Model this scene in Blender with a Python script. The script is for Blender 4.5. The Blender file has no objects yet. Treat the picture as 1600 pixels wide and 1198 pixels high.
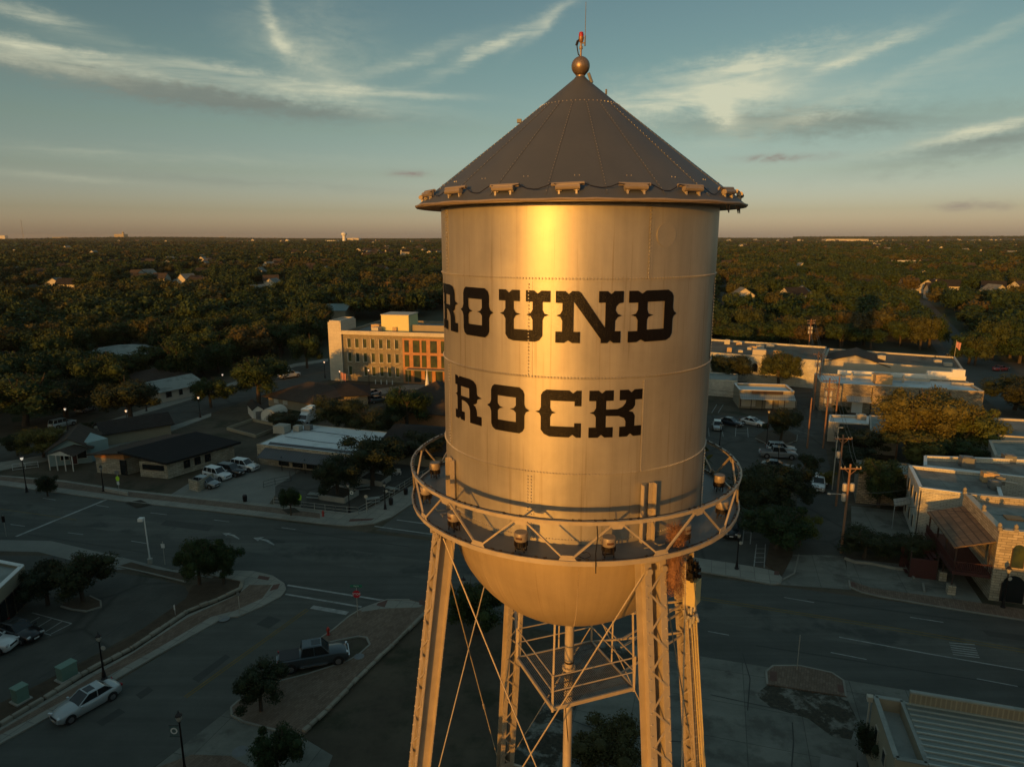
import bpy, bmesh, math, random
import numpy as np
from mathutils import Vector, Matrix, noise
from mathutils.geometry import tessellate_polygon
random.seed(7)
R=math.radians; PI=math.pi
sc=bpy.context.scene; COL=sc.collection
# ------------------------------------------------------------ camera
H=36.0; PITCH=12.1; FPX=1067.0
cam_d=bpy.data.cameras.new('camera'); cam=bpy.data.objects.new('camera',cam_d); COL.objects.link(cam)
cam_d.sensor_width=36; cam_d.lens=36*FPX/1600; cam_d.clip_start=0.5; cam_d.clip_end=60000
cam.location=(0,0,H); cam.rotation_euler=(R(90-PITCH),0,0); sc.camera=cam
TS,TC=math.sin(R(PITCH)),math.cos(R(PITCH))
def G(px,py,z=0.0):
    """real ground point (metres) that was surveyed at photo pixel px,py, at height z"""
    u=(px-800)/FPX; v=(py-599)/FPX; t=(H-z)/(TS+v*TC)
    return Vector((u*t,(TC-v*TS)*t,z))
def pix(p):
    z=p[2]-H; d=p[1]*TC-z*TS
    if d<1: return (-9e9,-9e9)
    return (800+FPX*p[0]/d, 599+FPX*(-z*TC-p[1]*TS)/d)
# ------------------------------------------------------------ light
SUN_EL=4.9; SUN_AZ=29.0     # the light travels towards azimuth 29 deg right of the camera's heading
sd=Vector((math.sin(R(SUN_AZ))*math.cos(R(SUN_EL)), math.cos(R(SUN_AZ))*math.cos(R(SUN_EL)), -math.sin(R(SUN_EL))))
sun_d=bpy.data.lights.new('sun','SUN'); sun=bpy.data.objects.new('sun',sun_d); COL.objects.link(sun)
sun_d.energy=4.3; sun_d.angle=R(0.6); sun_d.color=(1.0,0.41,0.05)
sun.rotation_euler=sd.to_track_quat('-Z','Y').to_euler(); sun.location=(-200,-300,80)
vs=sc.view_settings; vs.view_transform='Standard'; vs.look='None'; vs.gamma=1; vs.exposure=0.0
world=bpy.data.worlds.new('World'); sc.world=world; world.use_nodes=True
class NT:
    def __init__(s,nt): s.nt=nt; s.n=nt.nodes; s.l=nt.links
    def add(s,t,**k):
        n=s.n.new(t)
        for a,b in k.items():
            if a=='ins':
                for i,v in b.items(): s.set(n,i,v)
            else: setattr(n,a,b)
        return n
    def set(s,n,i,v):
        if isinstance(v,bpy.types.NodeSocket): s.l.new(v,n.inputs[i])
        else: n.inputs[i].default_value=v
    def m(s,op,a,b=0.0,c=0.0):
        n=s.n.new('ShaderNodeMath'); n.operation=op
        for i,v in enumerate((a,b,c)): s.set(n,i,v)
        return n.outputs[0]
    def mix(s,f,a,b,bt='MIX'):
        n=s.n.new('ShaderNodeMix'); n.data_type='RGBA'; n.blend_type=bt
        for i,v in ((0,f),(6,a),(7,b)):
            if isinstance(v,tuple) and len(v)==3: v=(*v,1)
            s.set(n,i,v)
        return n.outputs[2]
    def ramp(s,f,pts):
        n=s.n.new('ShaderNodeValToRGB'); e=n.color_ramp.elements
        while len(e)<len(pts): e.new(0.5)
        for i,(p,c) in enumerate(pts):
            e[i].position=p; e[i].color=(*c,1) if len(c)==3 else c
        s.set(n,0,f); return n.outputs[0]
    def noise(s,vec,scale,detail=4,rough=0.55,dist=0.0):
        n=s.n.new('ShaderNodeTexNoise'); 
        if vec is not None: s.set(n,'Vector',vec)
        s.set(n,'Scale',scale); s.set(n,'Detail',detail); s.set(n,'Roughness',rough); s.set(n,'Distortion',dist)
        return n.outputs[0]
    def mapping(s,vec,loc=(0,0,0),rot=(0,0,0),sca=(1,1,1)):
        n=s.n.new('ShaderNodeMapping'); s.set(n,0,vec); n.inputs[1].default_value=loc; n.inputs[2].default_value=rot; n.inputs[3].default_value=sca
        return n.outputs[0]
def build_world():
    w=NT(world.node_tree); w.n.clear()
    sky=w.add('ShaderNodeTexSky'); sky.sky_type='NISHITA'; sky.sun_disc=False
    sky.sun_elevation=R(SUN_EL); sky.sun_rotation=R(180+SUN_AZ); sky.altitude=200; sky.air_density=1.0; sky.dust_density=1.6; sky.ozone_density=1.6
    geo=w.add('ShaderNodeTexCoord'); V=geo.outputs['Generated']
    sep=w.add('ShaderNodeSeparateXYZ'); w.set(sep,0,V); X,Y,Z=sep.outputs
    az=w.m('MULTIPLY',w.m('ARCTAN2',X,Y),57.2958); el=w.m('MULTIPLY',w.m('ARCSINE',Z),57.2958)
    # evening air cast by elevation; unseen upper dome brightened to lift ground ambient
    cast=w.ramp(w.m('DIVIDE',el,40.0),[(0.0,(2.1,2.12,3.9)),(0.05,(1.30,1.30,1.95)),(0.12,(1.05,1.03,1.15)),(0.20,(0.99,0.97,0.87)),(0.32,(0.88,0.92,0.77)),(0.5,(0.80,0.84,0.71)),(0.7,(1.4,1.35,1.05)),(1.0,(2.0,1.9,1.4))])
    base=w.mix(1.0,sky.outputs[0],cast,'MULTIPLY')
    comb=w.add('ShaderNodeCombineXYZ'); w.set(comb,0,az); w.set(comb,1,el); P=comb.outputs[0]
    wob=w.noise(w.mapping(P,sca=(0.16,0.35,1)),1.0,4,0.62); wob2=w.noise(w.mapping(P,loc=(40,3,0),sca=(0.7,1.6,1)),1.0,5,0.68)
    def blob(x0,y0,ang,sa,sb,amt,streak_ang=None,sharp=1.0,seed=0,st=(0.10,0.9)):
        dx=w.m('SUBTRACT',az,x0); dy=w.m('SUBTRACT',el,y0)
        dx=w.m('ADD',dx,w.m('MULTIPLY',w.m('SUBTRACT',wob,0.5),min(sa*0.9,4.5))); dy=w.m('ADD',dy,w.m('MULTIPLY',w.m('SUBTRACT',wob2,0.5),min(sb*2.4,2.4)))
        c,s_=math.cos(R(ang)),math.sin(R(ang))
        a=w.m('ADD',w.m('MULTIPLY',dx,c/sa),w.m('MULTIPLY',dy,s_/sa)); b=w.m('SUBTRACT',w.m('MULTIPLY',dy,c/sb),w.m('MULTIPLY',dx,s_/sb))
        r=w.m('ADD',w.m('MULTIPLY',a,a),w.m('MULTIPLY',b,b)); g=w.m('EXPONENT',w.m('MULTIPLY',r,-sharp))
        sa_=ang if streak_ang is None else streak_ang
        n=w.noise(w.mapping(P,loc=(seed*7.3,seed*3.1,seed),rot=(0,0,-R(sa_)),sca=(st[0],st[1],1)),1.0,4,0.66,0.5)
        n=w.m('MULTIPLY',w.m('SUBTRACT',n,0.27),2.3); n.node.use_clamp=True
        return w.m('MULTIPLY',w.m('MULTIPLY',g,n),amt)
    def total(L):
        t=L[0]
        for x in L[1:]: t=w.m('ADD',t,x)
        t.node.use_clamp=True; return t
    def AE(px,py):
        u=(px-800)/FPX; v=(py-599)/FPX
        return math.degrees(math.atan2(u,TC-v*TS)), math.degrees(math.atan2(-(TS+v*TC),math.hypot(u,TC-v*TS)))
    def B(px,py,ang,wx,wy,amt,**k):
        x,y=AE(px,py); return blob(x,y,ang,wx/19.0,wy/19.0,amt,**k)
    light=total([B(180,100,-6,260,9,1.0,seed=1,st=(.08,.9)),B(40,90,-6,120,14,.6,seed=31,st=(.08,.9)),B(420,128,-7,170,10,.95,seed=30,st=(.08,.9)),B(590,143,-2,110,5,1.0,seed=2,st=(.1,1.3)),B(50,24,-8,60,9,.85,seed=3),B(422,35,-70,40,9,.8,seed=4,streak_ang=-62,st=(.35,.9)),B(447,72,-58,22,10,.6,seed=41,streak_ang=-50,st=(.4,.9)),B(490,75,0,90,55,.3,seed=42,streak_ang=-50,st=(.3,.8)),
        B(505,112,-30,85,22,.5,seed=5,streak_ang=-40,st=(.2,.6)),B(650,90,18,90,9,.5,seed=32,streak_ang=18),B(770,72,24,95,9,1.0,seed=6,streak_ang=24),B(870,22,38,55,7,.7,seed=26,streak_ang=38),
        B(1105,150,3,125,26,1.45,seed=7,streak_ang=10,st=(.10,.5)),B(1190,100,6,120,16,1.15,seed=33,streak_ang=8,st=(.15,.8)),B(1325,95,20,85,7,1.1,seed=8,streak_ang=20),B(1125,176,-30,28,14,1.9,seed=17,streak_ang=-10),B(1010,160,2,60,12,.6,seed=34),
        B(1540,202,10,90,7,1.2,seed=9,streak_ang=10),B(1290,170,12,150,16,.5,seed=10,streak_ang=14),B(1450,100,20,150,8,.35,seed=35,streak_ang=20),B(70,275,-3,100,5,.25,seed=11),B(130,236,0,50,3,.25,seed=36),B(300,245,0,300,10,.14,seed=12)])
    dark=total([B(200,132,-6,270,16,1.3,seed=13,st=(.03,.2)),B(450,165,-4,190,11,1.1,seed=14,st=(.03,.2)),B(1290,192,-2,190,20,1.3,seed=15,st=(.03,.2)),B(1520,232,8,130,18,1.1,seed=16,st=(.03,.2)),B(450,290,-2,220,6,.4,seed=20)])
    mauve=total([B(1222,247,0,50,5,1.6,seed=21,st=(.3,.8)),B(637,271,0,24,4,1.6,seed=22,st=(.3,.8)),B(1505,322,0,26,6,.9,seed=23,st=(.3,.8)),B(1560,322,0,16,5,.8,seed=24,st=(.3,.8))])
    col=w.mix(dark,base,w.mix(0.8,base,(1.30,1.45,1.25)))
    col=w.mix(w.m('MULTIPLY',light,.80),col,(4.9,4.8,3.4))
    col=w.mix(mauve,col,(1.9,1.5,1.3))
    bg=w.add('ShaderNodeBackground'); w.set(bg,0,col); w.set(bg,1,0.142)
    world.cycles.sampling_method='MANUAL'; world.cycles.sample_map_resolution=512
    out=w.add('ShaderNodeOutputWorld'); w.l.new(bg.outputs[0],out.inputs[0])
build_world()
# ------------------------------------------------------------ mesh helpers
class MB:
    def __init__(s): s.v=[]; s.f=[]
    def add(s,vs,fs):
        o=len(s.v); s.v+= [tuple(v) for v in vs]; s.f+=[tuple(i+o for i in f) for f in fs]; return s
    def box(s,c,d,rz=0.0,M=None):
        x,y,z=[a/2 for a in d]; P=[Vector((a*x,b*y,e*z)) for a in(-1,1) for b in(-1,1) for e in(-1,1)]
        rot=Matrix.Rotation(rz,3,'Z') if M is None else M
        P=[rot@p+Vector(c) for p in P]
        return s.add(P,[(0,1,3,2),(4,6,7,5),(0,4,5,1),(2,3,7,6),(0,2,6,4),(1,5,7,3)])
    def beam(s,a,b,w,h=None,up=(0,0,1)):
        a=Vector(a);b=Vector(b);d=b-a;L=d.length
        if L<1e-6: return s
        d.normalize(); u=Vector(up)
        if abs(d.dot(u))>.99: u=Vector((1,0,0))
        sx=d.cross(u).normalized(); uz=sx.cross(d).normalized()
        M=Matrix((sx,d,uz)).transposed()
        return s.box((a+b)/2,(w,L,h or w),M=M)
    def tube(s,a,b,r,n=8,r2=None,cap=True):
        a=Vector(a);b=Vector(b);d=(b-a)
        if d.length<1e-6: return s
        d.normalize(); u=Vector((0,0,1)) if abs(d.z)<.95 else Vector((1,0,0))
        x=d.cross(u).normalized(); y=d.cross(x); r2=r if r2 is None else r2; P=[]
        for i in range(n):
            t=2*PI*i/n; e=x*math.cos(t)+y*math.sin(t); P+=[a+e*r,b+e*r2]
        F=[(2*i,2*i+1,(2*i+3)%(2*n),(2*i+2)%(2*n)) for i in range(n)]
        if cap: F+=[tuple(range(0,2*n,2))[::-1],tuple(range(1,2*n,2))]
        return s.add(P,F)
    def path(s,pts,r,n=6):
        for a,b in zip(pts,pts[1:]): s.tube(a,b,r,n)
        return s
    def lathe(s,prof,n=24,c=(0,0,0),a0=0.0,a1=2*PI):
        full=abs(a1-a0-2*PI)<1e-6; k=len(prof); m=n if full else n+1; P=[]
        for i in range(m):
            t=a0+(a1-a0)*i/n
            for r,z in prof: P.append((c[0]+r*math.sin(t),c[1]-r*math.cos(t),c[2]+z))
        F=[]
        for i in range(n):
            j=(i+1)%m
            for q in range(k-1): F.append((i*k+q,j*k+q,j*k+q+1,i*k+q+1))
        return s.add(P,F)
    def prism(s,poly,z0,z1,cap=True):
        n=len(poly); A=sum(poly[i][0]*poly[(i+1)%n][1]-poly[(i+1)%n][0]*poly[i][1] for i in range(n))
        if A<0: poly=poly[::-1]
        f0=(lambda i:z0) if not callable(z0) else (lambda i:z0(poly[i])); f1=(lambda i:z1) if not callable(z1) else (lambda i:z1(poly[i]))
        P=[(poly[i][0],poly[i][1],f0(i)) for i in range(n)]+[(poly[i][0],poly[i][1],f1(i)) for i in range(n)]
        F=[(i,(i+1)%n,n+(i+1)%n,n+i) for i in range(n)]
        if cap: F+=[tuple(range(n,2*n)),tuple(range(n-1,-1,-1))]
        return s.add(P,F)
    def poly(s,pts): return s.add(pts,[tuple(range(len(pts)))])
    def sphere(s,c,r,n=10,m=6,sz=1.0):
        return s.lathe([(max(r*math.sin(PI*i/m),1e-4),-r*sz*math.cos(PI*i/m)) for i in range(m+1)],n,c)
    def build(s,name,mat,parent=None,smooth=False,org=None,bevel=0):
        me=bpy.data.meshes.new(name); o=org if org is not None else ((0,0,0) if parent is None else tuple(wl(parent)))
        me.from_pydata([(a-o[0],b-o[1],c-o[2]) for a,b,c in s.v],[],s.f)
        for mm in (mat if isinstance(mat,(list,tuple)) else [mat]): me.materials.append(mm)
        if smooth:
            me.polygons.foreach_set('use_smooth',[True]*len(me.polygons)); 
            try: me.set_sharp_from_angle(angle=R(40))
            except Exception: pass
        ob=bpy.data.objects.new(name,me); COL.objects.link(ob)
        if parent is None: ob.location=o
        else:
            ob.parent=parent; pw=wl(parent); ob.location=(o[0]-pw[0],o[1]-pw[1],o[2]-pw[2])
        if bevel:
            b=ob.modifiers.new('bevel','BEVEL'); b.width=bevel; b.segments=2; b.limit_method='ANGLE'
        return ob
def wl(o):
    v=Vector((0,0,0))
    while o is not None: v=v+Vector(o.location); o=o.parent
    return v
def tag(o,label=None,cat=None,group=None,kind=None):
    if label: o['label']=label
    if cat: o['category']=cat
    if group: o['group']=group
    if kind: o['kind']=kind
    return o
def thing(name,loc,label,cat,group=None,rz=0.0):
    o=bpy.data.objects.new(name,None); COL.objects.link(o); o.location=tuple(loc); o.rotation_euler=(0,0,rz); o.empty_display_size=.3
    return tag(o,label,cat,group)
def dup(o,parent=None):
    c=o.copy(); COL.objects.link(c); c.parent=parent
    for ch in [x for x in COL.objects if x.parent==o]: dup(ch,c)
    return c
KIDS={}
def copy_tree(o,parent=None):
    c=o.copy(); COL.objects.link(c); c.parent=parent
    for ch in list(o.children): copy_tree(ch,c)
    return c
# ------------------------------------------------------------ materials
MATS={}
def mat(name,fn):
    m=bpy.data.materials.new(name); m.use_nodes=True; w=NT(m.node_tree); bs=m.node_tree.nodes['Principled BSDF']
    fn(w,bs); MATS[name]=m; return m
def obj_xyz(w): return w.add('ShaderNodeTexCoord').outputs['Object']
def pos(w): return w.add('ShaderNodeNewGeometry').outputs['Position']
def bump(w,bs,h,strength=0.3,dist=0.02):
    b=w.add('ShaderNodeBump'); w.set(b,'Height',h); b.inputs['Strength'].default_value=strength; b.inputs['Distance'].default_value=dist
    w.l.new(b.outputs[0],bs.inputs['Normal'])
def plain(name,c,rough=0.7,metal=0.0,var=0.15,scale=3.0,b=0.0,coat=0.0):
    def f(w,bs):
        P=obj_xyz(w); n=w.noise(P,scale,5,0.6)
        k=w.m('ADD',w.m('MULTIPLY',n,2*var),1-var)
        col=w.mix(1.0,(*c,1),w.add('ShaderNodeCombineColor',ins={0:k,1:k,2:k}).outputs[0],'MULTIPLY')
        w.set(bs,'Base Color',col); w.set(bs,'Roughness',rough); w.set(bs,'Metallic',metal); w.set(bs,'Coat Weight',coat)
        if b: bump(w,bs,w.noise(P,scale*8,4),b)
    return mat(name,f)
def wall_uv(w):
    g=w.add('ShaderNodeNewGeometry'); cr=w.add('ShaderNodeVectorMath',operation='CROSS_PRODUCT'); w.set(cr,0,g.outputs['True Normal']); cr.inputs[1].default_value=(0,0,1)
    nm=w.add('ShaderNodeVectorMath',operation='NORMALIZE'); w.set(nm,0,cr.outputs[0])
    d=w.add('ShaderNodeVectorMath',operation='DOT_PRODUCT'); w.set(d,0,nm.outputs[0]); w.set(d,1,g.outputs['Position'])
    sp=w.add('ShaderNodeSeparateXYZ'); w.set(sp,0,g.outputs['Position'])
    c=w.add('ShaderNodeCombineXYZ'); w.set(c,0,d.outputs['Value']); w.set(c,1,sp.outputs[2]); return c.outputs[0]
def masonry(name,c1,c2,mortar,bw,bh,msz=0.02,rough=0.85,squash=1.0,stain=0.35):
    def f(w,bs):
        uv=wall_uv(w); br=w.add('ShaderNodeTexBrick'); w.set(br,'Vector',uv); br.inputs['Scale'].default_value=1.0
        br.inputs['Color1'].default_value=(*c1,1); br.inputs['Color2'].default_value=(*c2,1); br.inputs['Mortar'].default_value=(*mortar,1)
        br.inputs['Brick Width'].default_value=bw; br.inputs['Row Height'].default_value=bh; br.inputs['Mortar Size'].default_value=msz; br.inputs['Bias'].default_value=0.0
        P=pos(w); n=w.noise(P,0.7,6,0.65); n2=w.noise(P,5.0,4,0.6)
        k=w.m('ADD',w.m('MULTIPLY',n,stain*2),1-stain); k=w.m('MULTIPLY',k,w.m('ADD',w.m('MULTIPLY',n2,0.5),0.75))
        col=w.mix(1.0,br.outputs[0],w.add('ShaderNodeCombineColor',ins={0:k,1:k,2:k}).outputs[0],'MULTIPLY')
        w.set(bs,'Base Color',col); w.set(bs,'Roughness',rough); bump(w,bs,w.m('ADD',w.m('MULTIPLY',br.outputs[1],-1.0),n2),0.5,0.02)
    return mat(name,f)
def ribbed(name,c,period,ang,rough=0.45,metal=0.5,depth=0.03,seamw=0.12):
    def f(w,bs):
        P=w.mapping(pos(w),rot=(0,0,-ang)); sp=w.add('ShaderNodeSeparateXYZ'); w.set(sp,0,P)
        fr=w.m('FRACT',w.m('DIVIDE',sp.outputs[0],period)); d=w.m('ABSOLUTE',w.m('SUBTRACT',fr,0.5)); rib=w.m('GREATER_THAN',d,0.5-seamw/2)
        n=w.noise(P,0.6,5,0.6); k=w.m('ADD',w.m('MULTIPLY',n,0.6),0.7); k=w.m('MULTIPLY',k,w.m('ADD',w.m('MULTIPLY',rib,0.35),1.0))
        w.set(bs,'Base Color',w.mix(1.0,(*c,1),w.add('ShaderNodeCombineColor',ins={0:k,1:k,2:k}).outputs[0],'MULTIPLY'))
        w.set(bs,'Roughness',rough); w.set(bs,'Metallic',metal); bump(w,bs,rib,0.8,depth)
    return mat(name,f)
def ground_mat(name,c1,c2,scale,rough=0.9,c3=None,streak=None,joints=None,cracks=0.0,b=0.2):
    """mottled paving or soil; streak=(angle,scale_along,scale_across); joints=(angle,size)"""
    def f(w,bs):
        P=pos(w); n=w.noise(P,scale,7,0.62); n2=w.noise(P,scale*9,5,0.6); n3=w.noise(P,scale*0.22,3,0.5)
        t=w.m('ADD',w.m('MULTIPLY',n,0.6),w.m('ADD',w.m('MULTIPLY',n2,0.2),w.m('MULTIPLY',n3,0.3)))
        col=w.ramp(t,[(0.36,c1),(0.70,c2)])
        if c3:
            s3=w.noise(w.mapping(P,loc=(31,7,0)),scale*0.8,6,0.65); s3=w.ramp(s3,[(0.50,(0,0,0)),(0.62,(1,1,1))]); col=w.mix(s3,col,c3)
        if streak:
            s=w.noise(w.mapping(P,rot=(0,0,-streak[0]),sca=(streak[1],streak[2],1)),1.0,5,0.6)
            k=w.m('ADD',w.m('MULTIPLY',s,0.9),0.55); col=w.mix(1.0,col,w.add('ShaderNodeCombineColor',ins={0:k,1:k,2:k}).outputs[0],'MULTIPLY')
        if joints:
            br=w.add('ShaderNodeTexBrick'); w.set(br,'Vector',w.mapping(P,rot=(0,0,-joints[0]))); br.offset=0.0 if joints[1]>1 else 0.5; br.inputs['Scale'].default_value=1.0
            br.inputs['Brick Width'].default_value=joints[1]; br.inputs['Row Height'].default_value=joints[1]*(1.0 if joints[1]>1 else 0.5); br.inputs['Mortar Size'].default_value=0.03 if joints[1]>1 else 0.012
            br.inputs['Color1'].default_value=(1,1,1,1); br.inputs['Color2'].default_value=(.82,.84,.86,1) if joints[1]>1 else (.7,.66,.62,1); br.inputs['Mortar'].default_value=(.45,.45,.45,1)
            col=w.mix(0.85,col,br.outputs[0],'MULTIPLY')
        if cracks:
            v=w.add('ShaderNodeTexVoronoi',feature='DISTANCE_TO_EDGE'); w.set(v,'Vector',w.mix(0.25,P,w.noise(P,0.8,4))); v.inputs['Scale'].default_value=cracks
            cr=w.ramp(v.outputs[0],[(0.0,(0.5,0.5,0.5)),(0.03,(1,1,1))]); col=w.mix(0.7,col,cr,'MULTIPLY')
        w.set(bs,'Base Color',col); w.set(bs,'Roughness',rough); bump(w,bs,n2,b,0.02)
        bs.inputs['Specular IOR Level'].default_value=0.25
    return mat(name,f)
MA=math.atan(-.295)   # heading of the main road
SA=math.atan2(20.8,10)  # heading of the side street
M={}
M['asphalt']=ground_mat('asphalt',(.058,.062,.055),(.085,.089,.078),0.25,streak=(MA,0.03,0.9),cracks=0.0)
M['asphalt_side']=ground_mat('asphalt_side',(.062,.066,.058),(.090,.093,.081),0.3,streak=(SA,0.04,0.9))
M['asphalt_old']=ground_mat('asphalt_old',(.050,.052,.046),(.088,.088,.075),0.35,c3=(.060,.061,.053),cracks=0.12)
M['concrete']=ground_mat('concrete',(.125,.13,.11),(.195,.195,.165),0.4,c3=(.105,.105,.088),joints=(MA,4.2),streak=(MA+1.57,0.15,0.7))
M['concrete_patch']=ground_mat('concrete_patch',(.14,.145,.13),(.20,.20,.175),0.4)
M['walk']=ground_mat('walk',(.20,.195,.165),(.29,.28,.235),0.5,joints=(MA,1.5))
M['kerb']=ground_mat('kerb',(.17,.17,.145),(.27,.26,.22),0.8)
M['brick_paving']=ground_mat('brick_paving',(.13,.095,.07),(.20,.15,.11),0.6,joints=(SA,0.42))
M['ramp_pad']=ground_mat('ramp_pad',(.09,.05,.04),(.13,.07,.055),2.0)
M['asphalt_mid']=ground_mat('asphalt_mid',(.075,.079,.068),(.105,.108,.094),0.3,c3=(.055,.06,.054),streak=(MA,0.02,1.6))
M['tar']=ground_mat('tar',(.044,.047,.043),(.060,.063,.057),0.8)
M['dirt']=ground_mat('dirt',(.045,.036,.025),(.10,.082,.055),0.22,c3=(.035,.036,.020),b=0.6)
M['mulch']=ground_mat('mulch',(.045,.032,.02),(.085,.062,.04),1.4,b=0.8)
M['soil']=ground_mat('soil',(.02,.018,.012),(.05,.042,.028),1.5,b=0.8)
M['lawn']=ground_mat('lawn',(.018,.028,.010),(.040,.052,.018),0.15,c3=(.06,.055,.028),b=0.6)
M['land']=ground_mat('land',(.020,.026,.012),(.055,.055,.030),0.012,c3=(.075,.068,.045),b=0.4)
M['paint']=ground_mat('road_paint',(.14,.15,.14),(.36,.37,.35),1.6)
M['yellow']=ground_mat('yellow_paint',(.10,.075,.025),(.19,.135,.04),1.0)
def tank_f(w,bs):
    P=obj_xyz(w); sp=w.add('ShaderNodeSeparateXYZ'); w.set(sp,0,P)
    a=w.m('ARCTAN2',sp.outputs[0],sp.outputs[1]); c=w.add('ShaderNodeCombineXYZ'); w.set(c,0,w.m('MULTIPLY',a,4.0)); w.set(c,1,sp.outputs[2])
    s=w.noise(w.mapping(c.outputs[0],sca=(3.2,0.16,1)),1.0,6,0.65); n=w.noise(P,0.55,7,0.6,0.8); n2=w.noise(P,6,4,0.6)
    k=w.m('ADD',w.m('ADD',w.m('MULTIPLY',s,0.50),w.m('MULTIPLY',n,0.42)),w.m('ADD',w.m('MULTIPLY',n2,0.10),0.46))
    w.set(bs,'Base Color',w.mix(1.0,(.37,.345,.30,1),w.add('ShaderNodeCombineColor',ins={0:k,1:k,2:k}).outputs[0],'MULTIPLY'))
    w.set(bs,'Metallic',0.58); w.set(bs,'Roughness',w.m('ADD',w.m('ADD',w.m('MULTIPLY',s,0.10),w.m('MULTIPLY',n,0.16)),0.335))
    rr_=w.noise(w.mapping(c.outputs[0],loc=(3,5,0),sca=(11,0.22,1)),1.0,3,0.5); rr_=w.ramp(rr_,[(0.60,(1,1,1)),(0.72,(.74,.68,.60))]); bc=bs.inputs['Base Color'].links[0].from_socket; w.set(bs,'Base Color',w.mix(0.8,bc,rr_,'MULTIPLY'))
    bump(w,bs,w.m('ADD',n,w.m('MULTIPLY',n2,0.12)),0.13,0.06)
M['tank']=mat('aluminium_paint',tank_f)
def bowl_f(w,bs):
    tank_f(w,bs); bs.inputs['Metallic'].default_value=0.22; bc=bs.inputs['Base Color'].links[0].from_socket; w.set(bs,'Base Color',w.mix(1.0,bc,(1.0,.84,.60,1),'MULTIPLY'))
M['bowl']=mat('warm_aluminium_paint',bowl_f)  # tank paint tinted warmer and made less metallic for the bowl
M['steel']=plain('galvanised_steel',(.37,.315,.24),0.5,0.2,0.3,2.0)
M['rivet']=plain('rivet_heads',(.36,.33,.29),0.4,0.3,0.1)
M['steel_dark']=plain('walkway_plate',(.16,.17,.17),0.6,0.3,0.3,1.5)
def roof_f(w,bs):
    P=obj_xyz(w); n=w.noise(P,0.8,6,0.6,0.5); n2=w.noise(P,7,4)
    k=w.m('ADD',w.m('ADD',w.m('MULTIPLY',n,0.5),w.m('MULTIPLY',n2,0.15)),0.66)
    w.set(bs,'Base Color',w.mix(1.0,(.068,.076,.092,1),w.add('ShaderNodeCombineColor',ins={0:k,1:k,2:k}).outputs[0],'MULTIPLY'))
    w.set(bs,'Metallic',0.1); w.set(bs,'Roughness',w.m('ADD',w.m('MULTIPLY',n,0.25),0.48))
M['tank_roof']=mat('dull_roof_metal',roof_f)
def letter_f(w,bs):
    P=obj_xyz(w); w.set(bs,'Base Color',(.006,.005,.005,1)); n=w.noise(P,45,2,0.7); bs.inputs['Roughness'].default_value=0.26; bs.inputs['Specular IOR Level'].default_value=0.14; bump(w,bs,n,0.5,0.02)
M['letter']=mat('black_letter_paint',letter_f)
M['black']=plain('black_metal',(.015,.012,.013),0.45,0.3,0.2)
M['rubber']=plain('rubber',(.012,.012,.012),0.8)
M['white']=plain('white_paint',(.62,.63,.61),0.55,0,0.12,1.5)
M['fixture']=plain('fixture_housing',(.25,.205,.16),0.5,0.2,0.2)
M['steel_rim']=plain('weathered_rim',(.25,.20,.155),0.55,0.2,0.25)
M['bronze_steel']=plain('aged_ball_metal',(.24,.18,.135),0.42,0.6,0.25,4)
M['fixture_lens']=plain('fixture_lens',(.10,.055,.04),0.2,0.1)
M['twig']=plain('twig',(.20,.10,.055),0.9,0,0.4,6)
M['wood_pole']=plain('pole_wood',(.22,.12,.07),0.85,0,0.3,2)
M['bark']=plain('bark',(.055,.042,.03),0.95,0,0.3,3,0.5)
M['conc_wall']=plain('cast_concrete',(.30,.29,.25),0.85,0,0.2,0.8)
M['white_roof']=ground_mat('white_membrane',(.50,.56,.58),(.62,.68,.69),0.3,c3=(.44,.49,.50))
M['grey_roof']=ground_mat('grey_membrane',(.16,.165,.15),(.25,.255,.23),0.3,c3=(.14,.14,.125),joints=(MA,2.6))
M['dark_roof']=ground_mat('dark_shingle',(.020,.018,.017),(.036,.032,.029),0.8,joints=(MA,0.5))
M['gravel_roof']=ground_mat('tan_gravel_roof',(.115,.10,.078),(.17,.15,.115),0.25,c3=(.09,.08,.065))
M['brown_roof']=ground_mat('brown_shingle',(.045,.035,.028),(.075,.058,.045),0.7,joints=(MA,0.5))
M['black_roof']=ground_mat('black_roof',(.008,.009,.010),(.013,.014,.015),0.5)
M['teal_roof']=ribbed('teal_metal_roof',(.13,.19,.185),0.5,MA,0.5,0.2)
M['blue_roof']=ground_mat('weathered_pale_roof',(.20,.225,.21),(.29,.315,.29),0.4,c3=(.17,.19,.175))
M['metal_roof']=plain('standing_seam_roof',(.16,.185,.165),0.5,0.3,0.25,0.6)
M['rib_light']=plain('roof_rib_light',(.34,.37,.34),0.5,0.3,0.2,1)
M['awning']=ribbed('awning_metal',(.075,.08,.085),0.45,MA,0.5,0.3)
M['awning_light']=ribbed('light_awning_metal',(.27,.31,.32),0.45,MA,0.5,0.2)
M['corrugated']=ribbed('corrugated_wall',(.22,.19,.13),0.3,MA,0.6,0.15,0.02,0.3)
M['shingle_tan']=masonry('tan_shingle',(.12,.078,.045),(.17,.11,.065),(.06,.04,.025),0.5,0.22,0.02)
def weedy(w,bs):
    P=pos(w); n=w.noise(P,0.55,7,0.7,0.3); n2=w.noise(P,4,5,0.6); k=w.ramp(n,[(0.41,(0,0,0)),(0.50,(1,1,1))])
    w.set(bs,'Base Color',w.mix(k,w.ramp(n2,[(0.35,(.13,.13,.11)),(0.7,(.19,.19,.16))]),w.ramp(n2,[(0.35,(.018,.020,.012)),(0.7,(.055,.045,.028))]))); bs.inputs['Roughness'].default_value=.95; bump(w,bs,n2,.6,.03)
M['weedy']=mat('weedy_broken_concrete',weedy)
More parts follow.
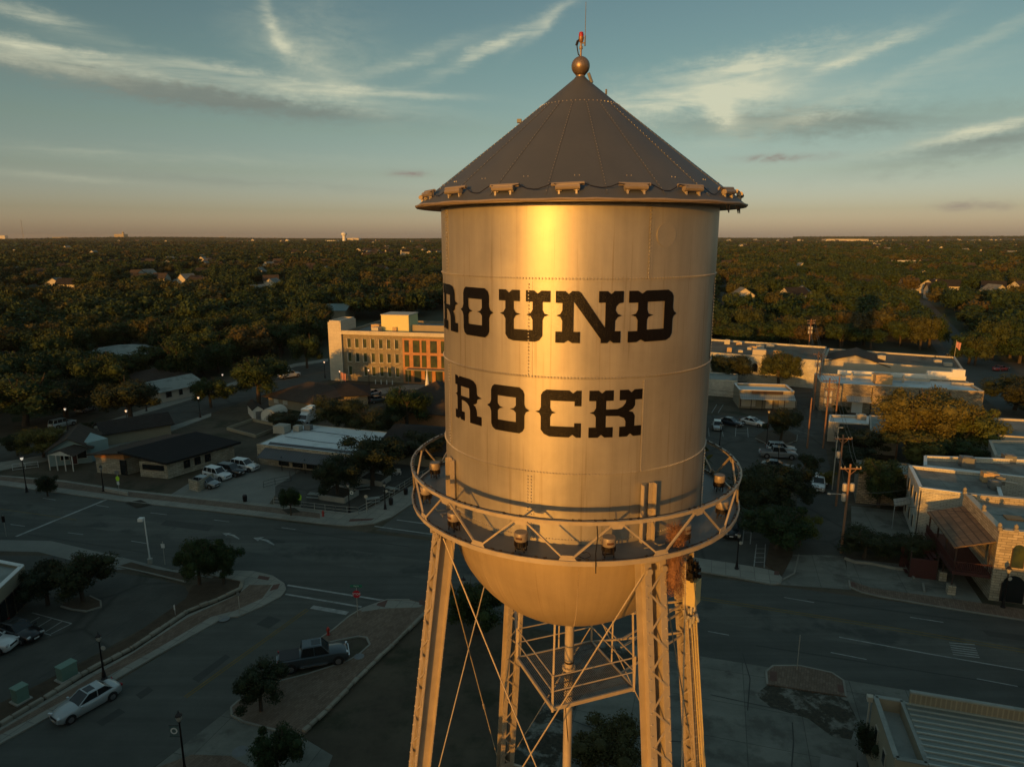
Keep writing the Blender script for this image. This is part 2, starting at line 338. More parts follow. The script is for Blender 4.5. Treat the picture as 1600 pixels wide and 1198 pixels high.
M['limestone']=masonry('limestone',(.42,.37,.28),(.28,.24,.17),(.18,.155,.115),0.9,0.28,0.03,stain=.45)
M['rubble']=masonry('rubble_limestone',(.40,.33,.23),(.17,.145,.105),(.14,.12,.09),0.55,0.26,0.045,stain=.55)
M['white_brick']=masonry('painted_brick',(.54,.53,.46),(.45,.44,.38),(.22,.205,.17),0.62,0.2,0.018,stain=.4)
M['grey_brick']=masonry('grey_brick',(.28,.235,.155),(.20,.17,.12),(.10,.088,.07),0.5,0.16,0.012)
M['red_brick']=masonry('orange_brick',(.46,.23,.10),(.39,.19,.085),(.26,.12,.06),0.5,0.16,0.012)
M['cream_stone']=masonry('cream_panel',(.50,.46,.37),(.46,.42,.335),(.36,.33,.26),1.6,0.8,0.02,stain=.2)
M['stucco']=plain('stucco',(.44,.41,.34),0.9,0,0.15,0.8)
M['stucco_tan']=plain('tan_stucco',(.27,.235,.165),0.9,0,0.15,0.8)
M['siding_blue']=plain('blue_siding',(.21,.30,.30),0.7,0,0.15,1.0)
M['siding_white']=plain('white_siding',(.50,.50,.46),0.7,0,0.15,1.0)
M['orange_wood']=plain('cedar',(.42,.17,.05),0.6,0,0.25,2)
M['red_wood']=plain('red_stained_wood',(.055,.014,.012),0.7,0,0.3,2)
M['dark_wood']=plain('dark_wood',(.03,.017,.014),0.7,0,0.3,2)
M['glass']=plain('window_glass',(.012,.016,.018),0.12,0,0.1)
def green_glass(w,bs):
    n=w.noise(pos(w),0.4,3); w.set(bs,'Base Color',w.ramp(n,[(0.4,(.02,.035,.035)),(0.6,(.06,.075,.03))])); bs.inputs['Roughness'].default_value=0.15
M['glass_green']=mat('green_window_glass',green_glass)
M['trim']=plain('window_trim',(.36,.33,.26),0.7)
M['green_box']=plain('utility_green',(.13,.22,.175),0.6,0,0.15)
M['hydrant']=plain('hydrant_red',(.35,.03,.02),0.5)
M['stone_block']=plain('stone_block',(.23,.21,.165),0.9,0,0.3,1.2,0.6)
M['lime_sign']=plain('fluorescent_sign',(.45,.75,.04),0.5,0,0.03)
M['sign_green']=plain('sign_green',(.02,.16,.10),0.5,0,0.05)
M['sign_red']=plain('sign_red',(.45,.015,.03),0.5,0,0.05)
M['banner']=plain('banner_cloth',(.07,.12,.12),0.8)
M['yellow_box']=plain('ivory_box',(.48,.40,.20),0.6,0,0.1)
M['hvac']=plain('hvac_metal',(.38,.36,.31),0.6,0.2,0.2)
M['tan_hvac']=plain('tan_hvac',(.42,.30,.16),0.7,0.1,0.2)
def emis(name,c,s):
    def f(w,bs): w.set(bs,'Base Color',(*c,1)); w.set(bs,'Emission Color',(*c,1)); bs.inputs['Emission Strength'].default_value=s
    return mat(name,f)
M['lamp_lit']=emis('lit_lamp_globe',(1.0,.90,.74),0.5)
M['beacon_red']=emis('beacon_lens',(.30,.012,.02),0.03)
M['globe']=plain('lamp_globe',(.34,.33,.29),0.4)
M['chrome']=plain('bright_trim',(.5,.5,.5),0.25,0.9)
M['rim']=plain('alloy_rim',(.30,.31,.32),0.35,0.8)
M['headlight']=plain('headlight_glass',(.55,.57,.58),0.15,0.3)
M['taillight']=plain('taillight_red',(.25,.01,.01),0.25)
def carpaint(name,c,metal=0.3):
    return plain(name,c,0.32,metal,0.04,2,0,0.6)
for n,c in {'car_silver':(.36,.40,.41),'car_slate':(.045,.06,.068),'car_black':(.010,.011,.012),'car_white':(.60,.62,.62),'car_grey':(.20,.22,.23),'car_red':(.30,.05,.05),'car_navy':(.02,.028,.04)}.items(): M[n]=carpaint(n,c)
def leaf_f(pal):
    def f(w,bs):
        oi=w.add('ShaderNodeObjectInfo'); a=w.add('ShaderNodeAttribute',attribute_name='tint'); 
        g=w.add('ShaderNodeNewGeometry'); n=w.noise(g.outputs['Position'],0.45,4,0.6); isl=g.outputs['Random Per Island']
        t=w.m('FRACT',w.m('ADD',oi.outputs['Random'],a.outputs['Fac'])); 
        col=w.ramp(t,[(0.0,pal[0]),(0.35,pal[1]),(0.65,pal[2]),(0.88,pal[3]),(1.0,pal[4])])
        k=w.m('ADD',w.m('MULTIPLY',n,0.7),w.m('ADD',w.m('MULTIPLY',isl,0.5),0.42))
        w.set(bs,'Base Color',w.mix(1.0,col,w.add('ShaderNodeCombineColor',ins={0:k,1:k,2:k}).outputs[0],'MULTIPLY')); bs.inputs['Roughness'].default_value=0.7; bs.inputs['Specular IOR Level'].default_value=0.2
    return f
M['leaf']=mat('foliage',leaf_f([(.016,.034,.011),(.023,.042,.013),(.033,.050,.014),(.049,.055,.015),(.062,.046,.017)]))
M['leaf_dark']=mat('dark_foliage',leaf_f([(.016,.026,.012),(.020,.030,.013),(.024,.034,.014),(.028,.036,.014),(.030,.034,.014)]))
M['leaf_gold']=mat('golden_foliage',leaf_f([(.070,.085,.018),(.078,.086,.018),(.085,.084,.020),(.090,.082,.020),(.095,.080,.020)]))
# ------------------------------------------------------------ the water tower
def buildl(mb,name,mt,parent,smooth=False,loc=(0,0,0),rz=0.0):
    o=mb.build(name,mt,None,smooth,org=(0,0,0)); o.parent=parent; o.location=loc; o.rotation_euler=(0,0,rz); return o
TAZ=R(5.34); TX,TY=21*math.sin(TAZ),21*math.cos(TAZ); TR=4.03
def cyl(phi,r,z): t=R(phi); return Vector((r*math.sin(t),-r*math.cos(t),z))
def rivet(mb,c,n,r=.028,h=.03):
    n=Vector(n).normalized(); u=Vector((0,0,1)) if abs(n.z)<.9 else Vector((1,0,0)); x=n.cross(u).normalized(); y=n.cross(x); c=Vector(c)
    P=[c+(x*math.cos(k*PI/3)+y*math.sin(k*PI/3))*r for k in range(6)]+[c+n*h+(x*math.cos(k*PI/3)+y*math.sin(k*PI/3))*r*.5 for k in range(6)]
    mb.add(P,[(k,(k+1)%6,6+(k+1)%6,6+k) for k in range(6)]+[tuple(range(6,12))])
GLY={
'R':([(0,1),(.12,1),(.17,.95),(.22,1),(.62,1),(.76,.97),(.84,.90),(.86,.80),(.86,.70),(.89,.655),(1.02,.62),(.89,.585),(.86,.54),(.86,.50),(.81,.46),(.74,.44),(.80,.41),(.85,.33),(.86,.25),(.86,.20),(1,.20),(1,0),(.62,0),(.62,.28),(.59,.37),(.52,.43),(.42,.46),(.30,.465),(.30,.20),(.42,.20),(.42,0),(.26,0),(.21,.05),(.16,0),(0,0),(0,.20),(.10,.20),(.10,.51),(.08,.545),(.0,.565),(.08,.585),(.10,.62),(.10,.78),(0,.78)],[[(.27,.78),(.27,.56),(.60,.56),(.60,.78)]]),
'O':([(.12,1),(.86,1),(.96,.94),(1,.86),(1,.64),(1.04,.565),(1.14,.52),(1.04,.475),(1,.40),(1,.13),(.95,.05),(.86,0),(.14,0),(.04,.05),(0,.13),(0,.40),(-.04,.475),(-.14,.52),(-.04,.565),(0,.64),(0,.87),(.04,.95)],[[(.22,.77),(.76,.77),(.76,.60),(.70,.54),(.58,.515),(.70,.49),(.76,.44),(.76,.24),(.22,.24),(.22,.44),(.28,.49),(.40,.515),(.28,.54),(.22,.60)]]),
'U':([(0,1),(.15,1),(.215,.94),(.28,1),(.43,1),(.43,.78),(.31,.78),(.31,.63),(.35,.56),(.44,.53),(.35,.50),(.31,.43),(.31,.23),(.68,.23),(.68,.43),(.64,.50),(.555,.53),(.64,.56),(.68,.63),(.68,.78),(.55,.78),(.55,1),(.70,1),(.77,.94),(.84,1),(1,1),(1,.78),(.86,.78),(.86,.63),(.89,.56),(.98,.53),(.89,.50),(.86,.43),(.86,.12),(.80,.03),(.72,0),(.30,0),(.20,.03),(.14,.12),(.14,.43),(.10,.50),(.02,.53),(.10,.56),(.14,.63),(.14,.78),(0,.78)],[]),
'N':([(0,1),(.14,1),(.19,.94),(.24,1),(.33,1),(.37,.97),(.73,.30),(.73,.78),(.63,.78),(.63,1),(.76,1),(.81,.94),(.86,1),(1,1),(1,.78),(.93,.76),(.89,.70),(.885,.63),(.92,.56),(.985,.53),(.92,.50),(.88,.43),(.88,.23),(.97,.23),(.97,0),(.86,0),(.81,.05),(.77,.0),(.67,0),(.67,.08),(.265,.80),(.265,.22),(.365,.22),(.365,0),(.25,0),(.19,.05),(.13,0),(0,0),(0,.22),(.10,.22),(.10,.43),(.07,.50),(.01,.53),(.07,.56),(.10,.63),(.10,.77),(0,.77)],[]),
'D':([(0,1),(.18,1),(.27,.94),(.36,1),(.86,1),(.96,.94),(1,.87),(1,.64),(1.03,.565),(1.1,.52),(1.03,.48),(1,.42),(1,.13),(.95,.05),(.85,0),(.36,0),(.27,.05),(.18,0),(0,0),(0,.22),(.19,.22),(.19,.43),(.15,.50),(.05,.53),(.15,.56),(.19,.63),(.19,.77),(0,.77)],[[(.39,.78),(.78,.78),(.78,.24),(.39,.24),(.39,.43),(.42,.49),(.53,.52),(.42,.55),(.39,.63)]]),
'C':([(.14,1),(.70,1),(.79,.94),(.88,1),(1,1),(1,.67),(.83,.67),(.83,.77),(.24,.77),(.24,.62),(.28,.55),(.38,.52),(.28,.49),(.24,.42),(.24,.23),(.83,.23),(.83,.31),(1,.31),(1,0),(.88,0),(.79,.06),(.70,0),(.22,0),(.08,.05),(0,.14),(0,.42),(-.04,.49),(-.14,.52),(-.04,.55),(0,.62),(0,.88),(.05,.95)],[]),
'K':([(0,1),(.17,1),(.23,.94),(.29,1),(.445,1),(.445,.78),(.31,.78),(.31,.60),(.52,.60),(.62,.65),(.67,.72),(.68,.78),(.555,.78),(.555,1),(.72,1),(.78,.94),(.84,1),(1,1),(1,.78),(.86,.78),(.86,.66),(.82,.59),(.74,.545),(.82,.52),(.86,.44),(.86,.22),(1,.22),(1,0),(.84,0),(.78,.06),(.72,0),(.565,0),(.565,.22),(.68,.22),(.68,.33),(.65,.40),(.55,.45),(.31,.46),(.31,.22),(.445,.22),(.445,0),(.29,0),(.23,.06),(.17,0),(0,0),(0,.22),(.125,.22),(.125,.44),(.09,.50),(.01,.53),(.09,.56),(.125,.63),(.125,.78),(0,.78)],[])}
def letter(ch,p0,p1,z0,z1,parent):
    out,holes=GLY[ch]; loops=[[Vector((x,y,0)) for x,y in L] for L in [out]+holes]
    allp=[p for L in loops for p in L]; tris=tessellate_polygon(loops)
    bm=bmesh.new(); vs=[bm.verts.new((p0+(p1-p0)*p.x, z0+(z1-z0)*p.y,0)) for p in allp]
    for t in tris:
        try: bm.faces.new([vs[i] for i in t])
        except ValueError: pass
    x=math.floor(p0-4)
    while x<p1+4:
        bmesh.ops.bisect_plane(bm,geom=bm.verts[:]+bm.edges[:]+bm.faces[:],plane_co=(x,0,0),plane_no=(1,0,0)); x+=2.5
    for v in bm.verts:
        c=cyl(v.co.x,TR+.024,v.co.y); v.co=c
    bmesh.ops.recalc_face_normals(bm,faces=bm.faces[:])
    f=max(bm.faces,key=lambda q:q.calc_area()); c=f.calc_center_median()
    if f.normal.dot(Vector((c.x,c.y,0)))<0: bmesh.ops.reverse_faces(bm,faces=bm.faces[:])
    me=bpy.data.meshes.new('painted_letter'); bm.to_mesh(me); bm.free(); me.materials.append(M['letter'])
    o=bpy.data.objects.new('painted_letter',me); COL.objects.link(o); o.parent=parent; return o
def water_tower():
    T=thing('water_tower',(TX,TY,0),'tall riveted silver water tower with ROUND ROCK in black letters and a cone roof','water tower',rz=-TAZ)
    seams=[37.45,34.96,32.48,29.93,27.8]
    mb=MB(); rv=MB()
    for i in range(4):
        r=TR+(0.015 if i%2==0 else 0.0); z1=min(seams[i],36.99); z0=seams[i+1]
        mb.lathe([(r,z0-(.03 if i%2==0 else 0)),(r,z1)],144)
        if i%2==0: mb.lathe([(r-.015,z0-.03),(r,z0-.03)],144)
        offs=(26.5,-62.5,116.5,-152.5) if i%2==0 else (-16.5,73.5,163.5,-106.5)
        for o_ in offs:
            w_=.85 if i<3 else 1.9
            mb.lathe([(r+.013,z0+.02),(r+.013,z1-.03)],4,a0=R(o_-w_),a1=R(o_+w_))
            mb.box(cyl(o_+w_,r+.004,(z0+z1)/2),(.02,.012,z1-z0-.06),R(o_))
            z=z0+.08
            while z<min(z1,36.95)-.05:
                rivet(rv,cyl(o_-.45,r+.013,z),cyl(o_,1,0))
                if i==3: rivet(rv,cyl(o_+.9,r+.013,z),cyl(o_,1,0))
                z+=.088
    for z in seams[1:4]:
        for k in range(300): rivet(rv,cyl(k*1.2,TR+.015,z+.035),cyl(k*1.2,1,0))
    for k in range(300): rivet(rv,cyl(k*1.2,TR,28.12),cyl(k*1.2,1,0),.026,.03)
    sh=buildl(mb,'tank_shell',M['tank'],T,True); buildl(rv,'seam_rivets',M['tank'],sh)['kind']='stuff'
    mb=MB(); prof=[]
    for k in range(25):
        t=R(90*k/24); prof.append((max(4.0*math.sin(t),.001),27.8-4.0*math.cos(t)))
    mb.lathe(prof,96)
    for j in range(8):
        ph=3+45*j
        for k in range(62):
            t=R(14+k*1.22); p=cyl(ph,4.0*math.sin(t),27.8-4.0*math.cos(t)); n=cyl(ph,math.sin(t),-math.cos(t)); rivet(mb,p,n,.02,.014)
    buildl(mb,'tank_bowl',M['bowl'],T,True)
    for ch,a,b in [('R',-71.6,-53.1),('O',-48.5,-33.8),('U',-29.1,-9.0),('N',-7.1,16.8),('D',18.8,37.6)]: letter(ch,a,b,33.41,34.70,T)
    for ch,a,b in [('R',-56.3,-38.0),('O',-33.0,-18.4),('C',-12.1,2.7),('K',5.4,25.5)]: letter(ch,a,b,30.96,32.20,T)
    mb=MB(); mb.lathe([(.30,0),(.30,.02),(0.001,.02)],24); o=buildl(mb,'hatch_plate',M['tank'],T,True); o.matrix_basis=Matrix.Translation(cyl(33,TR+.004,36.05))@Matrix.Rotation(R(33),4,'Z')@Matrix.Rotation(R(90),4,'X')
    # roof
    rv=MB()
    def rz(r): return 36.88+(4.72-r)*.772 if r>1.15 else 36.88+(4.72-1.15)*.772+(1.15-r)*.80
    mb=MB(); mb.lathe([(4.72,36.84),(4.72,rz(4.72)),(1.15,rz(1.15)),(.2,rz(.2)),(.14,rz(.14)+.02)],120)
    for k in range(20):
        ph=k*18+8.5; r=4.5
        mb.beam(cyl(ph,4.6,rz(4.6)+.004),cyl(ph,1.15,rz(1.15)+.004),.05,.012)
        while r>1.2:
            rivet(rv,cyl(ph,r,rz(r)+.003),cyl(ph,.6,.8),.012,.016); r-=.105
        for q in(-1,1): 
            for rr in (4.0,): rivet(rv,cyl(ph+9+q*.8,rr,rz(rr)),cyl(ph,.6,.8),.016,.018)
    for k in range(60): rivet(rv,cyl(k*6,1.15,rz(1.15)),cyl(k*6,.6,.8),.016,.02)
    cr_=buildl(mb,'cone_roof',M['tank_roof'],T,True); buildl(rv,'roof_rivets',M['rivet'],cr_)['kind']='stuff'
    mb=MB(); mb.lathe([(4.0,36.93),(4.0,36.82),(4.74,36.80),(4.74,36.84)],120)
    P=[cyl(k*5,4.76,36.845+ .012*math.sin(k*1.7)) for k in range(73)]; mb.path([p for p in P],.035,6)
    buildl(mb,'roof_rim',M['steel_rim'],T,True)
    # finial
    F=buildl(MB().lathe([(.26,40.30),(.20,40.36),(.125,40.38),(.125,40.50),(.15,40.52)],20),'finial_neck',M['bronze_steel'],T,True)
    mb=MB(); mb.sphere((0,0,40.75),.262,28,18)
    for k in range(14): mb.lathe([(.2655*math.sin(R(t)),40.75-.2655*math.cos(R(t))) for t in range(20,161,14)],1,a0=R(k*25.7),a1=R(k*25.7+2.2))
    B=buildl(mb,'finial_ball',M['bronze_steel'],T,True)
    mb=MB(); mb.tube((0,0,41.0),(0,0,41.38),.028,8); mb.tube((0,0,41.2),(0,0,41.27),.05,8); mb.tube((0,0,41.36),(.11,0,41.36),.02,6)
    buildl(mb,'finial_mast',M['steel_rim'],T,True)
    mb=MB(); mb.lathe([(.03,41.36),(.06,41.40),(.075,41.48),(.075,41.52)],12); bo=buildl(mb,'beacon_base',plain('bronze',(.25,.13,.07),.5,.4),T,True)
    mb=MB(); mb.lathe([(.066,41.52),(.07,41.57),(.055,41.64),(.001,41.66)],12); buildl(mb,'beacon_lens',M['beacon_red'],bo,True)
    mb=MB(); mb.tube((.11,0,41.33),(.115,0,42.42),.013,6,.008); mb.tube((.11,0,41.28),(.11,0,41.55),.025,6); buildl(mb,'antenna_rod',M['steel_dark'],T,True)
    mb=MB(); mb.path([Vector(p) for p in [(0,0,41.0),(-.07,0,41.06),(-.10,0,41.2),(-.12,0,41.34),(-.10,0,41.42),(-.05,0,41.46)]],.018,6); mb.tube((-.13,0,41.30),(-.09,0,41.42),.04,6); buildl(mb,'conduit',M['black'],T,True)
    mb=MB(); mb.tube(cyl(70,.35,rz(.35)),cyl(65,.25,rz(.3)+.22),.045,8); mb.tube(cyl(80,.75,rz(.75)),cyl(80,.75,rz(.75)+.14),.03,6); mb.box(cyl(-80,1.75,rz(1.75)+.08),(.13,.13,.1)); buildl(mb,'roof_vent',M['steel_dark'],T)
    # eave floodlights
    mb=MB(); mb.tube((-.42,.06,.30),(.42,.06,.30),.055,8); mb.box((0,.0,.215),(.56,.16,.13)); mb.tube((-.31,-.05,.20),(.31,-.05,.20),.075,8)
    me_h=mb; mbk=MB()
    for s_ in(-.22,.22): mbk.box((s_,0,.08),(.05,.10,.16)); mbk.tube((s_-.07,0,.12),(s_+.07,0,.12),.02,6)
    first=None
    for k in range(18):
        ph=-3+20*k
        if first is None:
            first=buildl(me_h,'floodlight',M['fixture'],T,True); buildl(mbk,'bracket',M['steel'],first)
            L=first
        else:
            L=first.copy(); COL.objects.link(L); L.parent=T
            for c in first.children: c2=c.copy(); COL.objects.link(c2); c2.parent=L
        L.scale=(.92,.85,.82); L.location=cyl(ph,4.55,rz(4.55)-.05); L.rotation_euler=(R(random.uniform(-7,7)),R(random.uniform(-3,3)),R(ph+random.uniform(-4,4)))
    mb=MB()
    for k in range(18):
        P=[]; sg=random.uniform(.08,.2)
        for q in range(9):
            f=q/8; P.append(cyl(-3+20*k+5+10*f,4.52+.05*math.sin(PI*f),rz(4.5)+.16-sg*math.sin(PI*f)+random.uniform(-.008,.008)))
        P=[cyl(-3+20*k+2,4.6,rz(4.6)+.2)]+P+[cyl(-3+20*k+18,4.6,rz(4.6)+.2)]; mb.path(P,.011,5)
    for ph in (52,60,62): mb.path([cyl(ph,4.7,36.84),cyl(ph+.3,4.72,36.70),cyl(ph+1.6,4.72,36.60),cyl(ph+2.2,4.7,36.72),cyl(ph+2.2,4.7,36.84)],.012,5)
    buildl(mb,'power_cable',M['black'],T)
    # balcony
    NP=13; st=360/NP; ph0=-1.0; N3=52
    mb=MB()
    P=[cyl(ph0+k*360/N3,5.10,27.99) for k in range(N3)]; Q=[cyl(ph0+k*360/N3,4.0,27.99) for k in range(N3)]
    for k in range(N3):
        j=(k+1)%N3; mb.poly([Q[k],P[k],P[j],Q[j]]); mb.poly([Q[k]-Vector((0,0,.02)),Q[j]-Vector((0,0,.02)),P[j]-Vector((0,0,.02)),P[k]-Vector((0,0,.02))])
    buildl(mb,'walkway_floor',M['steel_dark'],T)
    def ring(mb,r,z,w,h):
        for k in range(N3):
            a,b=ph0+k*360/N3,ph0+(k+1)*360/N3
            o=[cyl(a,r,z),cyl(b,r,z),cyl(b,r-w,z),cyl(a,r-w,z)]; u=[p+Vector((0,0,h)) for p in o]
            mb.add(o+u,[(0,1,5,4),(1,2,6,5),(2,3,7,6),(3,0,4,7),(4,5,6,7),(3,2,1,0)])
    mb=MB(); ring(mb,5.13,27.92,.02,.13); ring(mb,5.16,28.05,.05,.015); buildl(mb,'walkway_edge',M['steel'],T)
    mb=MB(); ring(mb,5.14,29.02,.018,.09); ring(mb,5.16,29.11,.11,.015); buildl(mb,'handrail',M['steel'],T)
    mb=MB()
    for k in range(150):
        ph=k*2.4+random.uniform(-.6,.6); r=5.08
        for z in (29.14,28.08):
            if random.random()<.62: mb.box(cyl(ph,r,z),(.05+.05*random.random(),.04,.035),R(ph)+random.uniform(-.6,.6))
    buildl(mb,'cable_clip',M['black'],T)['kind']='stuff'
    mb=MB(); mb.path([cyl(k*3,5.06+.015*math.sin(k*2.1),29.135) for k in range(121)],.012,4); mb.path([cyl(k*3,5.06+.02*math.sin(k*1.3),28.06) for k in range(121)],.014,4)
    mb.path([cyl(4+2*math.sin(t),4.75+.17*math.cos(t),28.03+.03*abs(math.sin(t*2))) for t in [i*.45 for i in range(15)]],.012,4); mb.path([cyl(7,5.1,29.1),cyl(7.3,5.12,28.7),cyl(6.8,5.16,28.3),cyl(7,5.15,27.75)],.013,4)
    buildl(mb,'rail_cable',M['black'],T)
    for k in range(NP):
        a=ph0+k*st; b=a+st/2; c=a+st
        mb=MB(); mb.beam(cyl(a+1.3,5.10,28.12),cyl(b-1.0,5.10,29.05),.045,.05,up=cyl(b,1,0)); mb.beam(cyl(b+1.0,5.085,29.05),cyl(c-1.3,5.085,28.12),.045,.05,up=cyl(b,1,0)); buildl(mb,'diagonal_brace',M['steel'],T)
        mb=MB()
        t1=[cyl(a-2.6,5.115,28.05),cyl(a+2.6,5.115,28.05),cyl(a+1.6,5.115,28.20),cyl(a-1.6,5.115,28.20)]; t2=[cyl(b-2.4,5.115,29.03),cyl(b-1.2,5.115,28.90),cyl(b+1.2,5.115,28.90),cyl(b+2.4,5.115,29.03)]
        for t in (t1,t2): u=[p*1.0-cyl((a if t is t1 else b),.012,0) for p in t]; mb.add(t+u,[(0,1,2,3),(7,6,5,4),(0,4,5,1),(1,5,6,2),(2,6,7,3),(3,7,4,0)])
        buildl(mb,'gusset_plate',M['steel'],T)
        # drum light on its stand, turned up at the tank
        L=thing('drum_light',(0,0,0),None,None); L.parent=T; L.location=cyl(b-1.2,4.72,28.0); L.rotation_euler=(0,0,R(b))
        buildl(MB().lathe([(.001,.30),(.17,.30),(.185,.34),(.185,.50),(.17,.53),(.001,.53)],20),'lamp_housing',M['fixture'],L,True)
        buildl(MB().lathe([(.188,.38),(.188,.44)],6,a0=R(-28),a1=R(28)),'lamp_window',M['fixture_lens'],L)
        mb=MB(); mb.lathe([(.15,.16),(.16,.30)],16)
        for q in range(10): mb.box((.16*math.sin(q*.628),-.16*math.cos(q*.628),.22),(.03,.05,.14),q*.628)
        buildl(mb,'heat_sink',M['black'],L)
        mb=MB(); 
        for sx in(-.12,.12):
            for sy in(-.1,.1): mb.tube((sx,sy,0),(sx*.9,sy*.9,.2),.018,5)
        mb.box((0,0,.05),(.3,.04,.03)); buildl(mb,'lamp_stand',M['black'],L)
    # legs: two channels tied by lacing, splaying to the ground
    LEG=[-60,29,-153.5,121]; r0,ks=4.30,.128
    def lc(ph,z): return cyl(ph,r0+ks*(28-z),z)
    for ph in LEG:
        tan=cyl(ph+90,1,0); rad=cyl(ph,1,0); top,bot=lc(ph,28.0),lc(ph,0); ax=(bot-top).normalized(); up=-ax
        radp=(rad-ax*rad.dot(ax)).normalized(); mb=MB()
        def chan(s_):
            o=tan*(.17*s_)
            mb.beam(top+o*.82,bot+o*.82,.03,.46,up=radp)      # web
            for q in(-1,1): e=radp*(.23*q)+tan*(.235*s_); mb.beam(top+e,bot+e,.20,.028,up=radp)
            z=27.6
            while z>6:
                for q in(-1,1): rivet(mb,lc(ph,z)+radp*(.245*q)+tan*(.29*s_),radp*q,.03,.03)
                z-=.32
        chan(-1); chan(1)
        L=buildl(mb,'tower_leg',M['steel'],T)
        mb=MB(); z=27.3; s_=1; Lp=None
        while z>1:
            for q in(-1,1):
                a=lc(ph,z)+radp*(.262*q)+tan*(.24*s_); b=lc(ph,z-.54)+radp*(.262*q)-tan*(.24*s_); mb.beam(a,b,.055,.016,up=radp)
                rivet(mb,a+radp*q*.01,radp*q,.022,.018)
            z-=.54; s_=-s_
        for zz in (27.75,12.7,12.3): 
            for q in(-1,1): mb.beam(lc(ph,zz+.2)+radp*(.266*q),lc(ph,zz-.2)+radp*(.266*q),.58,.016,up=radp)
        buildl(mb,'leg_lacing',M['steel'],L)
        mb=MB()
        for s_ in(-1,1):
            for q in(0,1): mb.beam(cyl(ph,TR+.06+.08*q,27.9)+tan*(.12*s_+.075*s_*q),cyl(ph,TR+.06+.08*q,29.62)+tan*(.12*s_+.075*s_*q),.13 if q==0 else .02,.03 if q==0 else .13,up=rad)
            for k in range(17): rivet(mb,cyl(ph,TR+.085,27.98+k*.1)+tan*(.12*s_),rad,.02,.016)
        mb.box(cyl(ph,4.45,27.93),(.5,.5,.03),R(ph)); buildl(mb,'leg_bracket',M['steel'],T)
        mb=MB(); mb.box(cyl(ph,r0+ks*28,.1),(1.3,1.3,.6),R(ph)); mb.box(cyl(ph,r0+ks*28,.43),(.8,.8,.06),R(ph)); buildl(mb,'footing',M['conc_wall'],T)
        # pin plate and eye for the rods
        mb=MB(); mb.tube(lc(ph,27.35)+radp*.27-tan*.24,lc(ph,27.35)+radp*.34-tan*.24,.09,12); mb.tube(lc(ph,27.35)+radp*.27+tan*.24,lc(ph,27.35)+radp*.34+tan*.24,.09,12); buildl(mb,'pin_plate',M['steel'],T,True)
    order=[-153.5,-60,29,121]
    for i in range(4):
        a,b=order[i],order[(i+1)%4]
        for (p,q) in ((a,b),(b,a)):
            mb=MB(); s_=1 if p==a else -1; ta=cyl(p+90,1,0)*(.27*s_); tb=cyl(q+90,1,0)*(-.27*s_)
            A=lc(p,27.3)+ta+cyl(p,.12,0); B_=lc(q,12.6)+tb+cyl(q,.12+.03*s_,0); mb.tube(A,B_,.022,6); m_=A.lerp(B_,.66); mb.tube(m_,m_+(B_-A).normalized()*.35,.045,6)
            A=lc(p,12.4)+ta; B_=lc(q,.6)+tb; mb.tube(A,B_,.022,6)
            buildl(mb,'tie_rod',M['steel'],T)
        mb=MB(); A,B_=lc(a,12.5),lc(b,12.5)
        for dz in(-.16,.16): mb.beam(A+Vector((0,0,dz)),B_+Vector((0,0,dz)),.12,.06)
        n=18
        for k in range(n):
            s_=1 if k%2 else -1; mb.beam(A.lerp(B_,k/n)+Vector((0,0,.16*s_)),A.lerp(B_,(k+1)/n)-Vector((0,0,.16*s_)),.04,.04)
        buildl(mb,'horizontal_strut',M['steel'],T)
    # riser pipe
    mb=MB(); mb.lathe([(.155,0),(.155,24.2)],20); mb.lathe([(.30,23.55),(.155,23.3)],20)
    for z in (21.55,16.6,11.6): mb.lathe([(.155,z-.04),(.23,z-.04),(.23,z+.04),(.155,z+.04)],20); [mb.tube((.2*math.sin(t),.2*math.cos(t),z-.07),(.2*math.sin(t),.2*math.cos(t),z+.07),.02,5) for t in [i*.7 for i in range(9)]]
    buildl(mb,'riser_pipe',M['steel'],T,True)
    mb=MB(); mb.lathe([(.158,21.75),(.165,21.78),(.165,21.82)],20); mb.path([Vector((.17,-.02,21.9)),Vector((.05,-.17,21.2)),Vector((-.12,-.12,20.4)),Vector((.0,-.165,19.0)),Vector((.17,0,17.2)),Vector((0,-.165,15.5))],.014,5); buildl(mb,'riser_cable',M['black'],T)
    # platform hung under the bowl
    W=[Vector((x-TX,y-TY,0)) for x,y in [(.18,21.64),(1.28,18.99),(4.03,19.99)]]
    rotm=Matrix.Rotation(TAZ,3,'Z'); C3=[rotm@p for p in W]; C4=C3[0]+C3[2]-C3[1]; C4_=[C3[0],C3[1],C3[2],C4]
    zf=21.4; mb=MB()
    for i in range(4): a,b=C4_[i],C4_[(i+1)%4]; mb.beam(a+Vector((0,0,zf)),b+Vector((0,0,zf)),.06,.13)
    PL=buildl(mb,'service_platform',M['steel'],T)
    mb=MB(); n=44; A,B_,C_,D_=C4_
    for k in range(n+1): f=k/n; mb.beam(A.lerp(D_,f)+Vector((0,0,zf+.03)),B_.lerp(C_,f)+Vector((0,0,zf+.03)),.022,.02)
    for k in range(9): f=k/8; mb.beam(A.lerp(B_,f)+Vector((0,0,zf)),D_.lerp(C_,f)+Vector((0,0,zf)),.03,.03)
    buildl(mb,'grating',M['steel_dark'],PL)
    mb=MB()
    for i in range(4):
        a,b=C4_[i],C4_[(i+1)%4]
        for dz in(.62,1.15): mb.tube(a+Vector((0,0,zf+dz)),b+Vector((0,0,zf+dz)),.024,6)
    for c in C4_: mb.beam(c+Vector((0,0,zf-.1)),c+Vector((0,0,zf+1.2)),.07)
    buildl(mb,'platform_rail',M['steel'],PL)
    mb=MB()
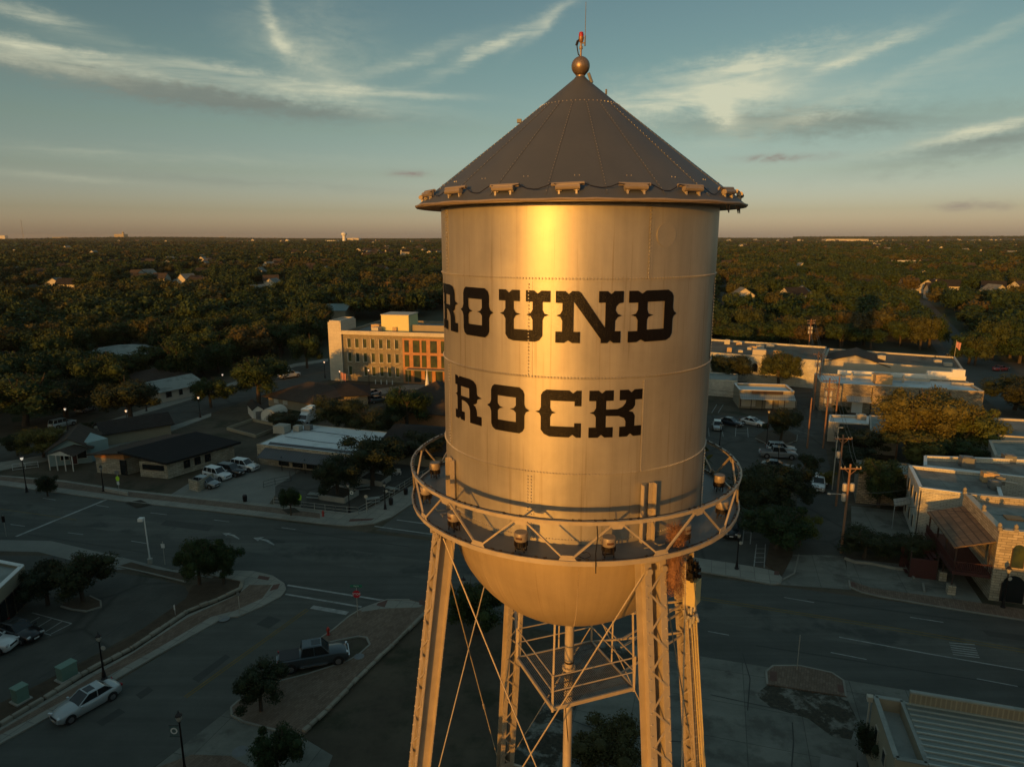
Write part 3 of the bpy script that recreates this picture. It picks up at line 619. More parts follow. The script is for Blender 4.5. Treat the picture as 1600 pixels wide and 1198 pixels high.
    for c in C4_:
        d=c.length; zz=27.8-math.sqrt(max(16-d*d,.1)) if d<4 else 24.6
        mb.beam(c+Vector((0,0,zf)),Vector((c.x*.93,c.y*.93,zz+.1)),.06)
    for m_ in (C4_[0].lerp(C4_[3],.55),C4_[3].lerp(C4_[2],.5)): mb.beam(m_+Vector((0,0,zf)),Vector((m_.x,m_.y,24.2)),.05)
    br=lc(121,zf+.1)
    for dz in(0,1.0,1.3): mb.beam(C4+Vector((0,0,zf+dz)),br+Vector((0,0,dz)),.05,.08); mb.beam(C4_[2].lerp(C4,.3)+Vector((0,0,zf+dz)),br+Vector((0,0,dz)),.05,.06)
    bl=lc(-153.5,zf)
    for dz in(0,1.1): mb.beam(C4_[0]+Vector((0,0,zf+dz)),bl+Vector((0,0,dz)),.05,.06)
    buildl(mb,'platform_hanger',M['steel'],PL)
    # ladder and equipment on the far right leg
    mb=MB(); o=cyl(121-90,.45,0)+cyl(121,-.1,0)
    for s_ in(-.2,.2): e=cyl(121,s_,0)+o; mb.tube(lc(121,27.6)+e,lc(121,1)+e,.03,6)
    z=27.4
    while z>1: mb.tube(lc(121,z)+o+cyl(121,-.2,0),lc(121,z)+o+cyl(121,.2,0),.012,5); z-=.3
    buildl(mb,'ladder',M['steel'],T)
    E_=lc(121,23.6)+cyl(121-90,.62,0)+cyl(121,-.15,0)
    mb=MB(); mb.box(E_,(.5,.42,.95),R(118-60)); EB=buildl(mb,'equipment_box',M['yellow_box'],T)
    mb=MB()
    for k in range(26):
        p=E_+Vector((random.uniform(-.22,.22),random.uniform(-.2,.2),random.uniform(.5,1.15))); mb.box(p,(.1+.1*random.random(),.1,.08+.12*random.random()),random.random()*3)
    for k in range(10): a=E_+Vector((random.uniform(-.2,.2),random.uniform(-.2,.2),.5)); mb.tube(a,a+Vector((random.uniform(-.1,.1),0,.7)),.015,5)
    buildl(mb,'cable_bundle',M['black'],EB)
    mb=MB(); E2=E_+Vector((0,0,-1.0))
    for k in range(14): a=R(k*26); mb.tube(E2+Vector((.18*math.cos(a),.18*math.sin(a),random.uniform(-.2,.2))),E2+Vector((.26*math.cos(a),.26*math.sin(a),random.uniform(-.3,.3))),.055,8)
    mb.tube(E2+Vector((0,0,.5)),E2-Vector((0,0,.45)),.05,8); buildl(mb,'radio_cluster',M['hvac'],T,True)
    mb=MB()
    for s_ in (0,.09,.18): mb.tube(E2+Vector((s_,0,0)),lc(121,1)+cyl(28,.62,0)+Vector((s_,0,0)),.02,5)
    buildl(mb,'feeder_cable',M['yellow_box'],T)
    # stick nest wedged beside the front right leg
    base=Matrix.Rotation(-TAZ,3,'Z')
    def wp(p): q=base@p; return Vector((q.x+TX,q.y+TY,q.z))
    N_=thing('bird_nest',wp(cyl(34,4.6,27.0)),'shaggy reddish stick nest hanging through the walkway beside the front right leg','bird nest')
    rnd=random.Random(3); mb=MB()
    for (c,rr,h,n_,dz) in ((cyl(35.5,4.75,28.3),.22,.34,480,.0),(cyl(35.5,4.78,27.25),.25,.68,720,-.12)):
        for k in range(n_):
            a=rnd.uniform(0,2*PI); r_=rr*math.sqrt(rnd.random()); p=c+Vector((r_*math.cos(a),r_*math.sin(a),rnd.uniform(-h,h)*(.9 if dz else .8))); 
            d=Vector((math.cos(a)*.5+rnd.uniform(-.6,.6),math.sin(a)*.5+rnd.uniform(-.6,.6),rnd.uniform(-1.6,.4) if dz else rnd.uniform(-.4,.9))).normalized(); l=rnd.uniform(.12,.32)
            mb.tube(wp(p-d*l*.5),wp(p+d*l*.5),.006,3,.003,False)
    mb.build('twigs',M['twig'],N_)
    mb=MB(); mb.sphere(wp(cyl(35.5,4.75,28.3)),.15,8,6,1.3); mb.sphere(wp(cyl(35.5,4.75,27.25)),.17,8,6,3.2); mb.build('nest_core',M['twig'],N_)
    return T
water_tower()
# ------------------------------------------------------------ ground, roads, pavements
def sheet(name,px,z,m,world_pts=None,kind='structure',lab=None):
    P=[G(*p) for p in px] if world_pts is None else [Vector((x,y,0)) for x,y in world_pts]
    mb=MB(); mb.poly([(p.x,p.y,z) for p in P]); o=mb.build(name,m)
    me=o.data
    if me.polygons[0].normal.z<0: me.flip_normals()
    return tag(o,lab,None,None,kind)
def raised(name,px,m,h=.12,world_pts=None,kerb=None):
    P=[G(*p,h) for p in px] if world_pts is None else [Vector((x,y,0)) for x,y in world_pts]
    mb=MB(); mb.prism([(p.x,p.y) for p in P],-.05,h); return tag(mb.build(name,m),None,None,None,'structure')
def kerbline(pts,w=.16,h=.145,name='kerb'):
    """kerb stones along a line of photo-surveyed points"""
    P=[G(*p,.12) for p in pts]; mb=MB()
    for a,b in zip(P,P[1:]):
        mb.beam((a.x,a.y,h/2-.01),(b.x,b.y,h/2-.01),w,h)
    return tag(mb.build(name,M['kerb']),None,None,None,'structure')
# land: one sheet to the horizon, gently rolling far away
def land():
    rings=[0,60,120,200,320,480,700,1000,1400,2000,2800,4000,5600,8000,11000,16000,24000]; na=96; vs=[(0,0,0)]; fs=[]
    for ri,r in enumerate(rings[1:]):
        for k in range(na):
            a=2*PI*k/na; x,y=r*math.sin(a),r*math.cos(a); d=max(0,r-2600)
            h=min(1,d/3000)*(30*noise.noise((x/2200,y/2200,0.7))+ (16 if a>R(22) and a<R(60) else 2)*min(1,max(0,(r-3500)/5000)))
            vs.append((x,y,max(h,-8)))
    for k in range(na): fs.append((0,1+(k+1)%na,1+k))
    for ri in range(len(rings)-2):
        for k in range(na):
            a=1+ri*na+k; b=1+ri*na+(k+1)%na; fs.append((a,b,b+na,a+na))
    mb=MB(); mb.add(vs,[f[::-1] for f in fs]); o=mb.build('ground',M['land'],smooth=True)
    if o.data.polygons[0].normal.z<0: o.data.flip_normals()
    tag(o,None,None,None,'structure')
land()
def farY(x): return 74.1-.29*x
def nearY(x): return 58.6-.2976*x
# town ground: worn earth and yards
sheet('yard_ground',None,.004,M['dirt'],[(-130,15),(90,0),(150,60),(175,190),(60,190),(-60,185),(-125,150)])
sheet('lot_paving',[(1095,900),(1110,1012),(1200,1036),(1600,1108),(1750,1140),(1700,1500),(700,1500),(800,1250),(880,1085),(960,1000)],.010,M['concrete'])
sheet('road',None,.016,M['asphalt'],[(-260,farY(-260)),(120,farY(120)),(120,nearY(120)),(-260,nearY(-260))])
sheet('centre_lane',None,.0195,M['asphalt_mid'],[(-260,nearY(-260)+6.2),(120,nearY(120)+6.2),(120,nearY(120)+10.2),(-260,nearY(-260)+10.2)])
for k_,(x_,o_,l_,w_) in enumerate([(-60,2.2,26,.35),(-30,12.8,18,.4),(22,3.1,30,.3),(30,13.4,14,.45),(-5,5.3,12,1.6),(44,11.2,9,1.3),(-45,9.6,7,2.0)]):
    sheet('tar_patch',None,.0215,M['tar'],[(x_,nearY(x_)+o_),(x_+l_,nearY(x_+l_)+o_+.2),(x_+l_,nearY(x_+l_)+o_+w_),(x_,nearY(x_)+o_+w_*.8)])
sheet('side_street',[(445,905),(700,905),(660,937),(600,940),(560,952),(492,1003),(440,1050),(372,1095),(340,1125),(240,1198),(40,1330),(-330,1330),(-60,1185),(0,1155),(190,1060),(345,968),(430,930)],.012,M['asphalt_side'])
sheet('side_street_north',None,.012,M['asphalt_side'],[(-17,80),(-6,77),(8,104),(26,140),(15,143),(-8,103)])
sheet('north_street',[(-150,735),(-150,705),(0,697),(60,683),(150,668),(260,634),(380,597),(460,572),(520,564),(560,560),(700,560),(690,590),(520,592),(470,602),(400,620),(330,645),(230,676),(170,690),(60,712),(0,724)],.012,M['asphalt_old'])
sheet('building_driveway',[(500,612),(560,608),(640,605),(720,607),(720,632),(600,628),(520,640),(430,640),(400,640),(450,600)],.018,M['asphalt_old'])
sheet('driveway',[(300,752),(355,735),(430,722),(470,735),(440,758),(412,800),(330,795),(250,783)],.020,M['concrete_patch'])
sheet('patio',[(430,760),(470,735),(560,725),(720,715),(720,740),(640,750),(565,800),(545,802),(430,786)],.022,M['asphalt_old'])
sheet('parking_lot',[(-200,900),(0,868),(90,868),(170,892),(250,905),(288,915),(300,935),(240,972),(150,1022),(0,1100),(-160,1190),(-260,1100)],.012,M['asphalt_old'])
sheet('mulch_bed',[(0,1132),(-60,1165),(-60,1130),(0,1098),(120,1040),(200,998),(290,935),(300,915),(335,905),(380,908),(376,922),(293,956),(208,1013),(137,1050)],.02,M['mulch'])
sheet('planting_island',[(185,884),(205,878),(260,893),(300,896),(300,908),(240,900)],.024,M['mulch'])
sheet('concrete_apron',[(80,845),(180,868),(270,890),(350,893),(330,903),(240,888),(170,890),(60,862),(-40,860),(-60,842)],.020,M['concrete_patch'])
sheet('cream_lawn',[(120,575),(230,570),(300,575),(270,600),(120,640),(20,660),(0,600)],.008,M['lawn'])
sheet('field',[(205,436),(245,431),(300,432),(300,438),(215,441)],.05,M['concrete_patch'])
sheet('vacant_lot',[(330,650),(440,622),(470,640),(430,690),(400,700),(372,700),(372,670)],.010,M['dirt'])
sheet('back_lawn',[(400,645),(500,628),(520,650),(480,668),(440,668)],.018,M['lawn'])
# right of the tower
sheet('rear_parking',[(1090,648),(1240,652),(1252,672),(1240,700),(1210,760),(1240,800),(1235,870),(1190,885),(1090,880)],.012,M['asphalt_old'])
sheet('alley',[(1232,880),(1246,780),(1236,700),(1246,670),(1232,640),(1240,600),(1276,590),(1284,650),(1290,700),(1300,745),(1322,800),(1322,880)],.016,M['asphalt_old'])
sheet('alley_mouth',[(1232,866),(1318,868),(1330,921),(1212,913)],.022,M['concrete'])
sheet('corner_lot',[(1322,872),(1500,890),(1540,950),(1400,936),(1352,928),(1325,915)],.014,M['concrete'])
sheet('back_yard_paving',[(1330,790),(1425,800),(1420,850),(1330,850)],.012,M['concrete'])
sheet('avenue',[(1425,470),(1450,470),(1500,520),(1560,570),(1700,640),(1560,640),(1480,575),(1445,520)],.016,M['asphalt'])
sheet('cross_avenue',[(1470,558),(1700,575),(1700,625),(1560,612),(1500,585)],.012,M['asphalt_old'])
sheet('far_street',[(1112,480),(1128,462),(1140,430),(1146,430),(1140,470),(1118,505)],.02,M['asphalt_old'])
sheet('avenue_verge',[(1452,470),(1470,470),(1600,560),(1600,585),(1540,560)],.010,M['lawn'])
# pavements with kerbs
c1=[(-240,738),(-100,747),(0,757),(200,783),(400,805),(500,817),(545,821),(585,817),(610,808),(645,785),(680,752)]
raised('sidewalk',c1+[(668,745),(600,782),(575,796),(545,801),(430,788),(330,778),(200,765),(100,750),(0,742),(-240,722)],M['walk']); kerbline(c1)
sheet('brick_band',[(0,751),(0,745),(100,754),(200,769),(330,783),(430,794),(500,803),(500,811),(400,799),(200,777)],.128,M['brick_paving'])
c2=[(300,893),(350,891),(395,892),(425,899),(443,911),(446,920),(438,931),(412,945),(372,962),(348,964),(335,972),(240,1025),(160,1072),(60,1127),(0,1160),(-150,1240)]
raised('corner_sidewalk',c2+[(-190,1225),(0,1136),(60,1100),(137,1054),(208,1017),(293,960),(376,926),(382,908),(345,901)],M['walk']); kerbline(c2)
sheet('corner_brick_band',[(60,1118),(0,1150),(0,1143),(60,1108),(208,1022),(293,966),(372,930),(390,915),(425,915),(410,936),(368,955),(330,965),(240,1018)],.128,M['brick_paving'])
c3=[(700,962),(664,942),(640,936),(605,936),(565,950),(545,962),(520,983),(497,998),(491,1003),(494,1007),(530,999),(560,993),(573,995),(578,1006),(560,1022),(540,1033),(480,1052),(440,1062),(418,1072),(372,1094),(361,1104),(362,1116),(380,1126),(425,1138),(470,1148)]
raised('plaza_sidewalk',c3+[(476,1146),(560,1052),(662,962)],M['brick_paving']); kerbline(c3[2:])
sheet('plaza_concrete_band',[(561,953),(605,939),(640,939),(664,945),(655,950),(600,952),(566,957)],.128,M['walk'])
sheet('driveway_apron',[(370,1098),(362,1116),(380,1128),(470,1150),(520,1180),(500,1230),(380,1260),(240,1200),(330,1130)],.020,M['concrete'])
raised('corner_island',[(240,1200),(300,1178),(360,1180),(420,1215),(420,1320),(100,1320)],M['brick_paving'])
c4=[(1060,886),(1095,892),(1150,901),(1205,912),(1218,911),(1223,903)]
raised('right_sidewalk',c4+[(1215,893),(1195,888),(1150,880),(1095,872),(1060,866)],M['walk']); kerbline(c4)
c5=[(1327,906),(1328,916),(1345,924),(1375,931),(1480,949),(1600,968),(1800,1002)]
raised('east_sidewalk',c5+[(1800,985),(1600,951),(1480,934),(1362,918),(1345,912)],M['brick_paving']); kerbline(c5)
c6=[(1199,1068),(1197,1048),(1208,1039),(1250,1039),(1300,1050),(1318,1062),(1322,1087)]
raised('lot_island',c6,M['brick_paving']); kerbline(c6)
sheet('lot_patch_soil',[(1200,1069),(1322,1088),(1340,1125),(1330,1155),(1300,1150),(1262,1122),(1205,1105),(1180,1085)],.022,M['weedy'])
sheet('tower_lot_weeds',[(905,1010),(960,1000),(1000,1030),(905,1090),(870,1198),(860,1260),(760,1300),(800,1180)],.018,M['weedy'])
for k,q in enumerate([[(1322,1135),(1355,1145),(1352,1160),(1318,1152)],[(1283,1177),(1340,1190),(1345,1215),(1280,1200)],[(1340,1160),(1370,1165),(1365,1220),(1338,1200)]]): sheet('concrete_slab',q,.018,M['concrete_patch'])
c7=[(1248,866),(1241,895),(1222,905)]; kerbline(c7)
raised('parking_island',[(1195,880),(1204,846),(1240,850),(1238,868),(1222,898)],M['mulch'])
raised('tree_island',[(1180,682),(1195,672),(1230,672),(1245,680),(1243,690),(1210,694),(1185,690)],M['mulch']); kerbline([(1180,684),(1200,694),(1230,693),(1245,688),(1246,679)])
kerbline([(1320,872),(1336,878),(1360,880),(1400,888),(1450,893)],.25,.3,'stone_edge')
raised('lot_median',[(95,945),(112,935),(140,930),(156,937),(158,946),(135,953),(112,950)],M['mulch']); kerbline([(95,946),(112,951),(135,954),(158,947),(157,938),(140,930)])
kerbline([(185,884),(240,896),(290,908)])
raised('building_walk',[(500,608),(560,612),(640,600),(700,602),(700,608),(640,608),(560,622),(500,616)],M['walk'])
raised('street_walk',[(-100,742),(0,722),(60,712),(170,692),(260,668),(330,645),(330,650),(260,676),(170,700),(60,722),(-100,756)],M['walk'])
raised('street_walk_north',[(-100,700),(0,692),(60,678),(150,663),(260,628),(380,592),(460,568),(513,560),(513,564),(460,573),(380,598),(262,635),(150,669),(60,684),(-100,712)],M['walk'])
raised('building_verge',[(513,600),(545,610),(590,606),(560,600)],M['lawn'])
for q in ([(196,786),(220,782),(236,789),(214,794)],[(440,797),(460,794),(470,801),(450,804)],[(60,758),(78,756),(88,763),(70,766)]): sheet('tree_pit',q,.131,M['soil'])
for q in ([(405,900),(422,903),(419,908),(402,905)],[(427,915),(438,913),(434,921),(421,925)],[(588,947),(594,939),(606,939),(601,950)],[(655,938),(668,940),(668,948),(655,946)],[(1210,893),(1218,894),(1217,900),(1209,899)],[(1328,911),(1335,911),(1338,917),(1331,917)],[(1203,1050),(1214,1051),(1214,1066),(1203,1065)],[(1308,1070),(1319,1073),(1320,1084),(1309,1082)],[(545,816),(580,814),(585,811),(547,812)]): sheet('ramp_pad',q,.132,M['ramp_pad'])
# markings
def line(px,w,z=.024,m='paint',name='road_marking'):
    P=[G(*p) for p in px]; mb=MB()
    for a,b in zip(P,P[1:]):
        d=(b-a).normalized(); n=Vector((-d.y,d.x,0))*w/2; mb.poly([(p.x,p.y,z) for p in (a-n,b-n,b+n,a+n)])
    return tag(mb.build(name,M[m]),None,None,None,'structure')
for a,b in [((67,778),(87,781)),((150,789),(170,792)),((235,801),(261,804)),((334,812),(358,815)),((440,824),(462,827)),((16,819),(39,822)),((106,832),(130,835)),((205,845),(230,849)),((-60,762),(-35,765)),((1225,933),(1272,941)),((1422,964),(1474,972)),((1106,986),(1139,992)),((1298,1019),(1354,1030)),((1526,1060),(1590,1072)),((1640,1000),(1700,1010))]: line([a,b],.13)
line([(25,838),(172,778)],.42); line([(1311,995),(1450,1021),(1601,1047),(1750,1075)],.16)
line([(1090,932),(1250,957),(1400,981),(1601,1015),(1750,1040)],.14,m='yellow'); line([(1090,935.5),(1250,960),(1400,985),(1601,1019),(1750,1044)],.14,m='yellow')
line([(-100,783),(0,795),(120,812)],.12,m='yellow'); line([(288,1088),(380,1022),(479,951)],.12,m='yellow'); line([(291,1090),(383,1024),(482,953)],.12,m='yellow')
line([(449,914),(600,938)],.28); line([(446,928),(565,948)],.28); line([(487,948),(543,958)],.62)
line([(585,822),(700,838)],.25); line([(620,812),(700,823)],.25)
for i in range(6): line([(1483+8*i*.0+i*1.2,1004+3.6*i),(1523+i*1.5,1007+3.6*i+ (2 if i else 0))],.13)
def arrow(px,s=1.0):
    c=G(*px); ux=Vector((math.cos(MA),math.sin(MA),0)); uy=Vector((-ux.y,ux.x,0)); pts=[(-1.9,.45),(-.6,1.1),(-.75,.62),(.4,.5),(2.2,-.5),(2.2,-.75),(.2,.1),(-.75,.2),(-.6,-.25)]
    sheet('road_marking',None,.026,M['paint'],[tuple((c+ux*x*s+uy*y*s)[:2]) for x,y in pts])
arrow((411,845),.9); arrow((360,837),.75)
for a,b in [((62,964),(34,980)),((80,967),(50,985)),((98,970),(66,990)),((112,974),(80,990)),((50,957),(112,974)),((34,980),(80,992)), # hatching in the left lot
    ((1150,668),(1149,682)),((1168,668),(1169,683)),((1149,672),(1168,672)),((1149,677),(1168,677)),((1128,668),(1130,682)),((1107,668),(1108,682)),((1112,645),(1120,632)),((1122,645),(1130,632)),
    ((1182,850),(1178,886)),((1196,850),(1194,887)),((1182,857),(1196,857)),((1181,864),(1195,864)),((1180,871),(1195,871)),((1180,878),(1194,878)),((1164,812),(1160,850)),((1176,812),(1172,850)),((1164,822),(1176,822)),((1162,832),(1174,832)),((1242,672),(1270,680))]: line([a,b],.12)
for px in [(350,966),(375,1171),(232,0)][:2]:
    c=G(*px,.12); mb=MB(); mb.lathe([(.001,.012),(.5,.012),(.55,0)],20,(c.x,c.y,.122 if px[0]==350 else .024)); tag(mb.build('manhole_cover',M['steel_dark'],org=(c.x,c.y,.03)),'iron manhole cover on the corner pavement' if px[0]==350 else 'dark manhole cover in the driveway apron at the bottom','manhole cover')
for px,l in [((561,1025),'iron cover by the pickup truck on the brick pavement')]:
    c=G(*px,.12); mb=MB(); mb.lathe([(.001,.012),(.4,.012),(.45,0)],20,(c.x,c.y,.13)); tag(mb.build('manhole_cover',M['steel_dark'],org=(c.x,c.y,.03)),l,'manhole cover')
# low wall of rough stone blocks
def stone_wall(px,label,h=.5,w=.5):
    P=[G(*p,.1) for p in px]; root=thing('stone_wall',(P[0].x,P[0].y,.1),label,'stone wall'); mb=MB(); rnd=random.Random(len(px)*7)
    for a,b in zip(P,P[1:]):
        d=(b-a); L=d.length; t=0
        while t<L-.2:
            l=min(rnd.uniform(.7,1.3),L-t); p=a+d*((t+l/2)/L); mb.box((p.x,p.y,.1+h/2+rnd.uniform(-.03,.03)),(l-.04,w+rnd.uniform(-.08,.08),h+rnd.uniform(-.05,.05)),math.atan2(d.y,d.x)+rnd.uniform(-.05,.05)); t+=l
    o=mb.build('stone_blocks',M['stone_block'],root); b=o.modifiers.new('bevel','BEVEL'); b.width=.05; b.segments=1
stone_wall([(-60,1165),(0,1134),(70,1092),(137,1050),(208,1013),(293,956),(340,938),(376,921),(379,909)],'long low limestone block wall beside the left parking lot and brick pavement',.3,.38)
stone_wall([(664,960),(610,1012),(560,1060),(510,1112),(474,1144)],'low limestone block wall between the brick plaza and the dirt lot below the tower',.26,.34)

for q in ([(150,1128),(186,1106),(196,1112),(160,1134)],[(300,1060),(352,1022),(360,1026),(310,1066)],[(212,1085),(232,1072),(240,1078),(220,1092)],[(400,975),(420,962),(440,968),(420,982)]): sheet('tar_patch',q,.0165,M['tar'])
for a in ([(1238,1128),(1240,1160),(1237,1198)],[(1110,1085),(1170,1098),(1238,1112)],[(1160,1020),(1172,1060),(1168,1110)],[(880,1120),(960,1150),(1080,1160)]): line(a,.09,z=.0235,m='tar',name='crack')
for a in ([(10,1000),(90,975),(170,930),(250,910)],[(60,1060),(140,1010),(230,950)]): line(a,.10,z=.0235,m='tar',name='crack')
# ------------------------------------------------------------ buildings
def V2(p): return Vector((p[0],p[1],0))
def openings(parent,a,b,items,base=0.0,frame='trim',pane='glass',depth=.12,name='window',out=1,arch=False):
    """items: (distance along a->b, sill z, width, height). Outward = right-hand side of a->b."""
    a=V2(a); b=V2(b); d=(b-a).normalized(); n=Vector((d.y,-d.x,0))*out
    for it in items:
        s,z,w,h=it[:4]; c=a+d*s+n*.03; t=.07; mb=MB(); ang=math.atan2(d.y,d.x)
        mb.box((c.x,c.y,z+h/2+base),(w+2*t,.10,h+2*t),ang); F=mb.build(name,M[frame],parent)
        mb=MB(); c2=c+n*.045; mb.box((c2.x,c2.y,z+h/2+base),(w,.03,h),ang)
        if arch: mb.tube(c2-n*.015+Vector((0,0,z+h+base)),c2+n*.015+Vector((0,0,z+h+base)),w/2,16)
        mb.build('pane' if name=='window' else 'door_leaf',M[pane],F)
def flat_building(name,label,foot,h,wallm,roofm,parapet=.5,pw=.3,cap=None,z0=0.0,cat='building'):
    """foot: world xy corners in order round the building"""
    c=sum((V2(p) for p in foot),Vector())/len(foot); root=thing(name,(c.x,c.y,0),label,cat)
    A=sum(foot[i][0]*foot[(i+1)%len(foot)][1]-foot[(i+1)%len(foot)][0]*foot[i][1] for i in range(len(foot)))
    if A<0: foot=foot[::-1]
    n=len(foot); inner=[]
    for i in range(n):
        p,q,r=V2(foot[i-1]),V2(foot[i]),V2(foot[(i+1)%n]); d1=(q-p).normalized(); d2=(r-q).normalized(); n1=Vector((-d1.y,d1.x,0)); n2=Vector((-d2.y,d2.x,0)); bis=(n1+n2); k=pw/max(.2,bis.dot(n1)); inner.append(q+bis*k)
    mb=MB(); P=[(p[0],p[1],z0) for p in foot]+[(p[0],p[1],h) for p in foot]+[(p.x,p.y,h) for p in inner]+[(p.x,p.y,h-parapet) for p in inner]
    F=[]
    for i in range(n):
        j=(i+1)%n; F+=[(i,j,n+j,n+i),(n+i,n+j,2*n+j,2*n+i),(2*n+i,2*n+j,3*n+j,3*n+i)]
    mb.add(P,F); W=mb.build('wall',wallm,root)
    mb=MB(); mb.poly([(p.x,p.y,h-parapet+.01) for p in inner]); RF=mb.build('roof',roofm,root)
    if cap:
        mb=MB()
        for i in range(n):
            a=(V2(foot[i])+inner[i])/2; b=(V2(foot[(i+1)%n])+inner[(i+1)%n])/2; mb.beam((a.x,a.y,h+.04),(b.x,b.y,h+.04),pw+.1,.08)
        mb.build('coping',cap,root)
    return root,RF
def rect(a,b,depth,left=True):
    """rectangle from front edge a->b and a depth away from the camera"""
    a=V2(a);b=V2(b);d=(b-a).normalized();n=Vector((-d.y,d.x,0))*(1 if left else -1)*depth
    return [tuple(a[:2]),tuple(b[:2]),tuple((b+n)[:2]),tuple((a+n)[:2])]
def gable_house(name,label,foot,h,rise,wallm,roofm,over=.5,axis=0,cat='house',hip=False,small=False):
    """foot: 4 corners; ridge runs parallel to edge 0-1 (axis 0) or 1-2"""
    f=[V2(p) for p in foot]
    if axis: f=f[1:]+f[:1]
    c=sum(f,Vector())/4; root=thing(name,(c.x,c.y,0),label,cat)
    A=sum(f[i].x*f[(i+1)%4].y-f[(i+1)%4].x*f[i].y for i in range(4))
    if A<0: f=[f[1],f[0],f[3],f[2]]
    d=(f[1]-f[0]).normalized(); e=(f[3]-f[0]).normalized(); L=(f[1]-f[0]).length; Wd=(f[3]-f[0]).length
    m0=(f[0]+f[3])/2; m1=(f[1]+f[2])/2; Z=Vector((0,0,1)); mb=MB()
    P=[(p.x,p.y,0) for p in f]+[(p.x,p.y,h) for p in f]; F=[(0,1,5,4),(1,2,6,5),(2,3,7,6),(3,0,4,7)]
    if not hip: P+=[(m0.x,m0.y,h+rise),(m1.x,m1.y,h+rise)]; F+=[(7,4,8),(5,6,9)]
    mb.add(P,F); W=mb.build('wall',wallm,root)
    o=over; g=[f[0]-d*o-e*o,f[1]+d*o-e*o,f[2]+d*o+e*o,f[3]-d*o+e*o]; hi=rise*(o/(Wd/2)); eb=h-hi+.06; rt=h+rise+.06
    r0,r1=(m0-d*o,m1+d*o) if not hip else (m0+d*Wd*.5*.9,m1-d*Wd*.5*.9)
    P=[(p.x,p.y,eb) for p in g]+[(r0.x,r0.y,rt),(r1.x,r1.y,rt)]; F=[(0,1,5,4),(2,3,4,5)]+([(3,0,4),(1,2,5)] if hip else [])
    mb=MB(); mb.add(P,F); P2=[(x,y,z-.14) for x,y,z in P]; mb.add(P2,[q[::-1] for q in F])
    E=[(0,1),(1,2),(2,3),(3,0)] if hip else [(0,1),(2,3),(1,5),(5,2),(3,4),(4,0)]
    for i,j in E: mb.add([P[i],P[j],P2[j],P2[i]],[(3,2,1,0)])
    RF=mb.build('roof',roofm,root); return root,RF,f
def unit(parent,c,d,m='hvac',rz=MA,name='rooftop_unit'):
    mb=MB(); mb.box((c[0],c[1],c[2]+d[2]/2),d,rz); mb.tube((c[0],c[1],c[2]+d[2]),(c[0],c[1],c[2]+d[2]+.08),min(d[0],d[1])*.35,12)
    for s in(-1,1): mb.box((c[0],c[1]+s*d[1]*.0,c[2]+.03),(d[0]*1.05,d[1]*.9,.06),rz)
    return mb.build(name,M[m],parent)
T2=lambda v:(v[0],v[1])
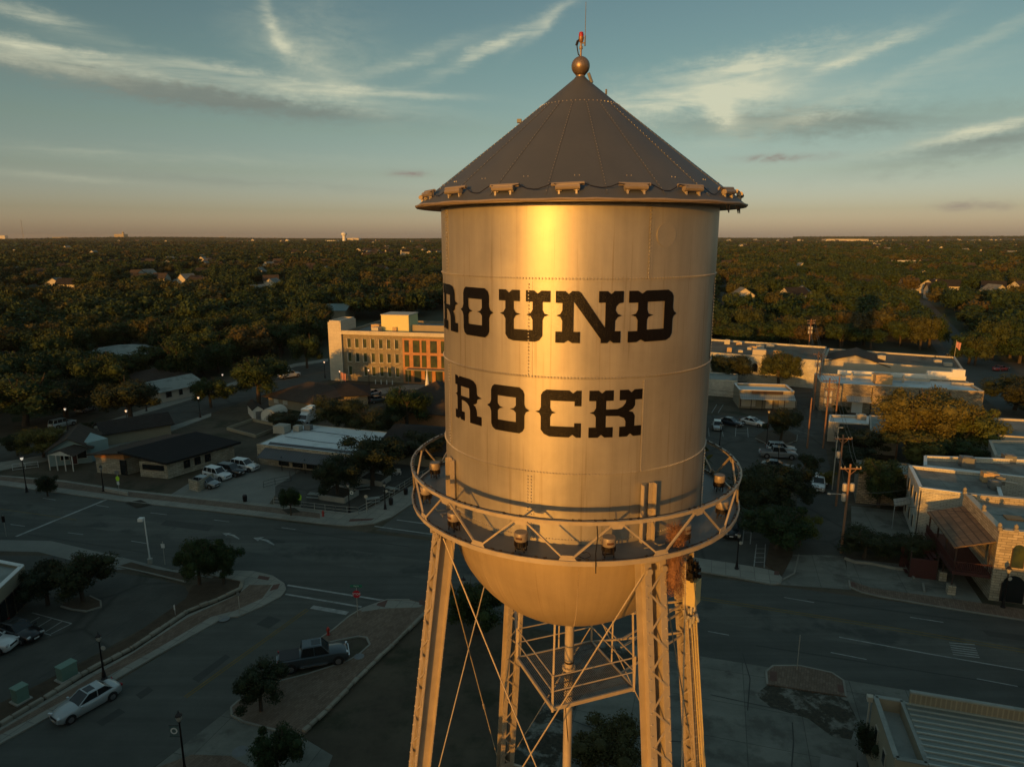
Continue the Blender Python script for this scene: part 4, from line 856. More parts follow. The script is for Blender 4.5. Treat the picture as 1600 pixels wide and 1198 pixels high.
# --- four level office building
def office():
    a=G(548,597); b=G(640,600); a=Vector((-42.6,164.8,0)); dirn=(G(694,602)-G(517,594)); dirn=Vector((dirn.x,dirn.y,0)).normalized(); n=Vector((-dirn.y,dirn.x,0))
    tw0=V2(G(517,594)); tw1=tw0+dirn*3.5; f0=tw1+n*.6; 
    root,rf=flat_building('office_building','large three-storey office block of grey and orange brick with a cream corner tower',[T2(f0),T2(f0+dirn*62),T2(f0+dirn*62+n*26),T2(f0+n*26)],12.6,M['grey_brick'],M['grey_roof'],.7,.4)
    mb=MB(); mb.prism([T2(p) for p in (tw0,tw1+dirn*.01,tw1+n*9,tw0+n*9)],0,15.0); mb.build('stair_tower',M['cream_stone'],root)
    mb=MB(); q=[tw0+dirn*.4+n*.4,tw1-dirn*.4+n*.4,tw1-dirn*.4+n*8.6,tw0+dirn*.4+n*8.6]; mb.prism([T2(p) for p in q],14.9,15.02); 
    for i in range(4): c,d_=q[i],q[(i+1)%4]; mb.beam((c.x,c.y,15.2),(d_.x,d_.y,15.2),.35,.4)
    mb.build('tower_parapet',M['stucco'],root)
    o0=f0+dirn*16.1; mb=MB(); mb.prism([T2(p) for p in (o0-n*.15,o0+dirn*37.6-n*.15,o0+dirn*37.6+n*.1,o0+n*.1)],0,11.4); mb.build('brick_bay',M['red_brick'],root)
    mb=MB(); s=f0-n*.28; mb.beam((s.x,s.y,12.3),((s+dirn*62.2).x,(s+dirn*62.2).y,12.3),.75,.55); mb.beam((s.x,s.y,12.75),((s+dirn*62.2).x,(s+dirn*62.2).y,12.75),.4,.4); mb.build('cornice',M['cream_stone'],root)
    it=[]
    for x in (1.9,4.0,6.1,8.25,10.4,12.5,14.6):
        for z in (1.6,5.1,8.7): 
            if not (z<2 and 3.5<x<5): it.append((x,z,.75,2.2))
    openings(root,f0,f0+dirn*62,it,pane='glass_green')
    mb=MB()
    for x,z,w_,h_ in it: c=f0+dirn*(x-.5)-n*.2; mb.box((c.x,c.y,z+1.1),(.16,.34,2.4),math.atan2(dirn.y,dirn.x)); c=f0+dirn*x-n*.17; mb.box((c.x,c.y,z-.15),(1.2,.34,.12),math.atan2(dirn.y,dirn.x))
    mb.build('window_fin',M['cream_stone'],root)
    it=[(x,z,w,2.9) for z in (4.3,8.0) for x,w in ((1.1,1.05),(3.6,1.6),(5.6,1.05),(8.1,1.6),(10.6,1.05),(13,1.6),(15.4,1.05),(18,1.6),(21,1.6),(24,1.6),(28,1.6),(32,1.6))]+[(x,.5,w,2.9) for x,w in ((1.3,1.4),(3.8,1.7),(6.6,1.7),(9.4,1.7),(12,1.7),(15,1.7),(18,2.4),(22,2.4),(26,2.4),(30,2.4))]
    openings(root,o0-n*.15,o0+dirn*37-n*.15,it,frame='dark_wood',pane='glass_green')
    mb=MB(); c=o0+dirn*10-n*1.2; mb.box((c.x,c.y,3.9),(17,2.2,.25),math.atan2(dirn.y,dirn.x)); 
    for s_ in(-8,-2,4,8): p=c+dirn*s_-n*.9; mb.tube((p.x,p.y,0),(p.x,p.y,3.9),.09,6)
    mb.build('canopy',M['steel_dark'],root)
    p0=f0+dirn*8.6+n*5; mb=MB(); mb.prism([T2(p) for p in (p0,p0+dirn*7.4,p0+dirn*7.4+n*7,p0+n*7)],11.9,16.4); PH=mb.build('penthouse',plain('pale_yellow_render',(.62,.55,.26),.85),root)
    mb=MB(); q=[p0-dirn*.15-n*.15,p0+dirn*7.55-n*.15,p0+dirn*7.55+n*7.15,p0-dirn*.15+n*7.15]; mb.prism([T2(p) for p in q],16.41,16.62); mb.build('penthouse_roof',M['stucco'],PH)
    mb=MB(); c=p0+dirn*3.7-n*.3; mb.box((c.x,c.y,12.7),(1.1,.5,1.5),math.atan2(dirn.y,dirn.x)); mb.build('louvre',M['tan_hvac'],PH)
    mb=MB(); q0=p0+dirn*7.6+n*1.5; mb.prism([T2(p) for p in (q0,q0+dirn*13,q0+dirn*13+n*.2,q0+n*.2)],11.9,13.9); mb.prism([T2(p) for p in (q0+dirn*13,q0+dirn*13.2,q0+dirn*13.2+n*8,q0+dirn*13+n*8)],11.9,13.9); mb.build('screen_wall',M['stucco_tan'],root)
    rnd=random.Random(5)
    for k in range(7): c=f0+dirn*rnd.uniform(1.8,8.5)+n*rnd.uniform(3,10) if k<3 else f0+dirn*rnd.uniform(24,52)+n*rnd.uniform(6,20); unit(root,(c.x,c.y,11.9),(rnd.uniform(1.2,2.6),rnd.uniform(1.2,2),rnd.uniform(1,2)),'hvac' if k%2 else 'tan_hvac')
    for k in range(4): c=f0+dirn*(9.5+k*1.5)-n*2.4; b=tag(MB().tube((c.x,c.y,0),(c.x,c.y,1.1),.12,10).build('bollard',M['white'],org=(c.x,c.y,0)),'white bollard in the row before the grey brick front of the office block','bollard','bollards by the office block')
office()
# --- modern low house with two shed roofs
def modern_house():
    a=V2(G(152,738)); b=V2(G(263,748)); c=V2(G(367,716)); d=a+(c-b); root=thing('modern_house',((a+c)/2),'low modern limestone house with a black sloped roof and orange cedar fascia','house')
    e=(c-b).normalized(); f=(b-a).normalized(); s1=a+(b-a)*.42; s2=a+(b-a)*.62
    mb=MB(); W=(c-b)
    mb.prism([T2(p) for p in (a,s1,s1+W,d)],0,2.7); mb.prism([T2(p) for p in (s2,b,c,s2+W)],0,2.45); mb.prism([T2(p) for p in (s1+e*2.5,s2+e*2.5,s2+W-e*.1,s1+W-e*.1)],0,2.5); mb.build('wall',M['limestone'],root)
    def slab(q,zs,t=.2): m=MB(); m.add([(p.x,p.y,z) for p,z in zip(q,zs)]+[(p.x,p.y,z-t) for p,z in zip(q,zs)],[(0,1,2,3),(7,6,5,4),(0,4,5,1),(1,5,6,2),(2,6,7,3),(3,7,4,0)]); return m
    o=.7
    slab([s1-f*.3-e*o,b+f*o-e*o,c+f*o+e*o,s1+W-f*.3+e*o],[4.0,2.75,2.75,4.0],.32).build('black_roof',M['black_roof'],root)
    slab([a-f*o-e*o,s1+f*.4-e*o,s1+f*.4+W+e*o,d-f*o+e*o],[3.1,3.75,3.75,3.1],.2).build('rear_roof',M['brown_roof'],root)
    m=MB(); m.add([(a.x,a.y,2.7),(s1.x,s1.y,2.7),(s1.x,s1.y,3.52),(a.x,a.y,2.98)],[(0,1,2,3)]); m.add([((a-e*.12).x,(a-e*.12).y,2.55),((s1-e*.12).x,(s1-e*.12).y,2.55),((s1-e*.12).x,(s1-e*.12).y,3.5),((a-e*.12).x,(a-e*.12).y,2.95)],[(0,1,2,3)]); m.add([((s1-e*.12).x,(s1-e*.12).y,2.55),((s1+e*3).x,(s1+e*3).y,2.55),((s1+e*3).x,(s1+e*3).y,3.5),((s1-e*.12).x,(s1-e*.12).y,3.5)],[(0,1,2,3)]); m.build('cedar_fascia',M['orange_wood'],root)
    openings(root,b,c,[(3.2,.95,.9,1.1),(5.0,.95,.9,1.1),(6.8,.95,.9,1.1)],frame='black'); openings(root,s2,b,[((b-s2).length*.5,1.3,(b-s2).length*.75,.7)],frame='black'); openings(root,a,s1,[((s1-a).length*.93,0.05,1.0,2.3)],frame='black',name='door')
modern_house()
# --- blue cottage
r,rf,f=gable_house('cottage','small pale blue cottage with a dark roof and a front porch gable',rect(G(78,729),G(144,722),9),2.7,1.7,M['siding_blue'],M['brown_roof'],.5,1)
openings(r,G(78,729),G(144,722),[(2.2,.9,1.1,1.2),(4.6,.9,1.3,1.2)],frame='siding_white'); openings(r,G(78,729),G(144,722),[(3.4,.05,.9,2.0)],frame='siding_white',pane='red_wood',name='door')
a=V2(G(82,733)); mb=MB(); mb.add([(a.x-.4,a.y-.6,2.5),(a.x+2.2,a.y-.9,3.3),(a.x+4.4,a.y-1.2,2.5),(a.x-.4,a.y+3,2.5),(a.x+2.2,a.y+3,3.3),(a.x+4.4,a.y+3,2.5)],[(0,1,4,3),(1,2,5,4)]); mb.build('porch_roof',M['brown_roof'],r)
mb=MB(); mb.add([(a.x,a.y-.5,2.5),(a.x+4,a.y-1.05,2.5),(a.x+2.1,a.y-.75,3.2)],[(0,1,2)]); 
for s in(0,1.3,2.7,4): mb.box((a.x+s,a.y-.5-s*.13,1.25),(.12,.12,2.5))
mb.build('porch_front',M['siding_white'],r)
mb=MB(); c=G(152,712); mb.prism([T2(p) for p in rect(G(140,722),G(172,714),7)],0,3.3); mb.build('side_wing',M['siding_blue'],r)
r,rf,f=gable_house('long_house','long dark shingled house behind the blue cottage',rect(G(165,697),G(268,680),7),2.4,1.3,M['stucco_tan'],M['dark_roof'],.6,0)
# --- white-roofed restaurant with a dark metal awning
a=G(401,694,3.3); b=G(560,712,3.3); foot=rect(a,b,13); root,rf=flat_building('restaurant','flat white roofed limestone restaurant with a dark ribbed metal awning',foot,3.35,M['limestone'],M['white_roof'],.12,.2)
a=V2(a);b=V2(b);d=(b-a).normalized();n=Vector((-d.y,d.x,0)); s=a+d*1.6
mb=MB(); q=[s-n*2.2,b+d*.3-n*2.2,b+d*.3+n*1.3,s+n*1.3]; zs=[1.95,1.95,3.5,3.5]; mb.add([(p.x,p.y,z) for p,z in zip(q,zs)]+[(p.x,p.y,z-.1) for p,z in zip(q,zs)],[(0,1,2,3),(7,6,5,4),(0,4,5,1),(1,5,6,2),(3,7,4,0)]); mb.build('metal_awning',M['awning'],root)
mb=MB()
for k in range(5): p=s+(b-s)*(k/4)-n*1.7; mb.tube((p.x,p.y,0),(p.x,p.y,2.4),.06,6)
mb.build('awning_post',M['black'],root)
openings(root,a+d*3,b,[(x,.3,1.8,1.9) for x in (2,4.6,7.2,9.8)],frame='black')
c=V2(G(441,675,3.3)); unit(root,(c.x,c.y,3.3),(2.2,2,1.3),'conc_wall'); unit(root,(c.x+2.4,c.y+1.0,3.3),(1.2,1.2,.9)); unit(root,(c.x+4,c.y+1.8,3.3),(1.2,1.0,.8),'steel_dark')
mb=MB(); P=[V2(G(*p,3.3)) for p in ((445,682),(495,690),(532,694),(540,690))]
for p,q in zip(P,P[1:]): mb.tube((p.x,p.y,3.36),(q.x,q.y,3.36),.04,5)
P=[V2(G(*p,3.3)) for p in ((460,670),(500,675),(545,681))]
for p,q in zip(P,P[1:]): mb.tube((p.x,p.y,3.36),(q.x,q.y,3.36),.04,5)
mb.build('roof_pipe',M['black'],root)
# --- brown hipped house, sheds, church
foot=rect(G(420,634),G(490,646),13); r,rf,f=gable_house('ranch_house','wide brown hip roofed house beyond the white shed and the van',foot,2.6,2.2,M['stucco_tan'],M['brown_roof'],1.0,0,hip=True); openings(r,foot[0],foot[1],[(2.5,1,1.2,1.1),(5.2,1,1.2,1.1)],frame='siding_white',pane='siding_white')
r,rf,f=gable_house('ranch_house','dark roofed wing house between the ranch house and the big tree',rect(G(500,636),G(575,632),9),2.5,1.6,M['stucco_tan'],M['dark_roof'],.8,0,hip=True)
r,rf,f=gable_house('garden_shed','white garden shed with double doors and a gable front',rect(G(396,656),G(412,654),6),2.1,.8,M['siding_white'],M['dark_roof'],.15,1,cat='shed'); openings(r,G(396,656),G(412,654),[(1.2,.1,1.4,1.6)],frame='siding_white',pane='steel_dark',name='door')
c=V2(G(420,660)); r=thing('barn_shed',c,'round-shouldered tan barn shed beside the white shed','shed'); mb=MB(); dx=Vector((.96,-.28,0)); dy=Vector((.28,.96,0)); pr=[(-1.7,0),(-1.7,1.5),(-1.45,2.1),(-.8,2.6),(0,2.75),(.8,2.6),(1.45,2.1),(1.7,1.5),(1.7,0)]
P=[c+dx*x+Vector((0,0,z)) for x,z in pr]+[c+dx*x+dy*4+Vector((0,0,z)) for x,z in pr]; mb.add(P,[tuple(range(9)),tuple(range(17,8,-1))]); mb.build('wall',M['siding_white'],r); mb=MB(); P2=[p+(Vector((0,0,.05)) if i%9 not in(0,8) else Vector()) for i,p in enumerate(P)]; mb.add([p+dy*(-.1 if i<9 else .1)for i,p in enumerate(P2)],[(i,i+1,i+10,i+9) for i in range(8)]); mb.build('roof',M['stucco'],r); openings(r,c-dx*.8+dx*.5,c+dx*1.6,[(.7,.1,1.0,1.5)],frame='siding_white',pane='steel_dark',name='door')
r,rf,f=gable_house('church','brown roofed church with a slender white steeple behind the trees',rect(G(595,660,0),G(720,672),16),3.2,4.2,M['red_brick'],M['brown_roof'],.8,1,cat='church',hip=True)
c=V2(G(668,616,3)); mb=MB(); mb.prism([(c.x-.6,c.y-.6),(c.x+.6,c.y-.6),(c.x+.6,c.y+.6),(c.x-.6,c.y+.6)],2.5,4.4); mb.build('steeple_base',M['white'],r); mb=MB(); mb.lathe([(.55,4.4),(.02,8.6)],8,(c.x,c.y,0)); mb.build('spire',M['white'],r)
foot=rect(G(596,722),G(720,735),14); r,rf,f=gable_house('church_hall','low dark hall with a broad curved roof beside the walkway ring on the left',foot,2.6,1.9,M['stucco_tan'],M['dark_roof'],1.0,0,cat='hall')
# --- houses beyond the north street
foot=rect(G(252,630),G(318,615),9); r,rf,f=gable_house('teal_roof_house','cream house under a teal metal roof beyond the north street',foot,2.7,1.6,M['stucco'],M['blue_roof'],.6,0); openings(r,foot[0],foot[1],[(2,1,1.3,1.3),(5,1,.8,1.3),(8,1,1.4,1.3)],frame='steel_dark')
foot=rect(G(138,571),G(240,566),14); r,rf,f=gable_house('school_hall','wide low grey roofed hall on the lawn among trees at left',foot,3.0,1.6,M['stucco'],M['blue_roof'],1.4,0,hip=True,cat='hall'); openings(r,foot[0],foot[1],[(k*2.6+1.5,1.2,1.5,1.2) for k in range(8)],frame='steel_dark')
r,rf,f=gable_house('brown_bungalow','brown roofed bungalow behind the teal roofed house',rect(G(225,612),G(300,600),12),2.7,1.4,M['stucco_tan'],M['brown_roof'],.6,0,hip=True)
r,rf,f=gable_house('edge_house','grey roofed white house at the left edge of the view',rect(G(-40,582),G(12,578),10),2.8,1.5,M['siding_white'],M['blue_roof'],.6,0)
r,rf,f=gable_house('dim_cottage','dark cottage hidden in the trees left of the north street',rect(G(90,640),G(150,628),9),2.6,2.2,M['red_brick'],M['dark_roof'],.5,1)
r,rf,f=gable_house('green_roof_barn','green metal roofed barn standing behind the office tower',rect(G(506,503),G(540,503),18),5,2,M['stucco_tan'],M['teal_roof'],.6,0,cat='barn')
# --- left edge restaurant
foot=[T2(G(34,884,3.6)),T2(G(-90,862,3.6)),T2(G(-150,905,3.6)),T2(G(-30,935,3.6))]
foot=[T2(G(38,883,3.8)),T2(G(-10,928,3.8)),T2(G(-150,900,3.8)),T2(G(-70,862,3.8))]
root,rf=flat_building('diner','brown brick diner with a pale flat roof at the left edge',foot,3.8,M['stucco_tan'],M['blue_roof'],.3,.35,M['white'])
a,b=V2(foot[1]),V2(foot[0]); L=(b-a).length; openings(root,a,b,[(L*.15,.2,1.1,2.2),(L*.4,.2,1.1,2.2),(L*.75,.2,2.2,2.2)],frame='dark_wood')
# --- right side: long white brick block with gabled part
p0=V2(G(1095,549,7.0)); p1=V2(G(1283,563,7.0)); d=(p1-p0).normalized(); n=Vector((-d.y,d.x,0)); L=(p1-p0).length
root,rf=flat_building('long_brick_block','long two-storey white brick block with arched dark windows right of the tank',[T2(p0-d*8),T2(p0+d*L*1.0),T2(p0+d*L+n*24),T2(p0-d*8+n*24)],7.0,M['white_brick'],M['gravel_roof'],.5,.35)
openings(root,p0-d*8,p1,[(8+s,2.9,1.3,1.5) for s in (1.2,4.0,7.2,10.4,13.6,16.8)],arch=True,frame='trim')
rnd=random.Random(8)
for k in range(11): c=p0+d*rnd.uniform(2,20)+n*rnd.uniform(5,20); unit(root,(c.x,c.y,6.5),(rnd.uniform(.8,2.2),rnd.uniform(.8,1.6),rnd.uniform(.5,1.3)),'hvac' if k%3 else 'tan_hvac')
mb=MB(); c=p0+d*14+n*2.6; mb.box((c.x,c.y,7.3),(3.2,2,1.9),MA); mb.build('roof_hatch_house',M['stucco'],root)
q0=V2(G(1378,578,6.5)); q1=V2(G(1450,577,6.5)); q1=p0+d*(L+38); a0=p1+d*.05
root,rf=flat_building('tan_roof_block','low cream building with tan flat roofs behind the gabled hall',[T2(a0+n*11),T2(a0+d*30+n*11),T2(a0+d*30+n*30),T2(a0+n*30)],5.6,M['stucco'],M['gravel_roof'],.35,.35,M['stucco'])
for k in range(6): c=a0+d*rnd.uniform(2,28)+n*rnd.uniform(14,27); unit(root,(c.x,c.y,5.25),(rnd.uniform(.8,2),1.2,rnd.uniform(.6,1.2)))
foot=[T2(V2(G(1283,594))),T2(V2(G(1283,594))+d*14.5),T2(V2(G(1283,594))+d*14.5+n*12),T2(V2(G(1283,594))+n*12)]
r,rf,f=gable_house('gabled_hall','cream gable fronted hall with a dark brown roof before the tan roofs',foot,5.0,2.2,M['stucco'],M['brown_roof'],.7,1,cat='hall')
# --- limestone building with rubble wall
g0=V2(G(1283,598,6.0)); g1=V2(G(1538,612,6.0)); d=(g1-g0).normalized(); n=Vector((-d.y,d.x,0)); L=(g1-g0).length
root,rf=flat_building('limestone_store','long rubble limestone building with a white membrane roof and stepped parapet',[T2(g0),T2(g1),T2(g1+n*11),T2(g0+n*11)],6.0,M['rubble'],M['white_roof'],.3,.4,M['stucco'])
mb=MB(); c=g1+n*10.5; mb.box(((g0+n*11.2+d*(L*.58)).x,(g0+n*11.2+d*(L*.58)).y,6.3),(L*.84,.5,1.3),MA); mb.box(((g1+n*11-d*4.5).x,(g1+n*11-d*4.5).y,7.2),(6,.8,1.2),math.atan2(d.y,d.x)); mb.box(((g1+n*11-d*1.6).x,(g1+n*11-d*1.6).y,7.6),(2.4,.9,1.6),math.atan2(d.y,d.x)); mb.build('stepped_parapet',M['white'],root)
c=g0+d*(L*.42)+n*4.5; unit(root,(c.x,c.y,5.7),(3.2,2.6,2.0),'tan_hvac'); c=g0+d*5+n*7
mb=MB(); mb.beam((c.x,c.y,6.4),((c+d*17).x,(c+d*17).y,6.4),.6,.6); [mb.tube(((c+d*k).x,(c+d*k).y,5.7),((c+d*k).x,(c+d*k).y,7.2),.25,8) for k in(2,6,9.5,12)]; mb.beam(((c+d*21).x,(c+d*21).y,6.1),((c+d*25).x,(c+d*25).y,6.1),.7,.5); mb.build('roof_duct',M['hvac'],root)
c=g0+d*6.6-n*.9; mb=MB(); q=[g0+d*5.0-n*.05,g0+d*9.6-n*.05,g0+d*9.6-n*1.9,g0+d*5.0-n*1.9]; mb.add([(p.x,p.y,z) for p,z in zip(q,[3.6,3.6,2.8,2.8])]+[(p.x,p.y,z-.1) for p,z in zip(q,[3.6,3.6,2.8,2.8])],[(3,2,1,0),(4,5,6,7),(2,3,7,6),(1,2,6,5),(3,0,4,7)]); mb.build('door_awning',M['awning_light'],root)
openings(root,g0,g1,[(7.3,.1,1.9,2.3)],frame='white',pane='white',name='door')
mb=MB()
for k in (.33,.62,.8): p=g0+d*(L*k)-n*.1; mb.tube((p.x,p.y,0),(p.x,p.y,5.6),.09,6)
mb.build('downpipe',M['black'],root)
# --- shop with sign behind the car park
s0=V2(G(1156,640)); s1=V2(G(1242,643)); d=(s1-s0).normalized(); n=Vector((-d.y,d.x,0)); L=(s1-s0).length
root,rf=flat_building('roadside_shop','small roadside shop with a pale metal canopy and dark name board beyond the car park',[T2(s0+n*1.8),T2(s1+n*1.8),T2(s1+n*9),T2(s0+n*9)],3.9,M['stucco_tan'],M['white_roof'],.5,.3,M['white'])
mb=MB(); q=[s0-n*.2,s1-n*.2,s1+n*1.9,s0+n*1.9]; zz=[2.4,2.4,3.3,3.3]; mb.add([(p.x,p.y,z) for p,z in zip(q,zz)]+[(p.x,p.y,z-.1) for p,z in zip(q,zz)],[(0,1,2,3),(7,6,5,4),(0,4,5,1),(1,5,6,2),(3,7,4,0)]); mb.build('shop_canopy',M['awning_light'],root)
mb=MB(); c=(s0+s1)/2+n*1.3; mb.box((c.x,c.y,3.6),(6.4,.15,.62),math.atan2(d.y,d.x)); SB=mb.build('name_board',M['dark_wood'],root)
def text(s,size,loc,rot,m,parent,name='lettering',ext=.01):
    cu=bpy.data.curves.new(name,'FONT'); cu.body=s; cu.size=size; cu.extrude=ext; cu.align_x='CENTER'; cu.align_y='CENTER'; o=bpy.data.objects.new(name,cu); COL.objects.link(o)
    dg=bpy.context.evaluated_depsgraph_get(); me=bpy.data.meshes.new_from_object(o.evaluated_get(dg)); bpy.data.objects.remove(o); me.materials.clear(); me.materials.append(m)
    ob=bpy.data.objects.new(name,me); COL.objects.link(ob); ob.parent=parent; pw=wl(parent); ob.location=Vector(loc)-pw; ob.rotation_euler=rot; return ob
mb=MB()
for k in range(6): p=s0+d*(L*k/5); mb.tube((p.x,p.y,0),(p.x,p.y,2.5),.07,6)
mb.build('canopy_post',M['dark_wood'],root)
openings(root,s0+n*1.8,s1+n*1.8,[(2,.4,3,1.5),(6.2,.1,1.4,2.2),(10,.4,3.6,1.5)],frame='dark_wood',pane='stucco')
w0=V2(G(1095,617)); w1=V2(G(1150,621)); root,rf=flat_building('white_storage','white walled storage building partly hidden by the tank on the right',rect(w0,w1,9),3.9,M['white_brick'],M['blue_roof'],.2,.25)
# --- mid block buildings right of the alley
def box_b(label,px4,h,wm,rm,par=.4,cap=None,name='flat_roof_building'):
    return flat_building(name,label,[T2(G(x,y,h)) for x,y in px4],h,M[wm],M[rm],par,.3,M[cap] if cap else None)
root,rf=box_b('small cream building with open roof frames beside the alley poles',[(1295,659),(1357,663),(1357,650),(1296,648)],3.6,'stucco','white_roof',.4,'white')
c=V2(G(1345,653,3.4)); unit(root,(c.x,c.y,3.3),(1.6,1.2,.8)); 
a=V2(G(1316,684,2.6)); b=V2(G(1362,686,2.6)); mb=MB(); q=[V2(G(1318,690,2.4)),V2(G(1364,692,2.4)),V2(G(1356,664,3.5)),V2(G(1312,662,3.5))]; zz=[2.4,2.4,3.5,3.5]; mb.add([(p.x,p.y,z) for p,z in zip(q,zz)]+[(p.x,p.y,0) for p in q],[(0,1,2,3),(0,4,5,1),(1,5,6,2),(3,7,4,0)]); mb.build('lean_to',M['dark_roof'],root)
box_b('blue grey flat roofed shed right of the small cream building',[(1360,678),(1405,682),(1398,650),(1358,648)],3.4,'stucco','blue_roof',.2)
box_b('long low pale roofed building behind the big golden tree',[(1560,680),(1700,690),(1700,660),(1535,652)],5.0,'stucco','grey_roof',.3,'stucco')
box_b('grey flat roofed building right of the big golden tree with pale parapets',[(1555,712),(1720,725),(1720,690),(1545,688)],5.0,'stucco','blue_roof',.3,'stucco')
root,rf=box_b('wide pale roofed building behind the white brick building',[(1560,741),(1720,760),(1720,722),(1444,712),(1444,728)],6.2,'white_brick','grey_roof',.6,'white')
c=V2(G(1510,728,5.6)); unit(root,(c.x,c.y,5.6),(1.6,1.5,1.3),'steel_dark'); c=V2(G(1575,722,5.6)); unit(root,(c.x,c.y,5.6),(1.4,1.4,1.1),'steel_dark')
box_b('low limestone walled building with a narrow pale roof behind the cedar tree',[(1342,736),(1424,742),(1422,724),(1338,718)],4.6,'rubble','blue_roof',.2)
root,rf=box_b('two-storey white painted brick building with patches of evening sun on its wall',[(1437,762),(1568,779),(1556,741),(1420,727)],6.5,'white_brick','grey_roof',.35,'white')
a=V2(G(1420,727,6.5)); b=V2(G(1437,762,6.5)); openings(root,a,b,[(k,z,.8,1.5) for k in (2,4.6,7.2) for z in (.9,3.9)],frame='stucco',out=1)
c=V2(G(1545,752,6.2)); unit(root,(c.x,c.y,6.2),(1.7,1.2,1.2),'tan_hvac'); c=V2(G(1553,762,6.2)); unit(root,(c.x,c.y,6.2),(1.1,1.1,.9),'steel_dark'); c=V2(G(1560,756,6.2)); unit(root,(c.x,c.y,6.2),(1.0,1.0,1.0),'steel_dark')
mb=MB(); P=[G(1548,740,7.0),G(1556,750,6.7),G(1570,752,6.8),G(1590,756,6.6)]; mb.path(P,.14,8); mb.build('roof_duct',M['hvac'],root)
p=V2(G(1439,764,6.5)); mb=MB(); mb.tube((p.x,p.y-.1,0),(p.x,p.y-.1,6.3),.06,6); mb.build('downpipe',M['black'],root)
mb=MB(); q=[(1398,790,3.1),(1423,786,3.1),(1420,776,3.7),(1396,779,3.7)]; q=[G(*t) for t in q]; mb.add([tuple(p) for p in q]+[(p.x,p.y,p.z-.1) for p in q],[(0,1,2,3),(7,6,5,4),(0,4,5,1),(1,5,6,2),(2,6,7,3),(3,7,4,0)]); mb.tube((q[0].x,q[0].y,0),q[0],.05,6); mb.build('side_canopy',M['awning_light'],root)
# --- limestone saloon with a red deck
def saloon():
    h=7.6; A=V2(G(1562,828,h)); B=A+Vector((math.cos(MA),math.sin(MA),0))*18; C=V2(G(1530,783,h)); e=(C-A); e.normalize(); n=Vector((-math.sin(MA),math.cos(MA),0)); D=A+n*10.5
    root,rf=flat_building('limestone_saloon','two-storey limestone corner building with a shingled porch roof and red deck at the right edge',[T2(A),T2(B),T2(B+n*10.5),T2(D)],h,M['limestone'],M['blue_roof'],.7,.5,M['stucco'])
    d=(B-A).normalized()
    openings(root,A,B,[(1.9,3.9,1.0,1.9),(6.0,3.9,1.0,1.9)],arch=True,frame='dark_wood',pane='glass_green'); openings(root,A,B,[(1.9,.15,1.9,1.9)],arch=True,frame='dark_wood',name='door')
    w=-d; P=lambda x,y,z:(A+w*x+n*y+Vector((0,0,z)))   # x: out from the left wall, y: back
    mb=MB(); q=[P(.05,.2,6.3),P(3.6,.2,5.2),P(3.6,9.8,5.2),P(.05,9.8,6.3)]; mb.add([tuple(p) for p in q]+[(p.x,p.y,p.z-.14) for p in q],[(0,1,2,3),(7,6,5,4),(0,4,5,1),(1,5,6,2),(2,6,7,3),(3,7,4,0)]); mb.build('porch_roof',M['shingle_tan'],root)
    mb=MB()
    for y in (.4,3.4,6.4,9.4): mb.tube(P(3.3,y,1.0),P(3.3,y,5.2),.09,8)
    mb.tube(P(.4,.35,2.6),P(.4,.35,6.1),.07,8); mb.build('porch_post',M['dark_wood'],root)
    mb=MB(); q=[P(.05,.2,2.6),P(3.5,.2,2.6),P(3.5,10,2.6),P(.05,10,2.6)]; mb.add([tuple(p) for p in q]+[(p.x,p.y,p.z-.35) for p in q],[(0,1,2,3),(7,6,5,4),(0,4,5,1),(1,5,6,2),(2,6,7,3),(3,7,4,0)]); mb.build('deck',M['red_wood'],root)
    mb=MB()
    for (x0,y0,x1,y1) in ((3.45,.25,3.45,9.9),(.1,.25,3.45,.25)):
        a,b=P(x0,y0,2.65),P(x1,y1,2.65); L=(b-a).length
        for z in (.12,1.0): mb.beam(a+Vector((0,0,z)),b+Vector((0,0,z)),.06,.06)
        k=0
        while k<L: p=a.lerp(b,k/L); mb.beam(p+Vector((0,0,.1)),p+Vector((0,0,1.0)),.045); k+=.16
    mb.build('deck_rail',M['red_wood'],root)
    for y in (.4,3.4,6.4): 
        mb=MB(); p=P(3.3,y,.5); mb.box(p,(.7,.7,1.0),MA); mb.build('stone_pier',M['limestone'],root)
    for p,zz in ((P(0,.1,h),0),(P(0,10.3,h),0),(P(-.2,5,h),0),(P(-1.4,.1,h),0)):
        mb=MB(); mb.box(p+Vector((0,0,.15)),(.35,.35,.3),MA); mb.lathe([(.12,.3),(.2,.45),(.18,.62),(.04,.75)],10,tuple(p)); mb.build('roof_urn',M['stone_block'],root,True)
    c=A+d*3.2+n*5.5; mb=MB(); mb.box((c.x,c.y,h-.6),(1.6,1.1,.18),MA); mb.build('skylight',M['red_brick'],root)
    # red stair block and yard behind the corner lot
    s=P(5.2,3.2,0); S=thing('deck_stairs',s,'dark red wooden stair and fence block beside the limestone saloon deck','stairs'); mb=MB()
    mb.box(s+Vector((0,0,1.1)),(2.6,.12,2.2),MA); mb.box(s+n*2.4+Vector((0,0,1.2)),(3.4,.12,2.4),MA)
    for k in range(9): mb.box(s+n*1.2+w*(1.4-k*.32)+Vector((0,0,.25+k*.26)),(.34,1.6,.06),MA)
    mb.build('stair_boards',M['red_wood'],S); mb=MB(); 
    for k in (-1.3,1.3): mb.tube(s+w*k,s+w*k+Vector((0,0,3)),.08,6); mb.tube(s+w*k+n*2.4,s+w*k+n*2.4+Vector((0,0,3)),.08,6)
    mb.build('stair_post',M['dark_wood'],S)
saloon()
